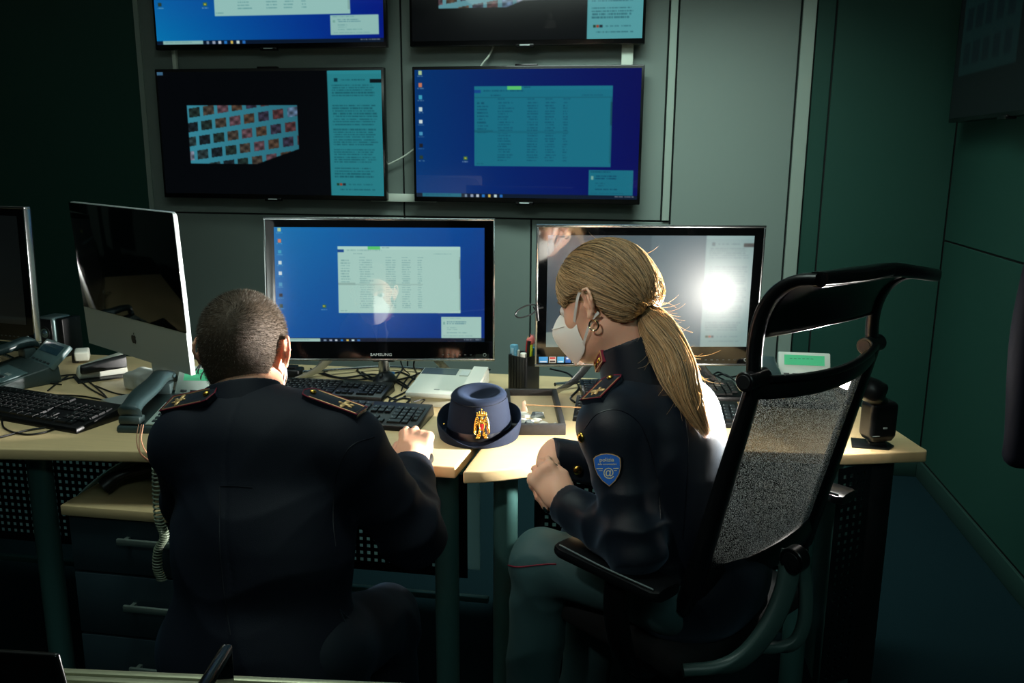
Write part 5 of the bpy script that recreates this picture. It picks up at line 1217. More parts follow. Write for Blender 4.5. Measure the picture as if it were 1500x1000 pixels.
# ================================================================== PEOPLE
def skin_mat(name, rgb, red):
    m = mat(name, rgb, rough=.45, spec=.4, noise=.06, nscale=40, sss=.35, bump=.08, bscale=500); return m
m_skinm = skin_mat('skin_man', (214, 160, 132), 1); m_skinw = skin_mat('skin_woman', (222, 172, 144), 1)
def uniform_mat(name, rgb, sheen=.22, rough=.62, tint=(120, 170, 220)):
    m = mat(name, rgb, rough=rough, spec=.28, sheen=sheen, sheent=tint, bump=.22, bscale=1100); return m
m_uni = uniform_mat('uniform_navy', (5, 12, 25), sheen=.03, rough=.7); m_uniw = uniform_mat('uniform_navy_deep', (7, 13, 22), sheen=.16, rough=.42, tint=(170, 205, 240))
m_tro = uniform_mat('trousers_grey_green', (56, 84, 86), sheen=.1, rough=.5, tint=(150, 180, 180)); m_trom = uniform_mat('trousers_dark', (12, 22, 30), sheen=.05)
m_piping = mat('maroon_piping', (120, 20, 44), rough=.6); m_gthr = mat('gold_thread', (212, 176, 120), rough=.4, metal=.5)
m_maskc = mat('mask_white_fabric', (232, 230, 222), rough=.75, bump=.15, bscale=500, sheen=.2); m_strap = mat('mask_strap_white', (214, 214, 208), rough=.7)
m_eye = mat('eye_white', (225, 222, 216), rough=.15); m_iris = mat('iris_brown', (60, 40, 28), rough=.1)

def hframe(C, yaw, pitch, roll, sc):
    """yaw: angle of the facing direction left of +y"""
    R = Matrix.Rotation(yaw, 3, 'Z') @ Matrix.Rotation(pitch, 3, 'X') @ Matrix.Rotation(roll, 3, 'Y')
    return (np.array(C, np.float32), (np.array(R, float)).astype(np.float32)), sc
def add_head(s, fr, sc, female=False):
    S = lambda *a: tuple(np.array(a)*sc)
    j = .93 if female else 1.0
    k = lambda v: v*sc
    s.ell(S(0, -.014, .030), S(.0745, .096, .083), k=k(.02), fr=fr)
    s.ell(S(0, .018, -.025), S(.061*j, .070, .082), k=k(.03), fr=fr)
    s.ell(S(0, .030, -.072), S(.047*j, .050, .040), k=k(.025), fr=fr)
    for x in (-1, 1):
        s.cap(S(x*.050*j, -.005, -.058), S(x*.020*j, .058, -.095), k(.019), k(.017), k=k(.025), fr=fr)
        s.ell(S(x*.036, .053, -.026), S(.018, .017, .018), k=k(.03), fr=fr)
    s.ell(S(0, .070, -.098), S(.020*j, .018, .016), k=k(.02), fr=fr)
    s.cap(S(-.030, .074, .020), S(.030, .074, .020), k(.011 if not female else .007), k=k(.02), fr=fr)
    for x in (-1, 1): s.ell(S(x*.031, .094, .001), S(.018, .014, .012), k=k(.012), fr=fr, op='s')
    s.cap(S(0, .082, .006), S(0, .104, -.034), k(.0075), k(.0105), k=k(.012), fr=fr)
    for x in (-1, 1): s.ell(S(x*.0125, .094, -.037), S(.0085, .011, .0075), k=k(.006), fr=fr)
    s.ell(S(0, .086, -.060), S(.024, .009, .0055), k=k(.008), fr=fr); s.ell(S(0, .085, -.068), S(.021, .009, .006), k=k(.007), fr=fr)
    s.cap(S(-.022, .0945, -.0638), S(.022, .0945, -.0638), k(.0014), k=k(.004), fr=fr, op='s')
    for x in (-1, 1):
        Re = np.array(Matrix.Rotation(x*.36, 3, 'Z') @ Matrix.Rotation(.18, 3, 'X'), np.float32)
        ec = np.array([x*.0800, -.012, -.002]); E_ = lambda a, b, c_: tuple((ec+Re@np.array([x*a, b, c_]))*sc)
        s.ell(S(x*.0780, -.010, -.004), S(.0045, .0150, .0270), k=k(.005), fr=fr, R=Re)
        rim = [(.000, .012, .006), (.004, .0135, .018), (.0055, .006, .0285), (.0065, -.006, .0300), (.0080, -.0150, .0210), (.0085, -.0175, .0080), (.0070, -.0150, -.0050), (.0045, -.0105, -.0165), (.0020, -.0030, -.0240)]
        for q0, q1 in zip(rim[:-1], rim[1:]): s.cap(E_(*q0), E_(*q1), k(.0034), k=k(.0025), fr=fr)
        ant = [(.0035, .000, .016), (.0060, -.006, .010), (.0060, -.0080, .000), (.0040, -.0045, -.0100)]
        for q0, q1 in zip(ant[:-1], ant[1:]): s.cap(E_(*q0), E_(*q1), k(.0026), k=k(.004), fr=fr)
        s.ell(E_(.0020, .0010, -.0250), S(.0048, .0080, .0080), k=k(.006), fr=fr)
        s.ell(E_(.0030, .0110, -.0040), S(.0038, .0040, .0065), k=k(.004), fr=fr)
        s.ell(E_(.0035, .0035, -.0020), S(.0030, .0050, .0070), k=k(.003), fr=fr, op='s')
def L2W(fr, p, sc=1.0): return fr[0]+fr[1]@(np.array(p, float)*sc)
def add_hand(s, wrist, ydir, zdir, side, curls, sc=1.0, thumb=((.030, .012, -.006), (.050, .040, -.014), (.056, .066, -.024)), spread=.05):
    """side +1: thumb towards local +x ; curls: per finger (a1,a2,a3) radians"""
    y = nrm(ydir); z = np.array(zdir, float); z = nrm(z-y*(z@y)); x = np.cross(y, z)
    R = np.stack([x, y, z], 1).astype(np.float32); fr = (np.array(wrist, np.float32), R); S = lambda a: np.array(a)*sc
    s.box(S((0, .048, 0)), S((.038, .044, .013)), rad=.012*sc, k=.012, fr=fr)
    s.ell(S((side*.020, .030, -.008)), S((.020, .032, .014)), k=.014, fr=fr)
    s.cap(S((0, -.03, 0)), S((0, .02, 0)), .024*sc, .025*sc, k=.02, fr=fr)
    tips = []
    for i, (bx, L, r0) in enumerate(((.029, .074, .0088), (.0098, .082, .0090), (-.0098, .076, .0085), (-.028, .060, .0075))):
        p = np.array([side*bx, .086-.004*abs(i-1.2), .001]); a = 0.0; q = side*bx*spread*8
        for j, (fr_, r1, r2) in enumerate(((.44, 1.0, .95), (.32, .95, .86), (.24, .86, .74))):
            a += curls[i][j]; d = np.array([q*.35, math.cos(a), -math.sin(a)]); n_ = p+nrm(d)*L*fr_
            s.cap(S(p), S(n_), r0*r1*sc, r0*r2*sc, k=.0035 if j or True else .006, fr=fr)
            if j == 0: s.ell(S(p+[0, 0, .002]), S((.0095, .010, .0095)), k=.010, fr=fr)
            tips.append((L2W(fr, p, sc), L2W(fr, n_, sc), R, r0*r2*sc)); p = n_
    t = [np.array([side*q[0], q[1], q[2]]) for q in thumb]
    s.cap(S(t[0]), S(t[1]), .0125*sc, .0105*sc, k=.012, fr=fr); s.cap(S(t[1]), S(t[2]), .0105*sc, .0088*sc, k=.003, fr=fr)
    tips.append((L2W(fr, t[1], sc), L2W(fr, t[2], sc), R, .0088*sc))
    return fr, tips
def cut(s, w, d, rad=.10):
    """ends cloth at a plane through w, normal d"""
    w = np.array(w, np.float32); d = nrm(d).astype(np.float32)
    def f(P, dd):
        q = P-w; sd = q@d; near = np.linalg.norm(q, axis=1) < rad
        return np.where(near, np.maximum(dd, sd), dd)
    s.fn(f)
def folds(s, specs):
    def f(P, dd):
        m = np.abs(dd) < .05
        if not m.any(): return dd
        Q = P[m]; e = np.zeros(len(Q), np.float32)
        for c, ax, fq, am, rd, ph in specs:
            q = Q-np.array(c, np.float32); w = np.exp(-(q**2).sum(1)/rd**2); a = nrm(ax).astype(np.float32); b = nrm(np.cross(a, (.3, .5, .8))).astype(np.float32)
            u = (q@a)*fq+1.6*np.sin((q@b)*fq*.45+ph)+ph; e += am*w*(1-np.abs(np.sin(u*.5))*1.6)
        dd = dd.copy(); dd[m] -= e; return dd
    s.fn(f)

# ------------------------------------------------------------------ THE MAN
mfr, msc = hframe(PW(361, 514, 1.68), math.radians(5), math.radians(-9), math.radians(-2), 1.0)
man = None
Jm = dict(pel=(-.66, 1.30, .56), wai=(-.672, 1.355, .72), che=(-.70, 1.425, .85), upp=(-.703, 1.435, .895), nek=(-.745, 1.455, .955), ls=(-.832, 1.405, .890), rs=(-.535, 1.435, .892), re=(-.432, 1.48, .708), rw=(-.495, 1.690, .760),
          le=(-.932, 1.57, .705), lw=(-.89, 1.79, .778), lh=(-.75, 1.31, .54), rh=(-.57, 1.31, .54), lk=(-.84, 1.66, .50), rk=(-.53, 1.60, .445), la=(-.84, 1.60, .10), ra=(-.51, 1.58, .10))
s = SDF(); J = {k: np.array(v, float) for k, v in Jm.items()}
add_head(s, mfr, msc)
nb_ = L2W(mfr, (0, -.030, -.050)); s.cap(nb_, J['nek'], .050, .052, k=.02); s.cap(L2W(mfr, (0, -.052, -.045)), J['nek']+[0, -.010, 0], .040, .045, k=.02)
FX = (1, 0, 0)
s.cap(J['nek']-[0, 0, .03], J['upp'], .048, .085, k=.03); s.cap(J['ls']+[.02, 0, -.01], J['rs']+[-.02, 0, -.01], .042, k=.06); s.cap(J['upp'], J['wai'], .10, .095, k=.05); s.cap(J['wai'], J['pel'], .095, .11, k=.05)
for a, b, r1, r2 in (('ls', 'le', .045, .036), ('le', 'lw', .036, .027), ('rs', 're', .045, .036), ('re', 'rw', .036, .027), ('lh', 'lk', .07, .05), ('rh', 'rk', .07, .05), ('lk', 'la', .045, .032), ('rk', 'ra', .045, .032)): s.cap(J[a], J[b], r1, r2, k=.02)
for a in ('la', 'ra'): s.cap(J[a]+[0, 0, -.03], J[a]+[0, .14, -.055], .035, .030, k=.02)
mhand_y = np.array([-.06, .86, .46]); c_ = .35
_, mt1 = add_hand(s, J['rw']+[.0, .010, .006], mhand_y, (0.06, .02, 1), -1, [(.50, .38, .25), (.55, .42, .30), (.85, .60, .35), (1.05, .70, .4)], sc=1.0, thumb=((.030, .012, -.010), (.046, .045, -.022), (.044, .075, -.028)), spread=.10)
_, mt2 = add_hand(s, J['lw']+[.01, .01, .004], (.55, .83, -.03), (0, 0, 1), 1, [(.35, .4, .3)]*4, sc=1.0)
V, F = s.mesh((-1.10, 1.05, -.005), (-.30, 2.05, 1.22), .003)
V = relax(V, F, 1, .35)
man = mesh_obj('person', V, F, m_skinm); tag(man, 'seated man seen from behind in dark navy uniform, short greying hair, hand on a mouse', 'person'); WORLDPAR.add('person')
V0 = V
# jacket
s = SDF()
def flatcap(a, b, r1, r2, wx, k=.05):
    """torso piece: wide along x (factor)"""
    s.cap(a, b, r1, r2, k=k, flat=((1, 0, 0), wx))
s.cap(J['upp']+[.0, -.005, -.02], J['wai']+[0, -.005, 0], .118, .112, k=.05, flat=((1, .05, 0), 1.38)); s.cap(J['wai']+[0, -.005, 0], J['pel']+[0, 0, -.03], .112, .128, k=.05, flat=((1, 0, 0), 1.32))
s.cap(J['pel']+[0, 0, -.02], J['pel']+[0, .02, -.12], .128, .145, k=.05, flat=((1, 0, 0), 1.32))
s.cap(J['ls']+[.01, 0, 0], J['rs']+[-.01, 0, 0], .060, k=.07); s.cap(J['nek']+[0, -.005, -.028], J['ls']+[.03, 0, .008], .062, .050, k=.05); s.cap(J['nek']+[0, -.005, -.028], J['rs']+[-.03, 0, .008], .062, .050, k=.05)
for sh, el, wr in (('ls', 'le', 'lw'), ('rs', 're', 'rw')):
    s.cap(J[sh], J[el], .066, .060, k=.035); s.cap(J[el], J[wr], .060, .047, k=.03); s.cap(J[el], J[wr]+nrm(J[wr]-J[el])*.03, .052, .046, k=.02)
folds(s, [(J['re'], J['re']-J['rs'], 95, .006, .11, .3), ((J['re']+J['rw'])/2, J['rw']-J['re'], 75, .004, .10, 1.0), (J['rs']+[.0, 0, -.06], (.6, .2, -.6), 70, .0045, .10, 2.0), (J['wai']+[.02, -.1, .0], (.15, 0, 1), 48, .0045, .17, .5), (J['wai']+[-.08, -.1, -.12], (.4, 0, 1), 45, .0045, .15, 2.2),
          (J['che']+[.1, -.1, 0], (-.9, 0, .7), 42, .004, .13, 1.2), (J['che']+[-.12, -.1, 0], (.8, 0, .8), 40, .0035, .13, .1), (J['pel']+[.1, -.1, .0], (.7, 0, .5), 50, .006, .13, .1), (J['ls']+[0, 0, -.08], (.3, .2, 1), 70, .004, .09, 2.0)])
# fine seams: centre back seam
def seamf(P, dd):
    m = (np.abs(dd) < .012) & (P[:, 1] < J['che'][1]); q = P[m]; cx = np.interp(q[:, 2], [.5, .72, .9], [-.66, -.668, -.715]); w = np.exp(-((q[:, 0]-cx)/.0022)**2); w2 = np.exp(-((q[:, 2]-(.60))/.002)**2)*0
    for sx2, bow in ((.10, .03),): pass
    dd = dd.copy(); dd[m] += .0022*w; return dd
s.fn(seamf)
cut(s, J['rw']-[0, .012, 0], J['rw']-J['re'], .085); cut(s, J['lw'], J['lw']-J['le'], .085)
neckd = nrm(nb_-J['nek'])
V, F = s.mesh((-1.12, 1.02, .36), (-.28, 1.86, 1.03), .0038); V = relax(V, F, 2, .5)
jm = mesh_obj('uniform_jacket', V, F, m_uni, man); bvh_m = bvh_of(V, F)
# collar
mnd = nrm(nb_-J['nek']+np.array([0, 0, .045])); mk0 = J['nek']+np.array([.002, -.006, 0])
s = SDF(); s.cap(mk0-mnd*.045, mk0+mnd*.060, .086, .066, k=.01); s.cap(mk0-mnd*.08, mk0+mnd*.09, .060, .060, k=.004, op='s'); cut(s, mk0+mnd*.036, mnd, .3)
s.box(J['nek']+[.0, .10, .0], (.03, .05, .1), rad=.005, k=.02, op='s')
V, F = s.mesh(J['nek']-[.11, .11, .12], J['nek']+[.11, .11, .10], .003); V = relax(V, F, 1); mesh_obj('jacket_collar', V, F, m_uni, man)
# shirt collar and tie in front (seen in the mirror of the screen)
s = SDF(); s.cap(mk0-mnd*.02, mk0+mnd*.06, .0605, .0600, k=.01); s.cap(mk0-mnd*.06, mk0+mnd*.08, .0570, .0560, k=.003, op='s'); cut(s, mk0+mnd*.026, mnd, .3)
V, F = s.mesh(J['nek']-[.09, .09, .09], J['nek']+[.09, .11, .10], .0025); mesh_obj('shirt_collar', V, F, mat('shirt_white', (225, 228, 228), rough=.7), man)
n0 = J['nek']
MB().hull([n0+[-.055, .075, -.005], n0+[.055, .075, -.005], n0+[0, .112, -.16], n0+[0, .085, .0], n0+[-.05, .06, -.02], n0+[.05, .06, -.02], n0+[0, .07, -.15]], mat('shirt_white', (225, 228, 228)), bev=.002).build('shirt_front', parent=man)
MB().hull([n0+[-.016, .098, -.012], n0+[.016, .098, -.012], n0+[-.011, .108, -.04], n0+[.011, .108, -.04], n0+[-.022, .132, -.17], n0+[.022, .132, -.17], n0+[0, .09, -.10]], m_feltd, bev=.002).build('necktie', parent=man)

def on_surface(bv, px, py, off=0.0):
    d = nrm(FW*FPX+RT*(px-750)-UP*(py-500)); h = bv.ray_cast(Vector(CAMP), Vector(d))
    if h[0] is None: return None, None
    return np.array(h[0])+np.array(h[1])*off, np.array(h[1])
def surf_tube(bv, pix, r, m_, nm, par, off=.0, n=6, dens=24):
    P = []
    for p in bez([(a, b, 0) for a, b in pix], dens):
        q, _ = on_surface(bv, p[0], p[1], off)
        if q is not None: P.append(q)
    if len(P) > 2: return MB().tube(P, r, m_, n=n).build(nm, parent=par)
surf_tube(bvh_m, [(548, 640), (512, 655), (492, 700), (488, 760), (492, 800)], .0011, m_feltd, 'sleeve_seam', man)
surf_tube(bvh_m, [(322, 712), (322, 800), (330, 880), (338, 930)], .0011, m_feltd, 'back_seam', man)
surf_tube(bvh_m, [(322, 712), (345, 712), (370, 714)], .0011, m_feltd, 'back_seam', man)
surf_tube(bvh_m, [(497, 893), (505, 912), (515, 930), (526, 928), (535, 922)], .0022, m_uniw, 'pocket_flap', man, dens=20)
surf_tube(bvh_m, [(497, 893), (510, 905), (524, 908), (536, 902)], .0022, m_uniw, 'pocket_flap', man, dens=20)
# epaulettes
def epaulette(P0, P1, up, w, par, bv=None, thick=.005):
    if bv is not None:
        hs_ = [bv.find_nearest(Vector(q)) for q in (P0, P1)]; up = nrm(np.array(hs_[0][1])+np.array(hs_[1][1])); mid = bv.find_nearest(Vector((np.array(hs_[0][0])+np.array(hs_[1][0]))/2)); lift = max(0, float((np.array(mid[0])-(np.array(hs_[0][0])+np.array(hs_[1][0]))/2)@up))
        P0 = np.array(hs_[0][0])+up*(.001+lift); P1 = np.array(hs_[1][0])+up*(.001+lift)
    x = nrm(np.array(P1)-P0); z = nrm(np.array(up)-x*(np.array(up)@x)); y = np.cross(z, x); L_ = np.linalg.norm(np.array(P1)-P0)
    M_ = frame(P0, x, y, z); pl = [(0, -w*.42), (L_*.10, -w*.5), (L_, -w*.5), (L_, w*.5), (L_*.10, w*.5), (0, w*.42), (-L_*.06, 0)]
    e = MB().prism(pl, -.006, thick, m_uniw, bev=.001, M=M_).build('epaulette', parent=par)
    def sub(o): o.parent = e; o.location = Vector((0, 0, 0))-Vector(par.location); return o
    q = MB().tube([tuple(M_ @ Vector((p[0], p[1], thick))) for p in pl], .0013, m_piping, n=6, closed=True); sub(q.build('epaulette_piping'))
    q = MB().tube([tuple(M_ @ Vector((p[0]*.93+.003, p[1]*.86, thick+.0003))) for p in pl[1:5]], .0009, m_gthr, n=6); sub(q.build('gold_trim'))
    q = MB(); q.bm((lambda B: (bmesh.ops.create_icosphere(B, subdivisions=2, radius=1), B.transform(M_ @ Matrix.Translation((L_*.10, 0, thick+.003)) @ Matrix.Diagonal((.0065, .0065, .004, 1))), B)[-1])(bmesh.new()), m_gold, True); sub(q.build('button'))
    # small eagle: body, two wings
    q = MB(); c = L_*.72
    for (a, b_, sx2, sy2) in ((c, 0, .010, .004), (c-.004, .009, .005, .008), (c-.004, -.009, .005, .008), (c-.013, 0, .004, .003), (c+.008, .005, .005, .002), (c+.008, -.005, .005, .002)):
        q.bm((lambda B: (bmesh.ops.create_icosphere(B, subdivisions=2, radius=1), B.transform(M_ @ Matrix.Translation((a, b_, thick+.001)) @ Matrix.Diagonal((sx2, sy2, .0022, 1))), B)[-1])(bmesh.new()), m_gthr, True)
    sub(q.build('embroidered_eagle')); return e
pr = J['rs']+[-.105, -.005, .060]; epaulette(J['rs']+[-.085, .0, .060], J['rs']+[.022, -.008, .054], (0.12, -.12, 1), .045, man, bvh_m)
epaulette(J['ls']+[.075, .0, .060], J['ls']+[-.028, .0, .056], (-.12, .0, 1), .045, man, bvh_m)
# trousers and shoes
s = SDF()
for h_, k_, a_ in (('lh', 'lk', 'la'), ('rh', 'rk', 'ra')): s.cap(J[h_], J[k_], .092, .072, k=.03); s.cap(J[k_]+[0, 0, -.005], J[a_]+[0, 0, .0], .070, .058, k=.03); s.cap(J[a_]+[0, 0, .02], J[a_]+[0, 0, -.02], .062, k=.02)
s.cap(J['lh'], J['rh'], .10, k=.05)
folds(s, [(J['rk'], (0, .6, .8), 80, .005, .12, .1), ((J['rk']+J['ra'])/2, (0, .2, 1), 50, .004, .14, .1)])
V, F = s.mesh((-1.0, 1.12, .03), (-.34, 1.78, .70), .005); mesh_obj('trousers', relax(V, F, 1), F, m_trom, man)
for a_ in ('la', 'ra'):
    s = SDF(); p = J[a_]; s.cap(p+[0, -.02, -.05], p+[0, .17, -.058], .044, .040, k=.02); s.cap(p, p+[0, 0, -.04], .046, .05, k=.03); s.box(p+[0, .07, -.145], (.3, .4, .05), rad=.001, k=.002, op='s')
    V, F = s.mesh(p+[-.08, -.10, -.11], p+[.08, .26, .06], .005); mesh_obj('shoe', relax(V, F, 1), F, m_blk, man)
# hair: close cropped cap + short strands
def man_hairline(q):    # lower limit of the hair, local z as a function of local y and |x|
    y = q[:, 1]; return np.interp(y, [-.115, -.085, -.05, -.036, -.026, -.008, .03, .055, .075, .1], [-.078, -.090, -.068, -.035, .022, .022, .018, .050, .070, .078])
s = SDF(); s.ell((0, -.014, .030), (.0775, .0995, .0865), k=.02, fr=mfr); s.ell((0, -.045, -.028), (.056, .057, .066), k=.03, fr=mfr)
def hf(P, dd):
    q = (P-mfr[0])@mfr[1]; return np.maximum(dd, (man_hairline(q)-q[:, 2])*.8)
s.fn(hf); C0 = L2W(mfr, (0, 0, 0)); V, F = s.mesh(C0-.14, C0+.14, .0028); V = relax(V, F, 1)
m_hm = mat('hair_man_brown', (74, 58, 42), rough=.6, noise=.35, nscale=120, bump=.8, bscale=700)
hairm = mesh_obj('hair', V, F, m_hm, man)
def cones(P, N, Ld, r, col, nm, par, m_, lean):
    """short tapering hairs as three-sided needles"""
    n = len(P); D = N+lean; D /= np.linalg.norm(D, axis=1, keepdims=True); A = np.cross(D, rng.normal(size=(n, 3))); A /= np.linalg.norm(A, axis=1, keepdims=True); B = np.cross(D, A)
    vs = np.zeros((n, 4, 3)); 
    for k in range(3): t = 2*PI*k/3; vs[:, k] = P+(A*math.cos(t)+B*math.sin(t))*r
    vs[:, 3] = P+D*Ld[:, None]; i = np.arange(n)*4; F_ = np.vstack([np.stack([i+a, i+b, i+3], 1) for a, b in ((0, 1), (1, 2), (2, 0))])
    return mesh_obj(nm, vs.reshape(-1, 3), F_, m_, par, smooth=False, col=np.repeat(col, 4, 0))
fa = V[F]; ctr = fa.mean(1); nn = np.cross(fa[:, 2]-fa[:, 0], fa[:, 3]-fa[:, 1]); ar = np.linalg.norm(nn, axis=1); nn = nn/(ar[:, None]+1e-12)
loc = (ctr-mfr[0])@mfr[1]; ok = loc[:, 2] > man_hairline(loc)+.001
pick = rng.choice(np.where(ok)[0], 26000, p=(ar[ok]/ar[ok].sum())); P = ctr[pick]+rng.normal(size=(26000, 3))*.0015
lc = loc[pick]; whorl = np.array([.012, -.085, .085]); away = lc-whorl; away /= np.linalg.norm(away, axis=1, keepdims=True); sw = np.cross(np.tile([0, -.7, .7], (len(lc), 1)), away)
lean = (away*.9+sw*.5)@mfr[1].T
gray = rng.random(26000); base = np.where(gray[:, None] < .09, np.array([[.22, .20, .17]]), np.array([[.050, .034, .021]]))*(.6+.8*rng.random((26000, 1)))
Ld = np.interp(lc[:, 2], [-.08, .0, .09, .12], [.003, .0045, .0065, .0065])*(.7+.5*rng.random(26000))
cones(P, nn[pick], Ld, .00028, base, 'hair', man, vcol_mat('hair_strand_man', rough=.6, spec=.2), lean)
# eyes, brows, mask
def eyes(fr, sc, par, brow):
    for x in (-1, 1):
        c = L2W(fr, (x*.031, .0755, .001), sc); y = fr[1]@np.array([0, 1, 0])
        B = bmesh.new(); bmesh.ops.create_uvsphere(B, u_segments=20, v_segments=14, radius=.0118*sc); B.transform(Matrix.Translation(Vector(c)))
        MB().bm(B, m_eye, True).build('eye', parent=par)
        ir = L2W(fr, (x*.031, .0865, .0), sc); MB().cyl(ir, ir+y*.0012, .0055*sc, m_iris, n=20).build('iris', parent=par)
        P = [L2W(fr, (x*a, b, c_), sc) for a, b, c_ in ((.014, .0865, .017), (.028, .0870, .022), (.040, .0815, .021), (.049, .0730, .015))]; MB().tube(bez(P, 14), np.interp(np.linspace(0, 1, len(bez(P, 14))), [0, .3, 1], [.0028, .0032, .001]), brow, n=6).build('eyebrow', parent=par)
eyes(mfr, msc, man, m_hm)
def ffp2(fr, sc, par, straps=(-1, 1)):
    p = lambda x, y, z: tuple(L2W(fr, (x, y, z), sc))
    B = bmesh.new(); cs = {}
    # half profile control grid: rows from top to bottom, columns from the centre to the cheek
    rows = [[(0, .108, .004), (.018, .094, -.001), (.034, .082, -.010), (.047, .066, -.014), (.056, .046, -.012)],
            [(0, .130, -.016), (.022, .112, -.021), (.041, .088, -.027), (.053, .066, -.030), (.062, .040, -.029)],
            [(0, .149, -.038), (.026, .122, -.041), (.045, .092, -.045), (.056, .066, -.048), (.0625, .042, -.050)],
            [(0, .130, -.078), (.024, .112, -.078), (.043, .086, -.077), (.054, .062, -.073), (.061, .038, -.067)],
            [(0, .104, -.118), (.020, .094, -.116), (.036, .076, -.110), (.048, .056, -.100), (.056, .038, -.086)]]
    vs = []; 
    for t in (0, 1):
        for r_ in rows:
            full = [(-a, b, c) for a, b, c in r_[:0:-1]]+r_
            for (a, b, c) in full: vs.append((a*(1-.03*t), b-.0025*t, c*(1) + (.0006 if t else 0)))
    n = 9; m_ = 5; fs = []
    for j in range(m_-1):
        for i in range(n-1):
            a = j*n+i; fs.append((a, a+n, a+n+1, a+1)); a += n*m_; fs.append((a, a+1, a+n+1, a+n))
    for i in range(n-1): fs.append((i, i+1, i+1+45, i+45)); a = (m_-1)*n+i; fs.append((a, a+45, a+46, a+1))
    for j in range(m_-1): a = j*n; fs.append((a, a+45, a+45+n, a+n)); a = j*n+n-1; fs.append((a, a+n, a+n+45, a+45))
    me = mesh_obj('face_mask', np.array([p(*v) for v in vs]), np.array(fs), m_maskc, par)
    md = me.modifiers.new('s', 'SUBSURF'); md.levels = md.render_levels = 2
    cr = me.data.attributes.new('crease_edge', 'FLOAT', 'EDGE')
    for e in me.data.edges:
        a, b = e.vertices
        if a % 9 == 4 and b % 9 == 4 and a < 45 and b < 45: cr.data[e.index].value = .9
    for q, w_ in ((.55, .0015),): MB().tube(bez([p(-.047, .0790, -.030), p(-.026, .112, -.0285), p(0, .1375, -.0260), p(.026, .112, -.0285), p(.047, .0790, -.030)], 24), .0008, m_strap, n=5).build('mask_weld', parent=par)
    for x in straps:
        for (a, b) in (((.0600, .046, -.030), (.082, .002, .024)), ((.0600, .038, -.076), (.080, -.008, -.034))):
            q = bez([p(x*a[0], a[1], a[2]), p(x*(a[0]+b[0]+.008)/2, (a[1]+b[1])/2, (a[2]+b[2])/2), p(x*b[0], b[1], b[2])]+([p(x*.086, -.020, .022)] if b[2] > 0 else [p(x*.080, -.026, -.024)]), 16)
            P_ = np.array(q); T = np.gradient(P_, axis=0); T /= np.linalg.norm(T, axis=1, keepdims=True); ou = fr[1]@np.array([x, 0, 0]); vs2 = []
            for a2, t2 in zip(P_, T):
                w0 = np.cross(t2, ou); w0 /= np.linalg.norm(w0)
                for (k1, k2) in ((-.0028, .0004), (.0028, .0004), (.0028, -.0006), (-.0028, -.0006)): vs2.append(a2+w0*k1+ou*k2)
            fs2 = [(i*4+k, i*4+(k+1) % 4, i*4+4+(k+1) % 4, i*4+4+k) for i in range(len(P_)-1) for k in range(4)]+[(3, 2, 1, 0), tuple(range(len(vs2)-4, len(vs2)))]
            MB().add(vs2, fs2, m_strap, True).build('mask_strap', parent=par, auto=30)
    return me
ffp2(mfr, 1.0, man)
# mouse under his hand
c = J['rw']+[.0, .085, 0]; ms = thing('computer_mouse', 'black computer mouse under the fingers of the seated man', 'mouse', (c[0], c[1], .74))
s = SDF(); s.ell((0, 0, .002), (.030, .052, .026)); s.box((0, 0, -.0497), (.1, .1, .05), rad=.0005, k=.002, op='s')
V, F = s.mesh((-.045, -.065, -.004), (.045, .065, .04), .0025); mesh_obj('mouse_shell', V+np.array(ms.location), F, m_blk, ms)
MB().cyl((c[0]-.003, c[1]+.028, .763), (c[0]+.003, c[1]+.028, .763), .007, m_dark).build('scroll_wheel', parent=ms)

# ------------------------------------------------------------------ THE WOMAN
wsc = .965
wfr, _ = hframe(PW(884, 440, 1.700), math.radians(66), math.radians(-21), math.radians(3), wsc)
Jw = dict(pel=(0.119, 1.657, 0.613), wai=(0.081, 1.638, 0.732), che=(0.029, 1.647, 0.857), upp=(0.004, 1.657, 0.909), nek=(-0.017, 1.657, 0.995), ls=(-0.057, 1.539, 0.925), rs=(0.042, 1.795, 0.9), le=(-0.008, 1.466, 0.723), re=(0.04, 1.79, 0.735), lh=(0.067, 1.59, 0.589), rh=(0.172, 1.719, 0.589), lk=(-0.205, 1.705, 0.56), rk=(-0.086, 1.867, 0.56), la=(-0.235, 1.73, 0.115), ra=(-0.12, 1.87, 0.115), lw=(-0.16, 1.6, 0.75), rw=(-0.18, 1.65, 0.8))
J = {k: np.array(v, float) for k, v in Jw.items()}
J['lw'] = PW(828, 738, 1.690); J['rw'] = PW(806, 668, 1.790)
s = SDF(); s.rs = .96; add_head(s, wfr, wsc, True)
nb_ = L2W(wfr, (0, -.030, -.055), wsc); s.cap(nb_, J['nek'], .050, .052, k=.03)
s.cap(J['nek'], J['upp'], .05, .08, k=.05); s.cap(J['ls'], J['rs'], .036, k=.05); s.cap(J['upp'], J['wai'], .085, .085, k=.05); s.cap(J['wai'], J['pel'], .085, .10, k=.05)
for a, b, r1, r2 in (('ls', 'le', .038, .031), ('le', 'lw', .031, .023), ('rs', 're', .038, .031), ('re', 'rw', .031, .023), ('lh', 'lk', .065, .048), ('rh', 'rk', .065, .048), ('lk', 'la', .043, .028), ('rk', 'ra', .043, .028)): s.cap(J[a], J[b], r1, r2, k=.02)
fC3 = np.array([-.78, .626, 0])
for a in ('la', 'ra'): s.cap(J[a]+[0, 0, -.04], J[a]+fC3*.13+[0, 0, -.07], .030, .026, k=.02)
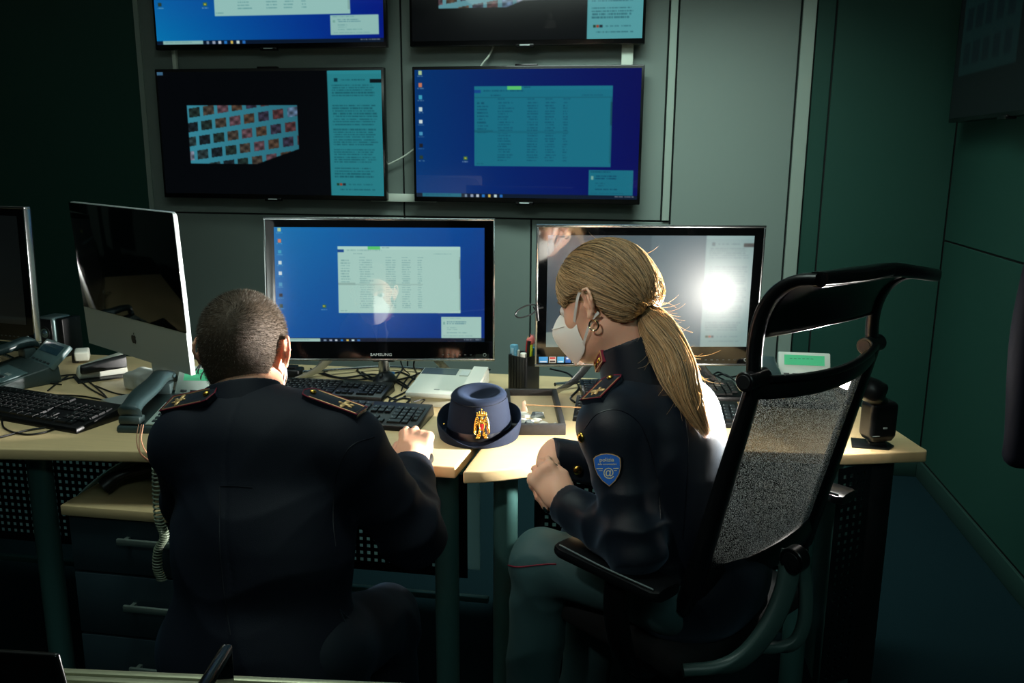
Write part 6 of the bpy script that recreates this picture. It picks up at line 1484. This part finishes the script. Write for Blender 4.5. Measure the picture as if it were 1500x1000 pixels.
# clasped hands: the left fist lies in the right hand
ld = nrm(PW(803, 706, 1.705)-J['lw']); _, wt1 = add_hand(s, J['lw']+ld*.010, ld, nrm(np.array([-.15, -.90, .42])), 1, [(.95, .9, .4), (.95, .9, .4), (.95, .9, .4), (.95, .9, .4)], sc=.84, thumb=((.026, .014, -.006), (.040, .045, -.012), (.036, .070, -.016)))
rd = nrm(PW(781, 722, 1.745)-J['rw']); _, wt2 = add_hand(s, J['rw']+rd*.002, rd, nrm(np.array([-.92, -.35, .25])), -1, [(.35, .35, .3), (.5, .55, .35), (.6, .65, .4), (.7, .7, .4)], sc=.80, thumb=((.026, .014, -.008), (.040, .040, -.016), (.036, .066, -.022)), spread=.03)
V, F = s.mesh((-.36, 1.33, -.005), (.27, 2.10, 1.30), .003); V = relax(V, F, 1, .35)
wom = mesh_obj('person', V, F, m_skinw); tag(wom, 'blonde woman with ponytail and white mask in navy uniform, seated with clasped hands', 'person'); WORLDPAR.add(wom.name)
m_nail = mat('nail_dark_green', (12, 30, 30), rough=.08, spec=.7)
for a, b, R, r_ in [wt1[2], wt1[5], wt1[8], wt1[11], wt1[12], wt2[2], wt2[5], wt2[8], wt2[11], wt2[12]]:
    d = nrm(b-a); z = R[:, 2]; z = nrm(z-d*(z@d)); x = np.cross(d, z); M_ = frame(b+z*r_*.72+d*.001, x, d, z)
    B = bmesh.new(); bmesh.ops.create_uvsphere(B, u_segments=14, v_segments=8, radius=1); B.transform(M_ @ Matrix.Diagonal((.0052, .0075, .0024, 1))); MB().bm(B, m_nail, True).build('fingernail', parent=wom)
# jacket
s = SDF(); s.rs = .96; rC3 = np.array([.626, .78, 0]); rT = np.array([.36, .933, 0]); fT = np.array([-.933, .36, 0])
s.cap(J['upp']+[.0, .0, -.02], J['wai'], .100, .100, k=.05, flat=(tuple(rT), 1.30)); s.cap(J['wai'], J['pel']+[0, 0, -.02], .098, .125, k=.05, flat=(tuple(rC3), 1.28))
s.cap(J['pel']+[0, 0, -.03], J['pel']+fC3*.22+[0, 0, -.03], .132, .112, k=.05, flat=(tuple(rC3), 1.32)); s.cap(J['che']-fT*.03, J['upp']-fT*.03, .10, .085, k=.05, flat=(tuple(rT), 1.22))
s.ell(J['che']+fT*.05+[0, 0, .0], (.095, .11, .09), k=.05); s.box((J['che']+J['ls']*.5+J['rs']*.5)/2*np.array([1, 1, 0])+[0, 0, J['che'][2]+.005]-fT*.058, (.115, .045, .100), rad=.044, k=.08, R=np.stack([rT, fT, np.array([0, 0, 1.])], 1).astype(np.float32))
s.cap(J['ls'], J['rs'], .052, .048, k=.06); s.cap(J['nek']+[0, 0, -.040], J['ls']+[.0, 0, .004], .060, .047, k=.05); s.cap(J['nek']+[0, 0, -.045], J['rs'], .058, .047, k=.05)
for sh, el, wr in (('ls', 'le', 'lw'), ('rs', 're', 'rw')):
    d = nrm(J[wr]-J[el]); s.cap(J[sh], J[el], .060, .054, k=.035); s.cap(J[el], J[wr]+d*.03, .053, .041, k=.03)
folds(s, [(J['le']+[0, 0, .02], J['le']-J['ls'], 100, .0065, .09, .3), ((J['le']+J['lw'])/2, J['lw']-J['le'], 85, .0045, .09, 1.0), (J['ls']+[.03, .03, -.09], (.5, .3, -.8), 75, .005, .09, 2.0), (J['ls']+[.0, -.04, -.13], (.2, 0, 1), 60, .0035, .07, 1.0), (J['wai']-fC3*.08, (.3, 0, 1), 50, .0045, .15, .5),
          (J['che']-fC3*.1, (.8, 0, .7), 45, .004, .12, 1.2), (J['pel']-rC3*.1, (.5, .4, .5), 55, .006, .12, .1), (J['re'], (1, .3, .2), 70, .004, .1, .2)])
cut(s, J['lw']+nrm(J['lw']-J['le'])*.004, J['lw']-J['le'], .075); cut(s, J['rw'], J['rw']-J['re'], .075)
V, F = s.mesh((-.30, 1.33, .40), (.30, 1.98, 1.06), .0034); V = relax(V, F, 2, .5)
jw = mesh_obj('uniform_jacket', V, F, m_uniw, wom); bvh_w = bvh_of(V, F)
# stand collar
n0 = J['nek']; nd = nrm(nb_-J['nek']+np.array([0, 0, .02])); nk = n0+np.array([.004, -.004, .0])
s = SDF(); s.cap(nk-nd*.055, nk+nd*.090, .086, .062, k=.01); s.cap(nk-nd*.09, nk+nd*.13, .066, .056, k=.004, op='s'); cut(s, nk+nd*.074, nrm(nd+np.array([-.62, .46, .0])*.30), .3)
Vc, Fc = s.mesh(n0-.12, n0+.12, .0028); Vc = relax(Vc, Fc, 1); mesh_obj('jacket_collar', Vc, Fc, m_uniw, wom)
bvh_c = bvh_of(np.vstack([V, Vc]), np.vstack([F, Fc+len(V)]))
def decal_frame(bv, px, py, upx, upy, off):
    c, n = on_surface(bv, px, py, off)
    if c is None: return None
    c2, _ = on_surface(bv, px+upx*6, py+upy*6, off)
    # average normal nearby
    ns = [on_surface(bv, px+a, py+b)[1] for a, b in ((0, 0), (7, 0), (-7, 0), (0, 8), (0, -8), (5, 5), (-5, -5))]; n = nrm(np.mean([q for q in ns if q is not None], 0))
    y = (c2-c); y = nrm(y-n*(y@n)); x = np.cross(y, n); return frame(c, x, y, n)
# gold collar tab
Mt_ = decal_frame(bvh_c, 879, 529, .48, -.88, .003)
if Mt_ is not None:
    w2, h2 = .0125, .028
    q = MB().box((-w2, -h2, -.006), (w2, h2, .001), m_piping, bev=.0008, M=Mt_)
    q.build('collar_tab', parent=wom); q = MB()
    for (a, b, c, d) in ((-w2+.0012, -h2+.0012, w2-.0012, -h2+.003), (-w2+.0012, h2-.003, w2-.0012, h2-.0012), (-w2+.0012, -h2+.003, -w2+.003, h2-.003), (w2-.003, -h2+.003, w2-.0012, h2-.003)): q.box((a, b, .0008), (c, d, .0022), m_gthr, M=Mt_)
    r = np.random.default_rng(3)
    for i in range(9):
        u = i/8; q.tube(bez([tuple(Mt_ @ Vector((-.007+.014*abs(math.sin(u*9)), -.022+u*.038, .0018))), tuple(Mt_ @ Vector((0, -.018+u*.038, .0028))), tuple(Mt_ @ Vector((.007-.010*abs(math.sin(u*7)), -.016+u*.036, .0018)))], 8), .0013, m_gold, n=5)
    q.build('gold_embroidery', parent=wom)
# epaulette on her near shoulder
e0, _ = on_surface(bvh_w, 897, 547, .004); e1, _ = on_surface(bvh_w, 872, 583, .004)
if e0 is not None and e1 is not None:
    e0 = J['ls']*.42+n0*.58+[-.018, -.012, .022]; e1 = J['ls']+[-.034, -.022, .048]
    epaulette(e0, e1, (-.45, -.45, 1), .046, wom, bvh_w)
epaulette(J['rs']*.35+n0*.65+[0, .0, .022], J['rs']+[.012, .018, .050], (.3, .3, 1), .046, wom, bvh_w)
# sleeve patch
Mp = decal_frame(bvh_w, 891, 686, -.10, -1, .0022)
if Mp is not None:
    def shield(k, cx=0, cy=0): return [(cx+x*k, cy+y*k) for x, y in [(-.027, .020), (-.022, .0245), (-.011, .0285), (0, .0295), (.011, .0285), (.022, .0245), (.027, .020), (.0265, .004), (.022, -.010), (.013, -.023), (0, -.0335), (-.013, -.023), (-.022, -.010), (-.0265, .004)]]
    def layer(pl, z0, z1, m_, nm, par=wom): return MB().prism(pl, z0, z1, m_, M=Mp).build(nm, parent=par, auto=30)
    layer(shield(1.0), -.012, .0006, m_feltd, 'sleeve_patch'); layer(shield(.95), .0004, .0010, m_gthr, 'patch_border'); layer(shield(.895), .0006, .0014, mat('patch_blue', (26, 92, 178), rough=.6, noise=.1, nscale=900), 'patch_field')
    m_ps = mat('patch_lettering', (200, 196, 150), rough=.6)
    text_mesh('patch_lettering', 'polizia', .0100, Mp @ Matrix.Translation((0, .0165, .0016)), m_ps, wom, depth=.0002, font_sx=1.1)
    text_mesh('patch_lettering', 'delle comunicazioni', .0048, Mp @ Matrix.Translation((0, .0085, .0016)), m_ps, wom, depth=.0002, font_sx=.95)
    text_mesh('patch_lettering', '@', .021, Mp @ Matrix.Translation((.001, -.007, .0016)), m_ps, wom, depth=.0003)
    q = MB().box((-.021, .0000, .0014), (-.009, .0014, .002), m_ps, M=Mp).box((.011, .0000, .0014), (.021, .0014, .002), m_ps, M=Mp).box((-.017, -.0035, .0014), (-.010, -.0025, .002), m_ps, M=Mp).box((.012, -.0035, .0014), (.017, -.0025, .002), m_ps, M=Mp); q.build('patch_lines', parent=wom)
# buttons
for bx, by in ((846, 688), (852, 640)):
    c, n = on_surface(bvh_w, bx, by, .002)
    if c is not None: B = bmesh.new(); bmesh.ops.create_uvsphere(B, u_segments=18, v_segments=10, radius=1); B.transform(frame(c, nrm(np.cross(n, (0, 0, 1))), np.cross(n, nrm(np.cross(n, (0, 0, 1)))), n) @ Matrix.Diagonal((.010, .010, .005, 1))); MB().bm(B, m_gold, True).build('button', parent=wom)
surf_tube(bvh_w, [(856, 628), (875, 606), (905, 600), (935, 618), (952, 655), (962, 700), (968, 760)], .0011, m_feltd, 'sleeve_seam', wom)
surf_tube(bvh_w, [(1000, 590), (1008, 650), (1005, 720), (1000, 790)], .0011, m_feltd, 'back_seam', wom)
# trousers, shoes
s = SDF(); s.rs = .97
for h_, k_, a_ in (('lh', 'lk', 'la'), ('rh', 'rk', 'ra')): s.cap(J[h_], J[k_], .088, .068, k=.03); s.cap(J[k_]+[0, 0, -.008], J[a_], .068, .060, k=.03); s.cap(J[a_]+[0, 0, .02], J[a_]+[0, 0, -.02], .062, k=.02)
s.cap(J['lh'], J['rh'], .09, k=.05)
folds(s, [(J['lk'], (0, .3, .9), 75, .004, .10, .1), (J['lk']+[.03, -.05, -.05], (.6, 0, .7), 65, .004, .07, 1.1), ((J['lk']+J['la'])/2, (.1, .2, 1), 45, .004, .14, .1)])
V, F = s.mesh((-.34, 1.45, .03), (.30, 2.02, .72), .0045); V = relax(V, F, 1); mesh_obj('trousers', V, F, m_tro, wom); bvh_t = bvh_of(V, F)
surf_tube(bvh_t, [(738, 826), (758, 830), (780, 828), (800, 826), (815, 826)], .0016, m_piping, 'trouser_piping', wom, off=.0006)
for a_ in ('la', 'ra'):
    s = SDF(); p = J[a_]; s.cap(p+[0, 0, -.055], p+fC3*.16+[0, 0, -.068], .040, .036, k=.02); s.cap(p, p+[0, 0, -.05], .042, .045, k=.03); s.box(p+[0, 0, -.160], (.4, .4, .05), rad=.001, k=.002, op='s')
    V, F = s.mesh(p+[-.24, -.10, -.12], p+[.10, .20, .06], .005); mesh_obj('shoe', relax(V, F, 1), F, m_blk, wom)
eyes(wfr, wsc, wom, mat('brow_brown', (110, 84, 56), rough=.7)); ffp2(wfr, wsc*1.0, wom)
# hoop earrings
for x in (-1, 1):
    P = [L2W(wfr, (x*.0835+.0*a, -.010+.0105*math.cos(a), -.046+.0105*math.sin(a)), wsc) for a in np.linspace(0, 2*PI, 25)[:-1]]
    MB().tube(P, .0017, mat('hoop_gold_pale', (220, 200, 160), rough=.15, metal=1), n=8, closed=True).build('hoop_earring', parent=wom)

# ------------------------------------------------------------------ her hair
hc0 = np.array([0, -.014, .028]); hr0 = np.array([.0845, .106, .0945])
TIE = PW(938, 449, 1.643); tl = (TIE-wfr[0])@wfr[1].astype(float)/wsc
def w_hairline(q):
    y = q[:, 1]; ax_ = np.abs(q[:, 0]); side = np.interp(y, [-.13, -.10, -.06, -.035, -.018, .006, .035, .06, .085, .105], [-.060, -.066, -.060, -.040, .018, .030, .022, .006, .010, .02])
    ctr_ = np.interp(y, [-.02, .03, .06, .075, .09], [-.02, .02, .055, .072, .09]); t = np.clip((ax_-.022)/.028, 0, 1); return side*t+np.maximum(side, ctr_)*(1-t)
s = SDF(); s.ell(hc0*wsc, hr0*wsc, k=.02, fr=wfr); s.ell(np.array([0, -.055, -.020])*wsc, np.array([.062, .058, .052])*wsc, k=.035, fr=wfr); s.cap(np.array([0, -.085, -.005])*wsc, tl*wsc, .026, .010, k=.05, fr=wfr)
def hf(P, dd):
    q = (P-wfr[0])@wfr[1]/wsc; return np.where(q[:, 1] > -.112, np.maximum(dd, (w_hairline(q)-q[:, 2])*.7), dd)
s.fn(hf)
V, F = s.mesh(wfr[0]-.17, wfr[0]+.17, .003); V = relax(V, F, 2)
m_hw = mat('hair_woman_base', (168, 124, 70), rough=.5, noise=.35, nscale=60, bump=.8, bscale=160)
mesh_obj('hair', V, F, m_hw, wom); bvh_h = bvh_of(V, F)
def ribbons(paths, radii, cols, nm, par, m_, sides=3):
    """bundle of tapering strands; paths (n,k,3)"""
    n, k, _ = paths.shape; T = np.gradient(paths, axis=1); T /= (np.linalg.norm(T, axis=2, keepdims=True)+1e-9)
    A = np.cross(T, np.array([.31, .22, .92])); A /= (np.linalg.norm(A, axis=2, keepdims=True)+1e-9); B = np.cross(T, A); vs = np.zeros((n, k, sides, 3))
    for j in range(sides): t = 2*PI*j/sides; vs[:, :, j] = paths+(A*math.cos(t)+B*math.sin(t))*radii[:, :, None]
    i = (np.arange(n)[:, None, None]*k+np.arange(k-1)[None, :, None])*sides; j = np.arange(sides)[None, None]; j2 = (j+1) % sides
    F_ = np.stack(np.broadcast_arrays(i+j, i+j2, i+sides+j2, i+sides+j), -1).reshape(-1, 4)
    return mesh_obj(nm, vs.reshape(-1, 3), F_, m_, par, col=np.repeat(cols, k*sides, 0))
m_hs = vcol_mat('hair_strand_blonde', rough=.36, spec=.55)
nt = m_hs.node_tree; pb = nt.nodes['Principled BSDF']; tl_ = nt.nodes.new('ShaderNodeBsdfTranslucent'); mxs = nt.nodes.new('ShaderNodeMixShader'); mxs.inputs[0].default_value = .58
nt.links.new(nt.nodes['Attribute'].outputs['Color'], tl_.inputs[0]); nt.links.new(pb.outputs[0], mxs.inputs[1]); nt.links.new(tl_.outputs[0], mxs.inputs[2]); nt.links.new(mxs.outputs[0], nt.nodes['Material Output'].inputs[0])
def blond(n, dark=0.25):
    t = rng.random(n); c = np.array([.62, .40, .18])[None]*(1-t[:, None])+np.array([1.0, .80, .50])[None]*t[:, None]; dk = rng.random(n) < dark; c[dk] *= .30; return c
fa = V[F]; ctr = fa.mean(1); nn = np.cross(fa[:, 2]-fa[:, 0], fa[:, 3]-fa[:, 1]); ar = np.linalg.norm(nn, axis=1); nn = nn/(ar[:, None]+1e-12)
lq = (ctr-wfr[0])@wfr[1]/wsc; w_ = ar*(1+1.2*(lq[:, 1] > .0)+2.5*(lq[:, 2] < -.005)+1.5*(lq[:, 1] < -.09)); pick = rng.choice(len(ctr), 9000, p=w_/w_.sum()); K = 16; paths = np.zeros((9000, K, 3))
for a, i in enumerate(pick):
    p0 = lq[i]; d0 = (p0-hc0)/hr0; d1 = (tl-hc0)/hr0; d0 = nrm(d0); d1n = nrm(d1); om = math.acos(np.clip(d0@d1n, -1, 1)); ph = rng.random()*6
    lift = .0006+.0022*rng.random()
    # hair is combed back: control direction bends over the temple
    for j, t in enumerate(np.linspace(0, 1, K)):
        e = (math.sin((1-t)*om)*d0+math.sin(t*om)*d1n)/max(math.sin(om), 1e-3)
        e = e+np.array([0, 0, .16*math.sin(t*PI)*(1 if d0[2] > .1 else .0)]); e = nrm(e)
        q = hc0+e*hr0+(p0-hc0-d0*hr0)*(1-t)**1.2; w = max(0, (t-.72)/.28)**1.6; q = q*(1-w)+tl*w
        paths[a, j] = q
W0 = wfr[0]+(paths*wsc)@wfr[1].T.astype(float)
# settle every point on the hair surface
flat = W0.reshape(-1, 3); lifts = np.repeat(.0004+.0022*rng.random(9000), K)
for i in range(len(flat)):
    h = bvh_h.find_nearest(Vector(flat[i]), .05)
    if h[0] is not None: flat[i] = np.array(h[0])+np.array(h[1])*lifts[i]
W0 = flat.reshape(9000, K, 3); W0 = W0+np.cumsum(rng.normal(size=W0.shape)*.00018, axis=1)
rad = np.tile(np.linspace(.00045, .0006, K), (9000, 1))*(.6+.7*rng.random((9000, 1)))
ribbons(W0, rad, blond(9000, .30), 'hair_strands', wom, m_hs)
# ponytail
pc = bez([TIE, PW(954, 466, 1.638), PW(976, 505, 1.609), PW(995, 550, 1.581), PW(1016, 595, 1.566), PW(1038, 640, 1.561)], 30); kk = len(pc)
wid = np.interp(np.linspace(0, 1, kk), [0, .10, .30, .60, .85, 1], [.010, .021, .036, .036, .022, .006])
Tn = np.gradient(pc, axis=0); Tn /= np.linalg.norm(Tn, axis=1, keepdims=True); side_ = nrm(np.cross(Tn[8], FW)); s = SDF()
for i in range(0, kk-3, 2): s.cap(pc[i], pc[min(i+2, kk-1)], wid[i]*.40+.001, wid[min(i+2, kk-1)]*.40+.001, k=.01)
V, F = s.mesh(pc.min(0)-.06, pc.max(0)+.06, .0035); mesh_obj('ponytail', relax(V, F, 1), F, m_hw, wom)
n = 3600; PH = rng.random(n)*2*PI; RR = np.sqrt(rng.random(n)); paths = np.zeros((n, kk, 3)); end = .72+.28*rng.random(n)
for i in range(kk):
    u = side_-Tn[i]*(side_@Tn[i]); u /= np.linalg.norm(u); v = np.cross(Tn[i], u)
    paths[:, i] = pc[i]+(u[None]*np.cos(PH+.25*math.sin(i*.3))[:, None]+v[None]*np.sin(PH)[:, None]*.8)*(RR*wid[i])[:, None]
t_ = np.linspace(0, 1, kk)[None]*end[:, None]*(kk-1); i0 = np.clip(t_.astype(int), 0, kk-2); fr_ = (t_-i0)[..., None]; ii = np.arange(n)[:, None]
P2 = paths[ii, i0]*(1-fr_)+paths[ii, i0+1]*fr_; P2 += np.cumsum(rng.normal(size=P2.shape)*.00035, axis=1)
rad = np.interp(np.linspace(0, 1, kk), [0, .8, 1], [.0005, .0005, .00015])[None]*(.7+.6*rng.random((n, 1)))
ribbons(P2, rad, blond(n, .22), 'ponytail_strands', wom, m_hs)
# fly-away hairs
n = 240; K = 12; fly = np.zeros((n, K, 3))
for a in range(n):
    if a < 110:   # on the head
        i = pick[rng.integers(len(pick))]; 
        p = ctr[i]; nr = nn[i]; tg = nrm(TIE-p); d = nrm(nr*.35+tg*.9+rng.normal(size=3)*.35); L_ = .02+.035*rng.random(); st = p
    else:
        k0 = rng.integers(2, kk-6); ang = rng.random()*2*PI; u = nrm(side_-Tn[k0]*(side_@Tn[k0])); v = np.cross(Tn[k0], u); o_ = u*math.cos(ang)+v*math.sin(ang); st = pc[k0]+o_*wid[k0]*.95; nr = o_; d = nrm(Tn[k0]+o_*.45+rng.normal(size=3)*.25); L_ = .02+.05*rng.random()
    cv = nrm(np.cross(d, rng.normal(size=3)))*(18+30*rng.random()); q = np.array(st, float)
    for j in range(K):
        fly[a, j] = q; d = nrm(d+cv*(L_/K)*1.0); q = q+d*L_/K
ribbons(fly, np.tile(np.linspace(.00032, .00012, K), (n, 1)), blond(n, 0)*1.1, 'loose_hairs', wom, m_hs)
# hair tie
tT = Tn[0]; MB().tube([TIE+tT*.006+(nrm(np.cross(tT, (0, 0, 1)))*math.cos(a)+np.cross(tT, nrm(np.cross(tT, (0, 0, 1))))*math.sin(a))*.0185 for a in np.linspace(0, 2*PI, 25)[:-1]], .0062, m_blk, n=10, closed=True).build('hair_tie', parent=wom)
